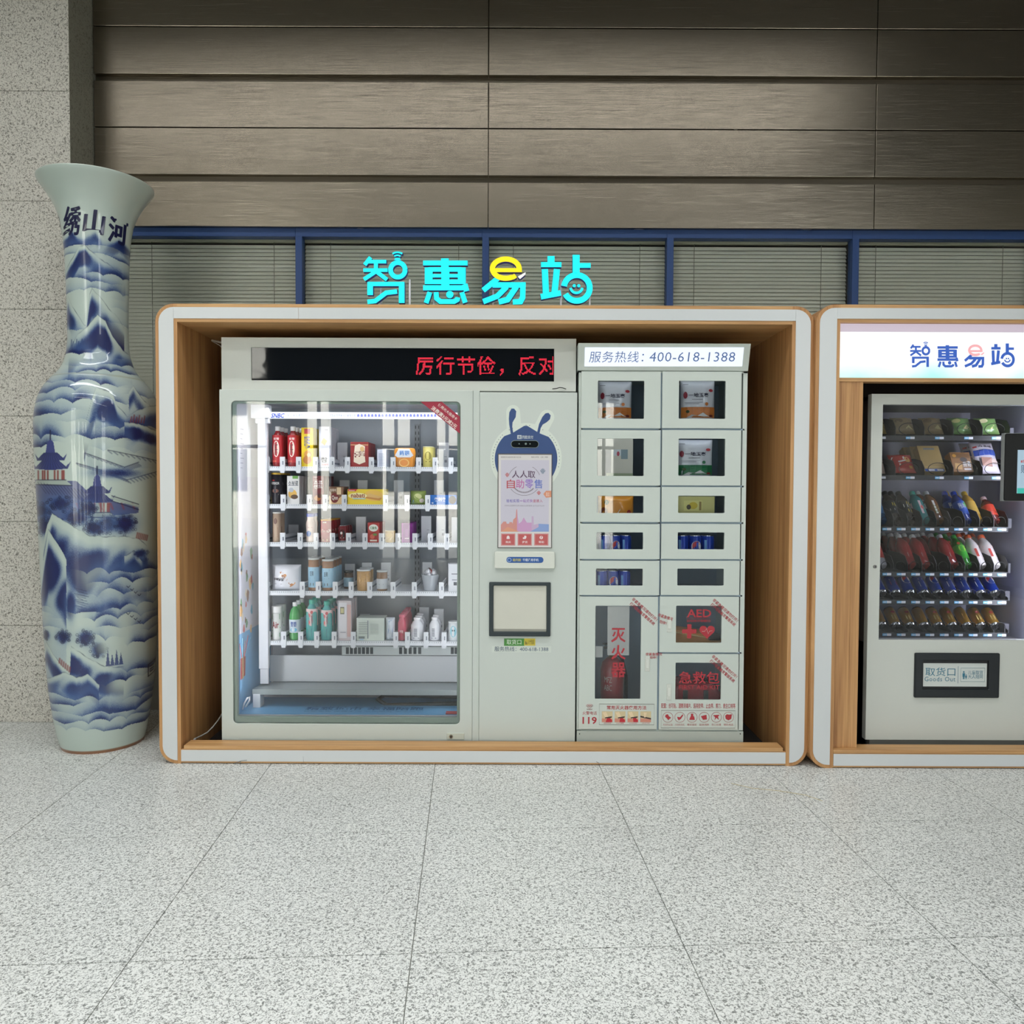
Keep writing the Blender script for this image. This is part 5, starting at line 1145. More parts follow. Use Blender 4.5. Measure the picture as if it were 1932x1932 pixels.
# ================================================================ led message box standing on the machine
def make_led():
    Yl = 3.845; zb = px(750, 736, YD).z
    x0, x1, z0, z1 = rect(417.5, 637.5, 1087, 731, Yl); z0 = zb
    L = empty('led_message_box', ((x0 + x1) / 2, Yl + .1, zb), 'grey message box with black display of red characters, on top of the vending machine', 'led display')
    i0, i1, j0, j1 = rect(474, 656.5, 1045.5, 718.5, Yl)
    MB().ring(x0, x1, z0, z1, i0, i1, j0, j1, .0012, Yl, Yl + .02).box(x0, x1, Yl + .02, Yl + .24, z0, z1).build('housing', M_CREAM, L, bevel=.002)
    m = bpy.data.materials.new('smoked_acrylic'); m.use_nodes = True; nt = m.node_tree; b = nt.nodes['Principled BSDF']
    b.inputs['Base Color'].default_value = (.006, .008, .011, 1); b.inputs['Roughness'].default_value = .03; b.inputs['Specular IOR Level'].default_value = .5
    g = nt.nodes.new('ShaderNodeNewGeometry'); no = nt.nodes.new('ShaderNodeTexNoise'); no.inputs['Scale'].default_value = 9; no.inputs['Detail'].default_value = 1
    bp = nt.nodes.new('ShaderNodeBump'); bp.inputs['Strength'].default_value = .03; bp.inputs['Distance'].default_value = .02
    nt.links.new(g.outputs['Position'], no.inputs['Vector']); nt.links.new(no.outputs['Fac'], bp.inputs['Height']); nt.links.new(bp.outputs[0], b.inputs['Normal'])
    Yp = Yl + .006
    D = MB().box(i0 + .0005, i1 - .0005, Yp, Yl + .018, j0 + .0005, j1 - .0005).build('display', m, L)
    # characters as dots of a led matrix
    hot = emitter((255, 40, 70), 1.15, 'red_led'); pitch = 38.7; t = MB(); n = 20
    for k, ch in enumerate('厉行节俭，反对'):
        v, f = glyph_mesh(ch, .004); tri = []
        for poly in f:
            for i in range(1, len(poly) - 1): tri.append((v[poly[0]], v[poly[i]], v[poly[i + 1]]))
        tri = np.array(tri); cx0 = 783 + k * pitch
        for r_ in range(n):
            for c in range(n):
                hit = False
                for du, dv in ((0, 0), (.008, 0), (-.008, 0), (0, .008), (0, -.008)):
                    p = np.array([(c + .5) / n * .98 + du, -.12 + (r_ + .5) / n * 1.0 + dv])
                    a, b_, c_ = tri[:, 0], tri[:, 1], tri[:, 2]
                    s1 = (b_[:, 0] - a[:, 0]) * (p[1] - a[:, 1]) - (b_[:, 1] - a[:, 1]) * (p[0] - a[:, 0])
                    s2 = (c_[:, 0] - b_[:, 0]) * (p[1] - b_[:, 1]) - (c_[:, 1] - b_[:, 1]) * (p[0] - b_[:, 0])
                    s3 = (a[:, 0] - c_[:, 0]) * (p[1] - c_[:, 1]) - (a[:, 1] - c_[:, 1]) * (p[0] - c_[:, 0])
                    if (((s1 >= 0) & (s2 >= 0) & (s3 >= 0)) | ((s1 <= 0) & (s2 <= 0) & (s3 <= 0))).any(): hit = True; break
                if hit:
                    xx = cx0 + (c + .5) / n * 36
                    if xx > 1044.5: continue
                    q = px(xx, 709 - (r_ + .5) / n * 38.5, Yp); e = .0018
                    t.quad(q.x - e, q.x + e, q.z - e, q.z + e, Yp - .0006)
    t.build('lettering', hot, D)['kind'] = 'stuff'
    return L
make_led()
c_ = MB(); p = [px(x, y, 3.835) for x, y in ((1042, 734), (1050, 733), (1056, 731.2), (1062, 732), (1068, 734.3))]
c_.tube([(q.x, 3.832, q.z) for q in p], .0022, 6); tag(c_.build('cable', M_BLACK), 'thin black cable looped on the vending machine top below the led box', 'cable')

# ================================================================ locker cabinet
YL = 3.815
M_LOCK = mat((199, 208, 201), .35, noise=.012, scale=4, name='locker_paint')
M_INL = mat((150, 170, 186), .5, name='locker_inside')
M_LGLASS = glass_mat('locker_glass', tint=(.95, .97, .98))
LOCK = {}
def make_locker():
    X0, X1, Zb, Zt = rect(1090, 700, 1406, 1397, YL + .012)
    LC = empty('locker_cabinet', ((X0 + X1) / 2, YL + .3, 0), 'grey green parcel locker cabinet with small windowed doors and emergency compartments', 'locker')
    Yf = YL + .012; Yr = 4.44
    doors = []   # x0,y0,x1,y1, wx0,wy0,wx1,wy1
    for r_, (a, b, wa, wb) in enumerate(((701, 808, 718.5, 790), (811.5, 916, 827.5, 898), (919, 985, 935.5, 968), (988.5, 1055, 1004.5, 1036.5), (1058, 1123, 1073, 1105))):
        k = r_ * .9
        doors.append((1096.5 - k, a, 1246.5 - k * .7, b, 1128 - k, wa, 1215.5 - k * .8, wb)); doors.append((1249.5 - k * .7, a, 1399 - k, b, 1281 - k * .8, wa, 1369 - k * .9, wb))
    doors.append((1092.5, 1126, 1240.5, 1376, 1123, 1143, 1209, 1319)); doors.append((1244.5, 1126, 1394, 1231, 1275.5, 1143, 1361.5, 1213)); doors.append((1243.5, 1234, 1393, 1377, 1274.5, 1250.5, 1360.5, 1320.5))
    names_r = [px(1300, y, YL).z for y in (699.5, 809.7, 917.5, 986.7, 1056.5, 1124.5, 1232.5, 1378.5)]
    xm = px(1244.5, 1000, YL).x
    c = MB(); c.box(X0, X0 + .020, Yf, Yr, .03, Zt).box(X1 - .022, X1, Yf, Yr, .03, Zt).box(X0, X1, Yf, Yr, Zt - .01, Zt).box(X0, X1, Yf, Yr, .03, names_r[-1])
    c.build('carcass', M_LOCK, LC, bevel=.001)
    i_ = MB(); i_.box(X0 + .012, X1 - .012, Yr - .16, Yr, names_r[-1], Zt - .01); i_.box(xm - .006, xm + .006, Yf, Yr - .16, names_r[-1], Zt - .01)
    for k, z in enumerate(names_r[1:-1]):
        i_.box(X0 + .012 if k != 5 else xm, X1 - .012, Yf, Yr - .16, z - .004, z + .004)
    i_.build('compartments', M_INL, LC)
    for fx in (X0 + .05, X1 - .05):
        for fy in (Yf + .05, Yr - .05): MB().lathe([(.025, .0042), (.025, .012), (.011, .014), (.011, .035)], fx, fy, 12).build('foot', M_DARK, LC)
    a, b, c2, d = rect(1090, 1379.5, 1402, 1398.5, YL + .004); MB().box(X0, X1, YL + .004, Yf, .035, d).build('plinth', mat((176, 186, 180), .4), LC, bevel=.001)
    D = []
    for k, (x0, y0, x1, y1, w0, v0, w1, v1) in enumerate(doors):
        a = rect(x0, y0, x1, y1, YL); w = rect(w0, v0, w1, v1, YL)
        o = MB().ring(a[0], a[1], a[2], a[3], w[0], w[1], w[2], w[3], .005, YL, YL + .010).build('door', M_LOCK, LC, bevel=.0012)
        MB().box(w[0] - .004, w[1] + .004, YL + .0102, YL + .0118, w[2] - .004, w[3] + .004).build('pane', M_LGLASS, o); D.append(o)
        rz = names_r[k // 2 + 1] if k < 10 else (names_r[-1] if k != 11 else names_r[6])
        LOCK[k] = (w, rz + .0045)
        # small lamp inside each compartment
        d_ = bpy.data.lights.new('compartment_led', 'AREA'); d_.shape = 'RECTANGLE'; d_.size = .25; d_.size_y = .02; d_.energy = .06 if k < 10 else .10; d_.color = (.9, .95, 1)
        l_ = bpy.data.objects.new('compartment_led', d_); COL.objects.link(l_)
        top = names_r[k // 2] if k < 10 else (names_r[5] if k != 12 else names_r[6])
        l_.location = ((w[0] + w[1]) / 2, YL + .03, top - .010); l_.rotation_euler = (R(55), 0, 0); attach(l_, LC)
    # header light box, leaning forward
    h = rect(1090, 648, 1414, 700, YL); zt2, zb2 = px(1250, 648, 3.79).z, Zt
    t0, t1 = px(1091, 649, 3.785).x, px(1417, 649, 3.785).x; b0, b1 = px(1090, 699, YL).x, px(1411.5, 699, YL).x
    H = MB().add([(t0, 3.785, zt2), (t1, 3.785, zt2), (t1 - .004, 4.2, zt2), (t0 + .002, 4.2, zt2), (b0, YL, zb2), (b1, YL, zb2), (b1, 4.2, zb2), (b0, 4.2, zb2)],
                 [(0, 1, 2, 3), (7, 6, 5, 4), (4, 5, 1, 0), (5, 6, 2, 1), (6, 7, 3, 2), (7, 4, 0, 3)]).build('header', M_LOCK, LC, bevel=.002)
    def hp(x, y, off=.0):   # on the leaning face
        f_ = lambda Y: px(x, y, Y)
        Y = 3.80
        for _ in range(6):
            z = f_(Y).z; Y = 3.785 + (YL - 3.785) * (zt2 - z) / (zt2 - zb2)
        q = f_(Y); return (q.x, q.y - off, q.z)
    glow = emitter((236, 242, 252), .95, 'header_glow')
    g = MB().add([hp(x, y, .002) for x, y in ((1102.5, 691.5), (1400, 691.5), (1403.5, 655.5), (1103.5, 655.5))], [(0, 1, 2, 3)]).build('light_panel', glow, H)
    hm = emitter((92, 122, 176), .55, 'header_print')
    for body, xa_, xw_ in (('服务热线：', 1111, 104), ('400-618-1388', 1225, 162)):
        v, f = glyph_mesh(body, -.003, .12, spacing=1.06); lo, hi = v.min(0), v.max(0); w_ = (v - lo) / (hi - lo)
        MB().add([hp(xa_ + xw_ * a, (684 if xa_ < 1200 else 682.5) - (21 if xa_ < 1200 else 18) * b, .0028) for a, b in w_], f).build('lettering', hm, H)
    # --- lettering on the emergency doors
    TR = mat((172, 48, 58), .5, name='red_lettering'); O = D[10]; A = D[11]; K = D[12]
    yt = YL - .0008
    for ch, y0, y1 in (('灭', 1185, 1212), ('火', 1217, 1244.6), ('器', 1250, 1278)): ptext(ch, 1153, y0, 1180.5, y1, YL + .0092, TR, O, bold=.018)
    def diag(parent, l1, l2):
        for body, (cx, cy), L_ in (('非紧急情况请勿打开！', l1, 62), ('打开后会触发警报系统', l2, 61)):
            q0, q1 = px(cx - L_ / 2, cy + 3.2, YL), px(cx + L_ / 2, cy - 3.2, YL)
            text(body, (q0.x, q1.x, q0.z, q1.z), yt, TR, parent, rot=R(-41.5), bold=.012)
    diag(O, (1216.4, 1149.6), (1212, 1157.8)); diag(A, (1368.6, 1151.4), (1364.4, 1159.5)); diag(K, (1367, 1257.5), (1362.8, 1265.8))
    ptext('非紧急情况', 1241, 1161, 1270, 1167.5, yt - .003, TR, A, rot=R(-18), bold=.012); ptext('勿动！', 1244, 1171, 1258, 1177.5, yt - .003, TR, A, rot=R(-18), bold=.012)
    ptext('非紧急情况', 1218, 1231.5, 1249, 1237, yt - .003, TR, O, bold=.012); ptext('勿动！', 1226, 1238, 1239, 1243, yt - .003, TR, O, bold=.012)
    ptext('AED', 1296, 1149.5, 1342, 1164.5, YL + .0092, TR, A, bold=.02); ptext('自动体外除颤仪', 1296, 1168.7, 1341, 1174, YL + .0092, TR, A, bold=.008)
    e = rect(1295.5, 1166.2, 1341.5, 1166.8, YL); MB().quad(e[0], e[1], e[2], e[3], YL + .0092).build('printing', TR, A)
    q = px(1301.3, 1191.8, YL); s_ = .0355; u = .0105
    MB().add([(q.x + a * 1, YL + .0092, q.z + b) for a, b in ((-s_, -u), (-u, -u), (-u, -s_), (u, -s_), (u, -u), (s_, -u), (s_, u), (u, u), (u, s_), (-u, s_), (-u, u), (-s_, u))], [range(12)]).build('emblem', TR, A)
    q = px(1335, 1192, YL); hh = []
    for t in range(0, 360, 10):
        a = R(t); hh.append((q.x + .0024 * 16 * math.sin(a) ** 3, q.z + .0024 * (13 * math.cos(a) - 5 * math.cos(2 * a) - 2 * math.cos(3 * a) - math.cos(4 * a))))
    MB().add([(a, YL + .0092, b) for a, b in hh], [range(36)][::-1]).build('emblem', TR, A)
    MB().tube([(q.x + a * .001, YL + .0085, q.z + b * .001) for a, b in ((-26, 0), (-12, 0), (-4, 14), (6, -12), (12, 2), (26, 4))], .0011, 5).build('emblem', mat((214, 190, 180), .5), A)
    ptext('急救包', 1281, 1267, 1357.5, 1290, YL + .0092, TR, K, bold=.012); ptext('FIRST AID KIT', 1281, 1292.5, 1357.5, 1301, YL + .0092, TR, K, bold=.012)
    ptext('火警电话', 1099, 1342, 1126, 1348.6, yt, TR, O); ptext('119', 1099, 1352.5, 1126, 1366, yt, TR, O, bold=.02)
    ph = MB(); q = px(1112.3, 1334, YL)
    ph.tube([(q.x + a * .001, yt, q.z + b * .001) for a, b in ((-16, 4), (-16, 9), (-9, 13), (9, 13), (16, 9), (16, 4), (9, 4), (9, 7), (-9, 7), (-9, 4))], .0008, 4, closed=True)
    ph.tube([(q.x + a * .001, yt, q.z + b * .001) for a, b in ((-8, 5), (-13, -12), (13, -12), (8, 5))], .0008, 4, closed=True); ph.tube([(q.x + .005 * math.cos(t), yt, q.z - .004 + .005 * math.sin(t)) for t in [i * math.pi / 6 for i in range(12)]], .0007, 4, closed=True)
    ph.build('pictogram', TR, O)
    def outline(x0, y0, x1, y1, parent, m, wd=.0008):
        a = rect(x0, y0, x1, y1, YL); MB().tube([(a[0], yt, a[2]), (a[1], yt, a[2]), (a[1], yt, a[3]), (a[0], yt, a[3])], wd, 4, closed=True).build('outline', m, parent)
    GR_ = mat((120, 104, 100), .5); outline(1130.7, 1328.2, 1234, 1367.3, O, GR_); outline(1247.5, 1340.5, 1387, 1373.5, K, GR_)
    ptext('常用灭火器使用方法', 1145, 1331.2, 1219.5, 1339, yt, TR, O, bold=.012)
    cap = ('1.拔掉保险销', '2.左手握管', '3.对准火焰', '4.用力压下手柄')
    for k, xx in enumerate((1135.4, 1159.7, 1184, 1208)):
        a = rect(xx, 1342, xx + 20.3, 1362.5, YL); pm = MB(); w_, h_ = a[1] - a[0], a[3] - a[2]
        pm.quad(a[0], a[1], a[2], a[3], yt); 
        def G(pts, m, dy): pm.add([(a[0] + u * w_, yt - dy, a[2] + v * h_) for u, v in pts], [range(len(pts))], m)
        G([(0, 0), (1, 0), (1, .3), (0, .35)], 1, .0002)
        if k < 3: G([(.35 + .1 * k, 0), (.95, 0), (.95, .2), (.75, .4), (.5, .4)], 2, .0004); G([(.3, .35), (.9, .4), (.95, .55), (.6, .5), (.3, .6)], 3, .0005); G([(.05, .9), (.4, .95), (.6, .5), (.3, .45)], 4, .0006)
        else: G([(0, .45), (1, .25), (1, .38), (0, .6)], 3, .0004); G([(.3, .9), (.6, .9), (.5, .45), (.35, .45)], 4, .0006)
        pm.build('picture', [mat((206, 190, 150), .5), mat((206, 140, 120), .5), mat((186, 40, 52), .5), mat((60, 50, 48), .5), mat((226, 206, 170), .5)], O)
        ptext(cap[k], xx + 3, 1363.3, xx + 17.5, 1365.6, yt, TR, O)
    ptext('配置：创可贴、酒精消毒片、医用胶带、止血带、剪刀、救生口哨等', 1247.5, 1327, 1387.5, 1336.5, yt, TR, K, bold=.006)
    caps = ('大创伤止血', '小创伤包扎', '骨折固定', '肢体消肿', '伤口处理', '辅助用品')
    shapes = ([(-4, 5), (0, 6), (2, 2), (6, -1), (3, -3), (1, -6), (-1, -3), (-5, 1)], [(-5, 1), (0, 0), (5, 6), (6, 4), (2, -3), (-2, -6), (-4, -3)], [(-2, 7), (2, 7), (2, 3), (4, 1), (5, -5), (-5, -5), (-3, 1), (-2, 3)], [(-6, 2), (4, 5), (5, -4), (-2, -5)], [(-6, 4), (6, 5), (3, 1), (5, -5), (0, -1), (-3, -6), (-2, 0)], [(-6, 3), (-3, 6), (1, 5), (6, 6), (5, -3), (0, -6), (-5, -3)])
    for k, xx in enumerate((1260, 1282.7, 1305.6, 1328.5, 1351.4, 1374.4)):
        q = px(xx, 1353.2, YL)
        MB().tube([(q.x + .0255 * math.cos(t), yt, q.z + .0255 * math.sin(t)) for t in [i * math.pi / 12 for i in range(24)]], .0008, 4, closed=True).add([(q.x + a * .0028, yt - .0003, q.z + b * .0026) for a, b in shapes[k]], [range(len(shapes[k]))]).build('pictogram', TR, K)
        ptext(caps[k], xx - 9, 1365.2, xx + 9, 1369.3, yt, mat((170, 90, 90), .5), K)
    for par, (a, b, c3, d) in ((O, (1216.5, 1238, 1226, 1266.5)), (A, (1258, 1162.5, 1268, 1192.5)), (K, (1257.5, 1290, 1267, 1320.5))):
        e = rect(a, b, c3, d, YL); lt = MB().prism(rrect(*e, .002, 3), YL - .003, YL).build('latch', mat((206, 210, 202), .3), par, bevel=.001)
        zc = (e[2] + e[3]) / 2; MB().prism(rrect(e[0] + .005, e[1] - .005, zc - .022, zc + .022, .002, 3), YL - .006, YL - .003).build('lever', mat((216, 220, 212), .3), lt, bevel=.001)
    for xx in (1093.5, 1397): q = px(xx, 1385, YL); MB().prism([(q.x + .003 * math.cos(t), q.z + .003 * math.sin(t)) for t in [i * math.pi / 4 for i in range(8)]], YL + .002, YL + .005).build('screw', M_DARK, LC)
make_locker()

# what stands in the compartments
def in_locker(k, o, x0, x1, Y, label, cat, group=None, ybase=None, ztop=None):
    (w, zb) = LOCK[k]; o.location = ((px(x0, 900, Y).x + px(x1, 900, Y).x) / 2, Y, zb + .0005); tag(o, label, cat, group)
def pouch(col, seed, w, h):
    it = grid_rect(.02, .98, .08, .33, col, 6)
    it += [('p', [(.15, .08), (.3, .15), (.45, .12), (.62, .2), (.75, .13), (.9, .08)], (226, 226, 226)), ('t', '一地玉枣', .2, .78, .56, .66, (40, 42, 70)), ('e', .12, .61, .055, .07, (150, 40, 60)), ('r', .3, .6, .5, .515, (150, 150, 160)),
           ('r', .1, .6, .43, .44, (160, 160, 170)), ('r', .12, .5, .40, .41, (160, 160, 170)), ('e', .72, .40, .05, .035, col), ('e', .85, .72, .07, .03, (190, 60, 70)), ('e', .18, .22, .05, .03, (60, 80, 40)), ('e', .86, .12, .06, .025, (120, 40, 36)), ('r', .05, .2, .86, .87, (70, 70, 80))]
    mz = lambda z: .16 + z * .86
    out = []
    for q in it:
        q = list(q)
        if q[0] == 'r': q[3], q[4] = mz(q[3]), mz(q[4])
        elif q[0] == 'e': q[2] = mz(q[2])
        elif q[0] == 't': q[4], q[5] = mz(q[4]), mz(q[5])
        else: q[1] = [(a, mz(b)) for a, b in q[1]]
        out.append(tuple(q))
    return p_bag(w, h, .06, (222, 224, 232), out, seed=seed, rough=.25)
def pw(x0, x1, Y): return px(x1, 900, Y).x - px(x0, 900, Y).x
for k, x0, x1, y0, col, seed, lab in ((0, 1128, 1192, 719, (206, 122, 52), 1, 'white and orange date pouch in the top locker window nearer the touch screen'), (1, 1284, 1349, 716, (206, 122, 52), 3, 'white and orange date pouch in the top locker window farther from the touch screen'), (3, 1278, 1346, 829, (34, 118, 74), 5, 'white and green dried date pouch in a locker window')):
    Yp = 3.86; h = px(1200, y0, Yp).z - LOCK[k][1]; in_locker(k, pouch(col, seed, pw(x0, x1, Yp), h), x0, x1, Yp, lab, 'pouch', 'dried date pouches in the lockers')
h = px(1200, 826, 3.86).z - LOCK[2][1]
in_locker(2, p_box(pw(1127, 1194, 3.86), h, .12, (216, 212, 200), [('r', .22, .38, .0, .75, (90, 96, 104)), ('r', .45, .66, .62, .75, (214, 220, 226)), ('r', .66, .85, .55, .75, (130, 150, 160)), ('e', .58, .66, .04, .05, (190, 80, 96)), ('r', .25, 1, .1, .25, (170, 182, 150))], name='gift_carton'), 1127, 1194, 3.86, 'cream gift carton in the second row locker window below the orange pouch', 'carton')
op = p_bag(pw(1130, 1198, 3.86), px(1160, 936, 3.86).z - LOCK[4][1], .08, (226, 150, 50), [('p', [(.2, .1), (.35, .35), (.5, .28), (.65, .6), (.9, .25), (.9, .1)], (232, 232, 234)), ('e', .15, .35, .1, .2, (130, 60, 40)), ('r', .3, .9, .02, .14, (220, 200, 150)), ('e', .22, .75, .06, .1, (60, 80, 40)), ('e', .85, .35, .06, .1, (180, 40, 60))], seed=4)
in_locker(4, op, 1130, 1198, 3.86, 'orange snack pouch lying low in the third row locker window', 'pouch')
in_locker(5, p_box(pw(1279, 1349, 3.86), px(1300, 937, 3.86).z - LOCK[5][1], .12, (196, 190, 120), [('r', .17, .66, .42, .84, (214, 208, 130)), ('e', .42, .64, .12, .14, (196, 172, 40)), ('e', .3, .58, .06, .1, (70, 62, 40)), ('r', .0, 1, .28, .30, (150, 144, 84)), ('t', '蜂蜜柚子', .25, .6, .1, .24, (140, 134, 80)), ('r', .58, .64, .45, .8, (140, 120, 60))], name='tea_carton'), 1279, 1349, 3.86, 'olive yellow tea carton in the third row locker window', 'carton')
def logo(cx, cz, r): return [('e', cx, cz, r, r * .62, (230, 232, 236)), ('p', [(cx + r * .86 * math.cos(R(t)), cz + r * .55 * math.sin(R(t))) for t in range(25, 206, 15)] + [(cx - r * .2, cz + r * .02), (cx + r * .3, cz + r * .22)], (190, 44, 56)), ('p', [(cx + r * .86 * math.cos(R(t)), cz + r * .55 * math.sin(R(t))) for t in range(215, 346, 15)] + [(cx + r * .2, cz - r * .02), (cx - r * .3, cz - r * .2)], (40, 70, 160))]
def canpack(X0, X1, Y, z, label):
    P_ = empty('can_pack', ((X0 + X1) / 2, Y + .06, z), label, 'can pack', 'blue cola can packs in the lockers'); w = (X1 - X0) / 3
    for r_ in range(2):
        for k in range(3):
            o = p_soda(w * .97, .115, (30, 62, 160), logo(.5, .5, .42) + [('t', '百事可乐', .25, .75, .18, .25, (220, 226, 240))] if (k == 1) else [('r', .1, .3, .3, .8, (120, 170, 220))], name='can', metal=.3)
            o.location = (X0 + w * (k + .5), Y + r_ * w, z); attach(o, P_)
for k, x0, x1, lab in ((6, 1132, 1193, 'blue cola can pack in the fourth row locker window nearer the touch screen'), (7, 1278, 1351, 'blue cola can pack in the fourth row locker window farther from the touch screen'), (8, 1126, 1192, 'blue cola can pack in the lowest small locker window, beside the empty one')):
    canpack(px(x0, 1000, 3.86).x, px(x1, 1000, 3.86).x, 3.86, LOCK[k][1], lab)
# extinguisher with its notices, bag and kit
def extinguisher():
    w, zb = LOCK[10]; Y = 3.93; X = px(1155, 1280, Y + .06).x; r = (px(1177, 1280, Y + .06).x - px(1133, 1280, Y + .06).x) / 2; zt = px(1155, 1240, Y + .06).z
    E = empty('fire_extinguisher', (X, Y + r, zb), 'red fire extinguisher standing in the tall locker compartment', 'fire extinguisher'); h = zt - zb
    MB().lathe([(r * .9, 0 + zb), (r, zb + .01), (r, zb + h * .82), (r * .85, zb + h * .93), (r * .4, zb + h)], X, Y + r, 26).build('cylinder', mat((150, 24, 34), .3, coat=.4), E)
    MB().lathe([(.018, zt - .002), (.018, zt + .03), (.012, zt + .045)], X, Y + r, 14).build('valve', mat((170, 150, 90), .3, .8), E)
    MB().box(X - .045, X + .03, Y + r - .008, Y + r + .008, zt + .045, zt + .055).box(X - .05, X + .02, Y + r - .006, Y + r + .006, zt + .066, zt + .074).build('handle', M_BLACK, E)
    MB().tube([(X + .018, Y + r, zt + .02), (X + r * .8, Y + r, zt + .0), (X + r + .012, Y + r, zt - .1), (X + r + .012, Y + r, zb + .08)], .009, 8).build('hose', M_BLACK, E)
    t = MB(); v, f = text_verts('MFZ\nABC', 0, 1, 0, 1); a0, a1 = -.85, -.15
    t.add([(X + (r + .0012) * math.sin(a0 + (a1 - a0) * a), Y + r - (r + .0012) * math.cos(a0 + (a1 - a0) * a), zb + h * (.5 + .22 * b)) for a, b in v], f); t.build('lettering', mat((206, 190, 186), .5), E)
    q = rect(1146, 1143.5, 1187, 1236, YL + .016); MBs = MB().box(q[0], q[1], YL + .0125, YL + .0135, q[2], q[3]).build('paper_sheet', mat((214, 212, 208), .6, noise=.05, scale=30)); tag(MBs, 'white paper sheet taped inside the tall locker window', 'paper')
    q = rect(1123.5, 1219, 1137, 1240, YL + .016); MBs = MB().box(q[0], q[1], YL + .0125, YL + .0135, q[2], q[3]).build('paper_scrap', mat((200, 200, 196), .6, noise=.05, scale=30)); tag(MBs, 'torn paper scrap at the edge of the tall locker window', 'paper')
extinguisher()
w, zb = LOCK[11]; Y = 3.90; a = px(1272, 1190, Y); b = px(1362, 1213, Y)
AB = empty('defibrillator_bag', ((a.x + b.x) / 2, Y + .08, zb), 'orange defibrillator case with dark clasp behind the cross and heart window', 'case')
MB().prism([(a.x, zb), (b.x, zb), (b.x, px(1362, 1206, Y).z), (b.x - .03, px(1352, 1200, Y).z), (a.x, px(1275, 1188, Y).z)], Y, Y + .16).build('case_body', mat((196, 132, 62), .5), AB, bevel=.01, seg=3)
MB().tube([(a.x, Y - .004, px(1275, 1192, Y).z), (b.x - .01, Y - .004, px(1358, 1207, Y).z)], .003, 6).build('piping', mat((226, 190, 130), .5), AB); c4 = px(1347, 1200, Y); MB().box(c4.x - .03, c4.x + .03, Y - .014, Y, c4.z - .02, c4.z + .016).build('clasp', M_BLACK, AB, bevel=.004)
w, zb = LOCK[12]; Y = 3.89; a = px(1272, 1291, Y); b = px(1364, 1320, Y)
FK = empty('first_aid_bag', ((a.x + b.x) / 2, Y + .1, zb), 'dark red first aid bag with two black straps in the lowest locker compartment', 'bag')
MB().prism([(a.x, zb), (b.x, zb), (b.x - .004, a.z - .05), (b.x - .05, a.z), (a.x + .03, a.z), (a.x, a.z - .02)], Y, Y + .18).build('bag_body', mat((140, 26, 40), .7), FK, bevel=.015, seg=3)
for xx in (1293, 1332): q = px(xx, 1300, Y); MB().box(q.x - .012, q.x + .012, Y - .004, Y + .02, zb, a.z - .03).build('strap', M_BLACK, FK)
MB().tube([(px(1285, 1290, Y).x, Y + .05, a.z - .005), (px(1295, 1290, Y).x, Y + .05, a.z + .012), (px(1335, 1290, Y).x, Y + .05, a.z + .012), (px(1348, 1290, Y).x, Y + .05, a.z - .005)], .006, 6).build('grip', M_BLACK, FK)
# ================================================================ sign characters
def stroke_poly(pts, w):
    """outline quads of a thick polyline with mitred joints"""
    pts = [Vector((a, b)) for a, b in pts]; L, Rt = [], []
    for i, p in enumerate(pts):
        d0 = (pts[i] - pts[i - 1]).normalized() if i else None; d1 = (pts[i + 1] - pts[i]).normalized() if i < len(pts) - 1 else None
        d = (d0 + d1).normalized() if d0 and d1 else (d0 or d1); n = Vector((-d.y, d.x)); k = 1.0
        if d0 and d1: k = 1 / max(.5, n.dot(Vector((-d0.y, d0.x))))
        L.append(tuple(p + n * (w / 2 * k))); Rt.append(tuple(p - n * (w / 2 * k)))
    return [[L[i], L[i + 1], Rt[i + 1], Rt[i]] for i in range(len(pts) - 1)]
def arc(cx, cy, r, a0, a1, n=24, ry=None): return [(cx + r * math.cos(R(a0 + (a1 - a0) * i / n)), cy - (ry or r) * math.sin(R(a0 + (a1 - a0) * i / n))) for i in range(n + 1)]
def disc(cx, cy, r): return [arc(cx, cy, r, 0, 345, 23)]
S = stroke_poly
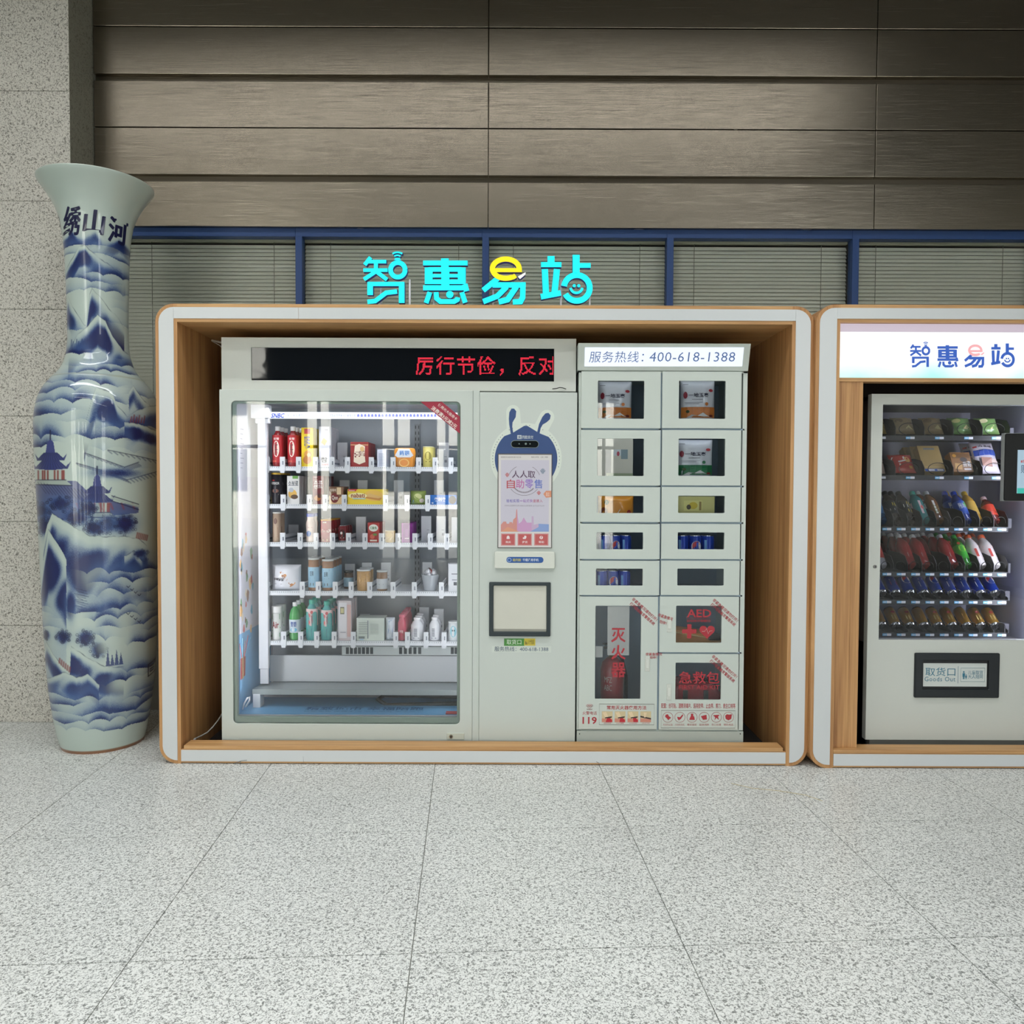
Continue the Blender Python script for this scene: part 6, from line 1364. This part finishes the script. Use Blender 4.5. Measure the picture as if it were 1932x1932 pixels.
CH = {
 'zhi': S([(152, 196), (108, 252)], 30) + S([(135, 228), (266, 228)], 27) + S([(98, 290), (276, 290)], 27) + S([(190, 215), (190, 292)], 30) + S([(190, 300), (103, 358)], 30) + S([(196, 302), (272, 360)], 30)
   + S(arc(350, 288, 53, 0, 360, 36), 35) + [[(332, 200), (364, 200), (372, 217), (322, 217)]] + S(arc(347, 222, 40, 55, 125, 8), 12) + S(arc(347, 222, 62, 55, 125, 8), 13)
   + S([(128, 391), (398, 391)], 32) + S([(148, 385), (148, 472)], 42) + S([(378, 391), (378, 530)], 42) + S([(128, 522), (185, 515), (265, 455), (345, 446)], 34),
 'hui': S([(534, 238), (859, 238)], 36) + S([(693, 204), (693, 300)], 56) + S([(575, 285), (816, 285)], 34) + S([(560, 331), (832, 331)], 26) + S([(575, 375), (816, 375)], 34) + S([(575, 270), (575, 392)], 58) + S([(816, 270), (816, 392)], 58) + S([(696, 270), (696, 420)], 60)
   + S([(534, 419), (836, 419)], 38) + S([(838, 392), (852, 444)], 40) + S([(584, 450), (556, 530)], 36) + S([(629, 450), (632, 495), (660, 519), (760, 519), (784, 505), (788, 488)], 36) + disc(729, 468, 27) + S([(816, 452), (842, 528)], 36),
 'yi': S([(1080, 350), (972, 438)], 40) + S([(1040, 398), (1282, 398)], 40) + S([(1262, 398), (1260, 490), (1244, 520), (1188, 522)], 40) + S([(1145, 410), (1075, 480), (972, 520)], 40) + S([(1215, 410), (1150, 505), (1085, 522)], 42),
 'zhan': S([(1467, 187), (1467, 250)], 52) + S([(1394, 250), (1543, 250)], 38) + S([(1422, 282), (1430, 470)], 46) + S([(1510, 282), (1492, 455)], 46) + S([(1392, 484), (1538, 456)], 42)
   + S([(1650, 178), (1650, 320)], 52) + S([(1650, 256), (1756, 256)], 36) + S(arc(1655, 420, 94, -152, 172, 44), 43) + disc(1636, 404, 12) + disc(1669, 404, 12) + S(arc(1652, 412, 44, 190, 350, 14), 19)}
E_ = S(arc(1137, 281, 97, -62, 180, 10, 70)[::-1] if False else [(1236, 292)] + arc(1137, 281, 97, -2, 300, 40, 70), 38) + S([(1060, 292), (1254, 292)], 30) + S(arc(1137, 281, 97, 300, 318, 4, 74), 34)
TAIL = [[(1224, 340), (1282, 306), (1280, 325), (1240, 358)]]
def crop2px(p): return (660 + p[0] / 3.864, 440 + p[1] / 3.864)
def sign_letters():
    cy = emitter((6, 232, 240), 1.0, 'cyan_glow'); ye = emitter((255, 226, 10), 1.0, 'yellow_glow'); wh = emitter((240, 240, 236), .9, 'white_glow'); sd = mat((24, 66, 170), .4)
    Yf = 3.722; ztop = IN1[3] + 34 / F_PX * Y1
    zmin = min(px(*crop2px(p), Yf).z for q in CH.values() for poly in q for p in poly)
    dz = ztop + .003 - zmin
    for key, nm, lab in (('zhi', 'sign_character', 'glowing cyan sign character with signal arcs over a small ring'), ('hui', 'sign_character', 'glowing cyan sign character with a barred box over a curved hook'),
                         ('yi', 'sign_character', 'glowing cyan sign character topped by a yellow letter e'), ('zhan', 'sign_character', 'glowing cyan sign character with a small smiling face in its ring')):
        pts = [px(*crop2px(p), Yf) for poly in CH[key] for p in poly]; cx = sum(p.x for p in pts) / len(pts)
        T = empty(nm, (cx, Yf + .02, ztop), lab, 'sign letter', 'illuminated characters on the kiosk top')
        def solid(polys, face, y0, y1, name):
            m = MB()
            for k, poly in enumerate(polys): m.prism([(px(*crop2px(p), Yf).x, px(*crop2px(p), Yf).z + dz) for p in poly], y0 - .00003 * (k % 7), y1, 0, 1)
            return m.build(name, [face, sd], T)
        solid(CH[key], cy, Yf, Yf + .03, 'letter_face')
        if key == 'yi': solid(E_, ye, Yf - .004, Yf + .03, 'letter_e'); solid(TAIL, wh, Yf - .005, Yf + .03, 'tail')
        for off in (-.07, .07): MB().box(cx + off - .004, cx + off + .004, Yf + .03, Yf + .04, ztop, ztop + .13).box(cx + off - .02, cx + off + .02, Yf + .028, Yf + .075, ztop, ztop + .004).build('bracket', M_WHITE, T)
sign_letters()

# ================================================================ second kiosk: light box, filler panel and machine
def second():
    xa, xb, zc, ztop = IN2
    Yb = Y2 + .03
    a = rect(1583, 628, 2600, 715, Yb)
    LB = MB().box(xa + .001, xb - .001, Yb + .004, Yb + .12, a[2], ztop - .001).build('light_box', M_WHITE, S2); LB['label'] = 'bright white light box sign with blue characters and a pink e'
    glow = bpy.data.materials.new('light_box_face'); glow.use_nodes = True; nt = glow.node_tree; b = nt.nodes['Principled BSDF']
    g = nt.nodes.new('ShaderNodeNewGeometry'); no = nt.nodes.new('ShaderNodeTexNoise'); no.inputs['Scale'].default_value = 3.2; no.inputs['Detail'].default_value = 4
    sp = nt.nodes.new('ShaderNodeSeparateXYZ'); mr = nt.nodes.new('ShaderNodeMapRange'); mr.inputs['From Min'].default_value = a[2]; mr.inputs['From Max'].default_value = a[2] + .16; mr.inputs['To Min'].default_value = .55; mr.inputs['To Max'].default_value = -.05
    ad = nt.nodes.new('ShaderNodeMath'); ad.operation = 'MULTIPLY'; cr = nt.nodes.new('ShaderNodeValToRGB'); cr.color_ramp.elements[0].position = .16; cr.color_ramp.elements[0].color = (*lin((240, 243, 244)), 1); cr.color_ramp.elements[1].position = .36; cr.color_ramp.elements[1].color = (*lin((150, 232, 226)), 1)
    nt.links.new(g.outputs['Position'], no.inputs['Vector']); nt.links.new(g.outputs['Position'], sp.inputs[0]); nt.links.new(sp.outputs['Z'], mr.inputs['Value']); nt.links.new(mr.outputs[0], ad.inputs[0]); nt.links.new(no.outputs['Fac'], ad.inputs[1])
    nt.links.new(ad.outputs[0], cr.inputs['Fac']); nt.links.new(cr.outputs['Color'], b.inputs['Emission Color']); b.inputs['Emission Strength'].default_value = .97; b.inputs['Base Color'].default_value = (.3, .3, .3, 1)
    MB().quad(xa + .0015, xb - .0015, a[2], a[3], Yb).build('light_panel', glow, LB)
    MB().box(xa + .0015, xb - .0015, Yb - .002, Yb + .004, a[3], ztop - .001).build('upper_strip', emitter((214, 200, 214), .75, 'strip_glow'), LB)
    blue = emitter((52, 98, 196), .75, 'blue_print'); pink = emitter((244, 176, 180), .85, 'pink_print')
    def map2(p): return (1717 + (p[0] - 98) * .1181, 644.5 + (p[1] - 150) * .1262)
    for polys, m, y, nm in ((sum(CH.values(), []), blue, Yb - .0006, 'lettering'), (E_, pink, Yb - .0012, 'lettering'), (TAIL, pink, Yb - .0012, 'tail')):
        t = MB()
        for k, poly in enumerate(polys):
            q = [px(*map2(p), Yb) for p in poly]; t.add([(v.x, y - .00002 * (k % 9), v.z) for v in q], [range(len(q))])
        t.build(nm, m, LB)['kind'] = 'stuff'
    # oak cross strip and filler board
    f0 = rect(1583, 715.5, 2600, 722, Yb - .004); MB().box(xa, xb, Yb - .006, Yb + .06, f0[2], a[2]).build('cross_strip', M_WOOD_H, S2, bevel=.001)
    e1 = px(1622, 1000, Yb + .01).x; em = px(1605, 1000, Yb + .01).x
    MB().box(xa + .0005, em - .0005, Yb, Yb + .02, zc + .0045, f0[2]).build('filler_board', M_WOOD_V, S2, bevel=.0008); MB().box(em, e1, Yb + .0, Yb + .02, zc + .0045, f0[2]).build('filler_board', M_WOOD_V, S2, bevel=.0008)
    # ---------------- machine
    YM = 3.815; XR = 3.3
    d = rect(1643, 743, 1700, 1396, YM); X0 = px(1640, 1000, YM).x; zt, zb = d[3], d[2]
    V = empty('vending_machine', ((X0 + XR) / 2, YM + .3, 0), 'pale grey drink and snack machine with tinted glass front and spiral trays', 'vending machine')
    g = rect(1662, 763, 1700, 1207, YM); gx0 = px(1662, 985, YM).x; gz0, gz1 = g[2], g[3]; gx1 = 2.86
    D = MB().ring(X0, XR, zb, zt, gx0, gx1, gz0, gz1, .002, YM, YM + .04).build('door', M_CREAM, V, bevel=.002)
    MB().box(gx0 + .0005, gx1 - .0005, YM + .006, YM + .011, gz0 + .0005, gz1 - .0005).build('glass_pane', glass_mat('tinted_glass', tint=(.90, .91, .93)), D)
    Yc = YM + .045; WX = 2.63; dk = mat((84, 84, 88), .5); iw = mat((150, 150, 166), .5, name='inner_lavender')
    c = MB(); xs_ = px(1633, 985, Yc).x
    c.box(xs_, xs_ + .02, Yc, 4.46, .05, zt - .01).box(XR - .02, XR, Yc, 4.46, .05, zt - .01).box(xs_, XR, Yc, 4.46, zt - .03, zt - .01).box(xs_, XR, Yc, 4.46, .05, gz0 - .02).box(xs_ + .02, WX, 4.43, 4.46, gz0 - .02, zt - .03, 1).box(WX, WX + .02, Yc, 4.46, gz0 - .02, zt - .03, 1)
    c.build('cabinet', [dk, iw], V)
    MB().box(px(1640, 1400, YM + .02).x, XR, YM + .02, Yc, .05, zb - .004).build('plinth', mat((140, 140, 134), .5), V)
    for fx in (X0 + .05, XR - .1):
        for fy in (Yc + .06, 4.4): MB().lathe([(.03, .0042), (.03, .016), (.014, .018), (.014, .052)], fx, fy, 12).build('foot', M_DARK, V)
    p = px(1650.5, 1069, YM); MB().prism([(p.x + .009 * math.cos(t), p.z + .009 * math.sin(t)) for t in [i * math.pi / 8 for i in range(16)]], YM - .005, YM).prism([(p.x + .004 * math.cos(t), p.z + .004 * math.sin(t)) for t in [i * math.pi / 5 for i in range(10)]], YM - .006, YM - .004, 1).build('lock', [mat((120, 120, 116), .3, .8), M_DARK], D)
    # goods-out hatch
    h = rect(1724, 1231.5, 1884, 1316, YM); i = rect(1740, 1246, 1863, 1299, YM)
    H = MB().ring(*h, *i, .004, YM - .012, YM + .004).build('hatch_frame', mat((24, 30, 34), .35), D, bevel=.007, seg=3)
    j = rect(1741, 1251, 1861, 1295, YM)
    MB().ring(*i, j[0], j[1], j[2], j[3], .002, YM - .004, YM + .004).build('hatch_lip', M_BLACK, H)
    fl = MB().box(j[0], j[1], YM - .003, YM + .003, j[2], j[3]).build('hatch_flap', mat((206, 212, 208), .35), H)
    tl = mat((46, 116, 140), .5); ptext('取货口', 1746, 1259.5, 1802.5, 1275.5, YM - .0036, tl, fl); ptext('Goods Out', 1744.5, 1277, 1802.5, 1285.5, YM - .0036, tl, fl, spacing=1.1)
    e = rect(1806.5, 1256.5, 1807.2, 1289, YM); MB().quad(*e, YM - .0036).build('printing', tl, fl)
    e = rect(1812, 1260, 1857, 1285.5, YM); MB().tube([(e[0], YM - .0036, e[2]), (e[1], YM - .0036, e[2]), (e[1], YM - .0036, e[3]), (e[0], YM - .0036, e[3])], .0007, 4, closed=True).build('outline', mat((120, 160, 170), .5), fl)
    ptext('儿童取货\n大人陪同', 1826.5, 1265, 1854.5, 1280.5, YM - .0036, tl, fl)
    pm = MB()
    for xx, sc in ((1817.3, 1.0), (1821.8, .6)):
        q = px(xx, 1281, YM); pm.box(q.x - .006 * sc, q.x + .006 * sc, YM - .0038, YM - .0034, q.z + .012 * sc, q.z + .03 * sc).box(q.x - .004 * sc, q.x - .0005, YM - .0038, YM - .0034, q.z, q.z + .012 * sc).box(q.x + .0005, q.x + .004 * sc, YM - .0038, YM - .0034, q.z, q.z + .012 * sc)
        pm.prism([(q.x + .0042 * sc * math.cos(t), q.z + .036 * sc + .0042 * sc * math.sin(t)) for t in [k * math.pi / 4 for k in range(8)]], YM - .0038, YM - .0034)
    pm.build('pictogram', tl, fl)
    # tablet on the door
    t = rect(1896, 818, 2010, 945, YM - .03); TB = MB().prism(rrect(*t, .008, 4), YM - .03, YM).build('screen', mat((16, 17, 19), .3), D, bevel=.003)
    MB().ring(t[0] - .002, t[1] + .002, t[2] - .002, t[3] + .002, t[0] + .004, t[1] - .004, t[2] + .004, t[3] - .004, .005, YM - .024, YM).build('screen_rim', mat((150, 154, 152), .4), TB)
    t = rect(1919, 849, 1988, 931, YM - .03); MB().quad(*t, YM - .0305).build('display', emitter((176, 204, 222), .7, 'tablet_glow'), TB)
    ptext('自助', 1926, 868, 1952, 873, YM - .0310, emitter((190, 60, 60), .7, 'tablet_red'), TB, plane=YM - .03, bold=.02); ptext('购物', 1926, 877, 1956, 893, YM - .0310, emitter((50, 70, 110), .6, 'tablet_blue'), TB, plane=YM - .03)
    e = rect(1919, 921, 1960, 931, YM - .03); MB().quad(*e, YM - .0308).build('display', emitter((70, 196, 180), .7, 'tablet_green'), TB)
    # trays
    YT = 4.0; TZ = []; black = mat((22, 24, 28), .45); tx0 = px(1655, 985, YT).x; tx1 = px(1901, 985, YT).x
    tagm = [mat((110, 196, 240), .5), mat((240, 242, 246), .5)]
    tg = MB().box(-.0225, 0, -.002, 0, -.006, .006, 0).box(0, .0225, -.002, 0, -.006, .006, 1).box(-.018, -.004, -.0024, -.002, -.002, .002, 1).mesh('price_tag', tagm)
    wide = [1661.5, 1716, 1771, 1826, 1878]; thin = [1672, 1699, 1726, 1753, 1780, 1807, 1834.5, 1861.5, 1888.5]
    hx = .024; hel = [(hx * math.cos(t_ - .3), .002 + .012 * t_ / 6.28, .030 + hx * math.sin(t_ - .3)) for t_ in [k * 6.28 / 16 for k in range(13)]]
    for rI, (yl, lanes, wallh) in enumerate(((826, wide, 32), (901, wide, 30), (998, thin, 31), (1083, thin, 31), (1135.5, thin, 9), (1197, thin, 9))):
        zt_ = px(1770, yl - 3.5, YT).z; TZ.append(zt_)
        T_ = MB().box(tx0, tx1, YT, 4.40, zt_ - .008, zt_).box(tx0, tx1, YT - .006, YT, zt_ - .024, zt_ + .002).build('tray', black, V)
        wl = wallh / 362.0; pitch = (px(lanes[3], yl, YT).x - px(lanes[2], yl, YT).x)
        dv = MB().add([(-.0015, .0, 0), (-.0015, .36, 0), (-.0015, .36, wl * 1.15), (-.0015, .10, wl * 1.1), (-.0015, .03, wl * .95), (-.0015, .0, wl * .5), (.0015, .0, 0), (.0015, .36, 0), (.0015, .36, wl * 1.15), (.0015, .10, wl * 1.1), (.0015, .03, wl * .95), (.0015, .0, wl * .5)],
                      [(5, 4, 3, 2, 1, 0), (6, 7, 8, 9, 10, 11)] + [(k, (k + 1) % 6, (k + 1) % 6 + 6, k + 6) for k in range(6)]).mesh('tray_divider', black)
        sw = pitch / .0745; sp_ = MB().tube([(a_ * sw, b_ * (1 if sw < 1.3 else 1.6), c_ * (sw if sw < 1.3 else 1.25)) for a_, b_, c_ in hel], .0018, 5).mesh('spiral', mat((30, 30, 32), .3, .6))
        for lx in lanes:
            X = px(lx, yl, YT).x
            for me, loc in ((tg, (X, YT - .006, zt_ - .011)), (dv, (X + pitch / 2, YT, zt_)), (sp_, (X, YT, zt_))):
                o = bpy.data.objects.new(me.name.split('.')[0], me); COL.objects.link(o); o.location = loc; attach(o, T_)
        MB().box(tx1 + .010, tx1 + .034, YT + .02, YT + .06, zt_ - .005, zt_ + .045).build('tray_clip', mat((110, 110, 116), .4, .5), T_)
    dd = bpy.data.lights.new('side_led', 'AREA'); dd.shape = 'RECTANGLE'; dd.size = .02; dd.size_y = 1.3; dd.energy = 9; dd.color = (.86, .88, 1.0)
    o = bpy.data.objects.new('side_led', dd); COL.objects.link(o); o.location = (WX - .008, YM + .06, (gz0 + gz1) / 2); o.rotation_euler = (Vector((1.9, 4.3, .9)) - Vector((WX, YM + .06, .9))).to_track_quat('-Z', 'Y').to_euler(); attach(o, V)
    z0 = (gz0 + gz1) / 2; MB().box(WX - .006, WX - .001, YM + .05, YM + .07, z0 - .65, z0 + .65).build('led_strip', emitter((226, 228, 255), 2.5, 'side_strip'), V)
    return V, TZ, wide, thin, YT
V2, TZ, WIDE, THIN, YT2 = second()
RN = ['top', 'second', 'third', 'fourth', 'fifth', 'lowest']
def put(row, lane, o, desc, cat, tilt=0.0, dy=.02, dz=0.0, n=1, step=.088, group=None, dxl=0.0):
    lanes = WIDE if row < 2 else THIN; yl = (826, 901, 998, 1083, 1135.5, 1197)[row]
    X = px(lanes[lane] + dxl, yl, YT2).x; zs = [v[2] for v in o.bound_box]; ys = [v[1] for v in o.bound_box]; lift = dz + max(ys) * math.sin(tilt)
    o.rotation_euler = (-tilt, 0, 0); o.location = (X, YT2 + dy, TZ[row] + .0005 + lift)
    nm = ORD[lane]; tag(o, '%s, front of the %s lane, %s spiral tray' % (desc, nm, RN[row]), cat, group or ('goods in the %s tray' % RN[row]))
    for k in range(1, n):
        c = copy_tree(o, None, (X, YT2 + dy + step * k, TZ[row] + .0005 + lift)); c['label'] = ('%s, %s in line, %s lane, %s tray' % (desc, ORD[k], nm, RN[row]))
# row 0: wrapped rolls leaning in wide lanes
for ln, (col, c2) in enumerate((((190, 170, 110), (150, 130, 80)), ((150, 132, 96), (120, 100, 70)), ((156, 136, 96), (126, 104, 72)), ((110, 150, 84), (196, 196, 130)), ((120, 160, 90), (226, 220, 170)))):
    put(0, ln, p_bag(.115, .10, .045, col, [('p', [(.05, .1), (.95, .1), (.95, .4), (.05, .42)], c2), ('p', [(.5, .2), (.7, .45), (.9, .2)], (220, 206, 150)), ('e', .3, .7, .18, .12, c2)], seed=ln + 1), ['kraft snack roll', 'brown snack packet', 'brown folded snack packet', 'green snack packet', 'bright green and cream snack packet'][ln], 'packet', R(28), .035)
# row 1
put(1, 0, p_bag(.10, .15, .04, (226, 206, 190), [('e', .5, .3, .35, .2, (222, 140, 90)), ('r', .2, .8, .7, .8, (200, 60, 60))], seed=2), 'pale snack pouch cut by the door edge', 'pouch', R(25), .035)
put(1, 1, p_bag(.125, .12, .04, (186, 48, 40), [('p', [(.05, .62), (.6, .66), (.6, .78), (.1, .78)], (236, 226, 220)), ('p', [(.3, .45), (.62, .55), (.6, .62), (.3, .55)], (236, 226, 220)), ('e', .7, .62, .13, .14, (226, 180, 110)), ('r', .3, .36, .3, .4, (240, 220, 200)), ('r', .7, .85, .15, .3, (214, 150, 60))], seed=3), 'red snack pouch', 'pouch', R(35), .035)
bx = p_box(.115, .16, .045, (190, 162, 104), [('r', .06, .94, .0, .10, (40, 90, 170)), ('r', .2, .5, .02, .08, (226, 228, 232)), ('r', .62, .9, .02, .08, (226, 226, 222)), ('r', .25, .75, .84, .9, (130, 140, 150)), ('r', .1, .9, .16, .18, (214, 190, 130))], name='biscuit_box')
put(1, 2, bx, 'tan biscuit box with blue foot', 'box', R(30), .035, n=3, step=.075)
put(1, 3, p_box(.105, .115, .05, (150, 106, 56), [('r', .05, .95, .7, .95, (120, 84, 44)), ('e', .2, .82, .1, .08, (206, 150, 60)), ('t', '曲奇', .55, .95, .25, .55, (236, 230, 220)), ('p', [(.1, .15), (.45, .1), (.5, .4), (.15, .45)], (216, 170, 100)), ('e', .62, .62, .18, .12, (60, 44, 36)), ('r', .55, .9, .08, .18, (230, 220, 210))], name='biscuit_box'), 'brown biscuit box', 'box', R(25), .035)
put(1, 4, p_bag(.125, .19, .045, (222, 216, 226), [('t', '쇼콜레', .25, .85, .78, .86, (60, 50, 60)), ('r', .08, .22, .78, .83, (200, 50, 50)), *grid_rect(.06, .94, .52, .70, (60, 90, 180), 5), ('p', [(.2, .18), (.6, .14), (.65, .42), (.25, .46)], (176, 132, 116)), ('e', .75, .3, .15, .1, (210, 190, 180))], seed=5), 'tall white pouch with blue band', 'pouch', R(28), .035, n=2, step=.09)
# row 2: reclining bottles
TL = R(39)
def rb(body, cap, label, items=(), w=.061, h=.205, **k): return p_bottle(w, h, body, cap, label, (.2, .62), items, **k)
put(2, 0, rb((50, 90, 130), (40, 90, 160), (60, 120, 170)), 'blue drink bottle', 'bottle', TL, .03)
put(2, 1, rb((40, 26, 22), (30, 30, 34), (40, 44, 46), [('r', .2, .6, .3, .36, (226, 226, 220)), ('r', .5, .8, .45, .55, (206, 186, 50))]), 'dark bottle with yellow patch', 'bottle', TL, .03)
put(2, 2, rb((36, 24, 20), (30, 30, 34), (36, 40, 44), [('r', .25, .6, .4, .5, (226, 226, 220)), ('r', .55, .85, .48, .58, (210, 190, 40)), ('r', .5, .85, .25, .34, (210, 190, 40))]), 'dark bottle with two yellow patches', 'bottle', TL, .03, n=2)
put(2, 3, rb((50, 130, 130), (60, 170, 150), (222, 206, 210), [('e', .6, .4, .15, .06, (206, 100, 96))], sq=3), 'teal peach bottle', 'bottle', TL, .03)
put(2, 4, rb((110, 74, 44), (190, 194, 196), (230, 228, 222), [('e', .3 + .12 * (k % 4), .26 + .09 * (k // 4), .04, .02, [(90, 60, 60), (110, 150, 70)][k % 2]) for k in range(12)], sq=3.4), 'amber bottle with leaf label', 'bottle', TL, .03, n=2)
put(2, 6, rb((30, 54, 130), (30, 70, 190), (36, 80, 170), [('t', '脉动', .15, .7, .36, .55, (226, 236, 240)), ('e', .75, .5, .15, .08, (80, 170, 80))]), 'bright blue sports bottle', 'bottle', TL, .03, n=2)
put(2, 7, rb((206, 160, 60), (206, 170, 50), (214, 176, 80)), 'bottle with yellow cap', 'bottle', TL, .06, n=3)
put(2, 8, rb((90, 26, 22), (200, 170, 170), (196, 60, 40), [('r', .1, .9, .4, .46, (230, 130, 60)), ('e', .5, .3, .3, .06, (140, 30, 30))], h=.17), 'red label bottle beside the tray end', 'bottle', TL, .03)
# row 3
put(3, 0, rb((206, 206, 214), (226, 226, 226), (206, 90, 80)), 'white bottle with red stripe', 'bottle', TL, .03)
for ln in (2, 3, 5): put(3, ln, rb((150, 44, 44), (226, 226, 226), (150, 40, 42), [('r', .45, .8, .24, .36, (222, 218, 214)), ('r', 0, 1, .0, .1, (220, 170, 160))], w=.062, sq=4), 'red square tea bottle', 'bottle', TL, .03, n=3)
put(3, 1, rb((60, 30, 30), (214, 214, 214), (70, 34, 34), w=.06), 'dark tea bottle set far back', 'bottle', TL, .14)
put(3, 4, rb((110, 40, 40), (206, 206, 206), (120, 44, 44), w=.06, sq=4), 'dull red tea bottle set back', 'bottle', TL, .12)
for ln in (6,): put(3, ln, rb((40, 130, 40), (50, 160, 60), (60, 170, 50), [('e', .5, .5, .3, .1, (150, 206, 70)), ('e', .35, .66, .12, .04, (206, 90, 60))], neck=.4), 'green soda bottle', 'bottle', TL, .03, n=3)
for ln in (7, 8): put(3, ln, rb((226, 220, 216), (226, 96, 50), (226, 216, 212), [('r', .3, .5, .25, .5, (196, 70, 60)), ('r', 0, 1, .56, .62, (226, 90, 44))], neck=.5), 'white bottle with orange cap', 'bottle', TL, .03, n=3)
# rows 4 and 5: reclining cans
for ln in range(9):
    it = [logo(.5, .72, .40), [('r', .2, .8, .4, .6, (206, 60, 70)), ('r', .2, .8, .66, .74, (220, 226, 236))], [('r', .25, .8, .3, .6, (206, 212, 222)), ('r', .3, .7, .7, .76, (200, 206, 216))]][(2, 1, 0, 2, 0, 2, 2, 2, 0)[ln]]
    put(4, ln, p_soda(.056, .118, (34, 70, 176), it, metal=.4), 'blue cola can lying back' if ln not in (2, 4, 8) else 'blue cola can with round red white mark', 'can', R(48), .03)
    put(5, ln, p_soda(.056, .118, (206, 156, 60), [('r', .25, .6, .25, .5, (226, 200, 120)), ('e', .5, .66, .2, .06, (150, 50, 40))] if ln % 3 else [('r', .3, .7, .3, .6, (190, 140, 60))], metal=.75), 'gold drink can lying back', 'can', R(48), .03)

# loose leads beside the first machine
q = [px(x, y, Y) for x, y, Y in ((364, 1399, 3.83), (369, 1393, 3.84), (380, 1388, 3.86), (391, 1382, 3.88), (402, 1371, 3.90), (412, 1358, 3.93), (420, 1345, 3.97))]
q[0].z = max(q[0].z, .006)
LD = empty('network_lead', q[0], 'grey network lead with plug hanging beside the vending machine', 'cable')
MB().tube(q[1:], .0035, 7).build('lead', mat((150, 150, 146), .5), LD); MB().tube(q[:2], .006, 6).build('plug', mat((170, 170, 166), .4), LD)
q = [px(x, y, 3.9) for x, y in ((395, 640, ), (418, 645))]; q2 = [px(x, y, 3.9) for x, y in ((395, 641), (410, 649), (418, 658))]
AR = MB().tube([(v.x, 3.93, v.z) for v in q], .006, 6).tube([(v.x, 3.93, v.z) for v in q2], .003, 6).build('bracket_arm', mat((140, 130, 118), .5)); tag(AR, 'small grey folded bracket sticking out beside the led box', 'bracket')

th_ = [px(x, y, 1350 * 1.35 / 540) for x, y in ((1380, 1478), (1420, 1487), (1470, 1492), (1520, 1500), (1552, 1511))]
th_ = [(CAM.x + (p.x - CAM.x) * (CAM.z - .0015) / (CAM.z - p.z), p.y * (CAM.z - .0015) / (CAM.z - p.z), .0015) for p in th_]
tag(MB().tube(th_, .0012, 5).build('straw', mat((206, 192, 150), .7)), 'thin straw coloured strand lying on the floor tiles before the kiosks', 'straw')
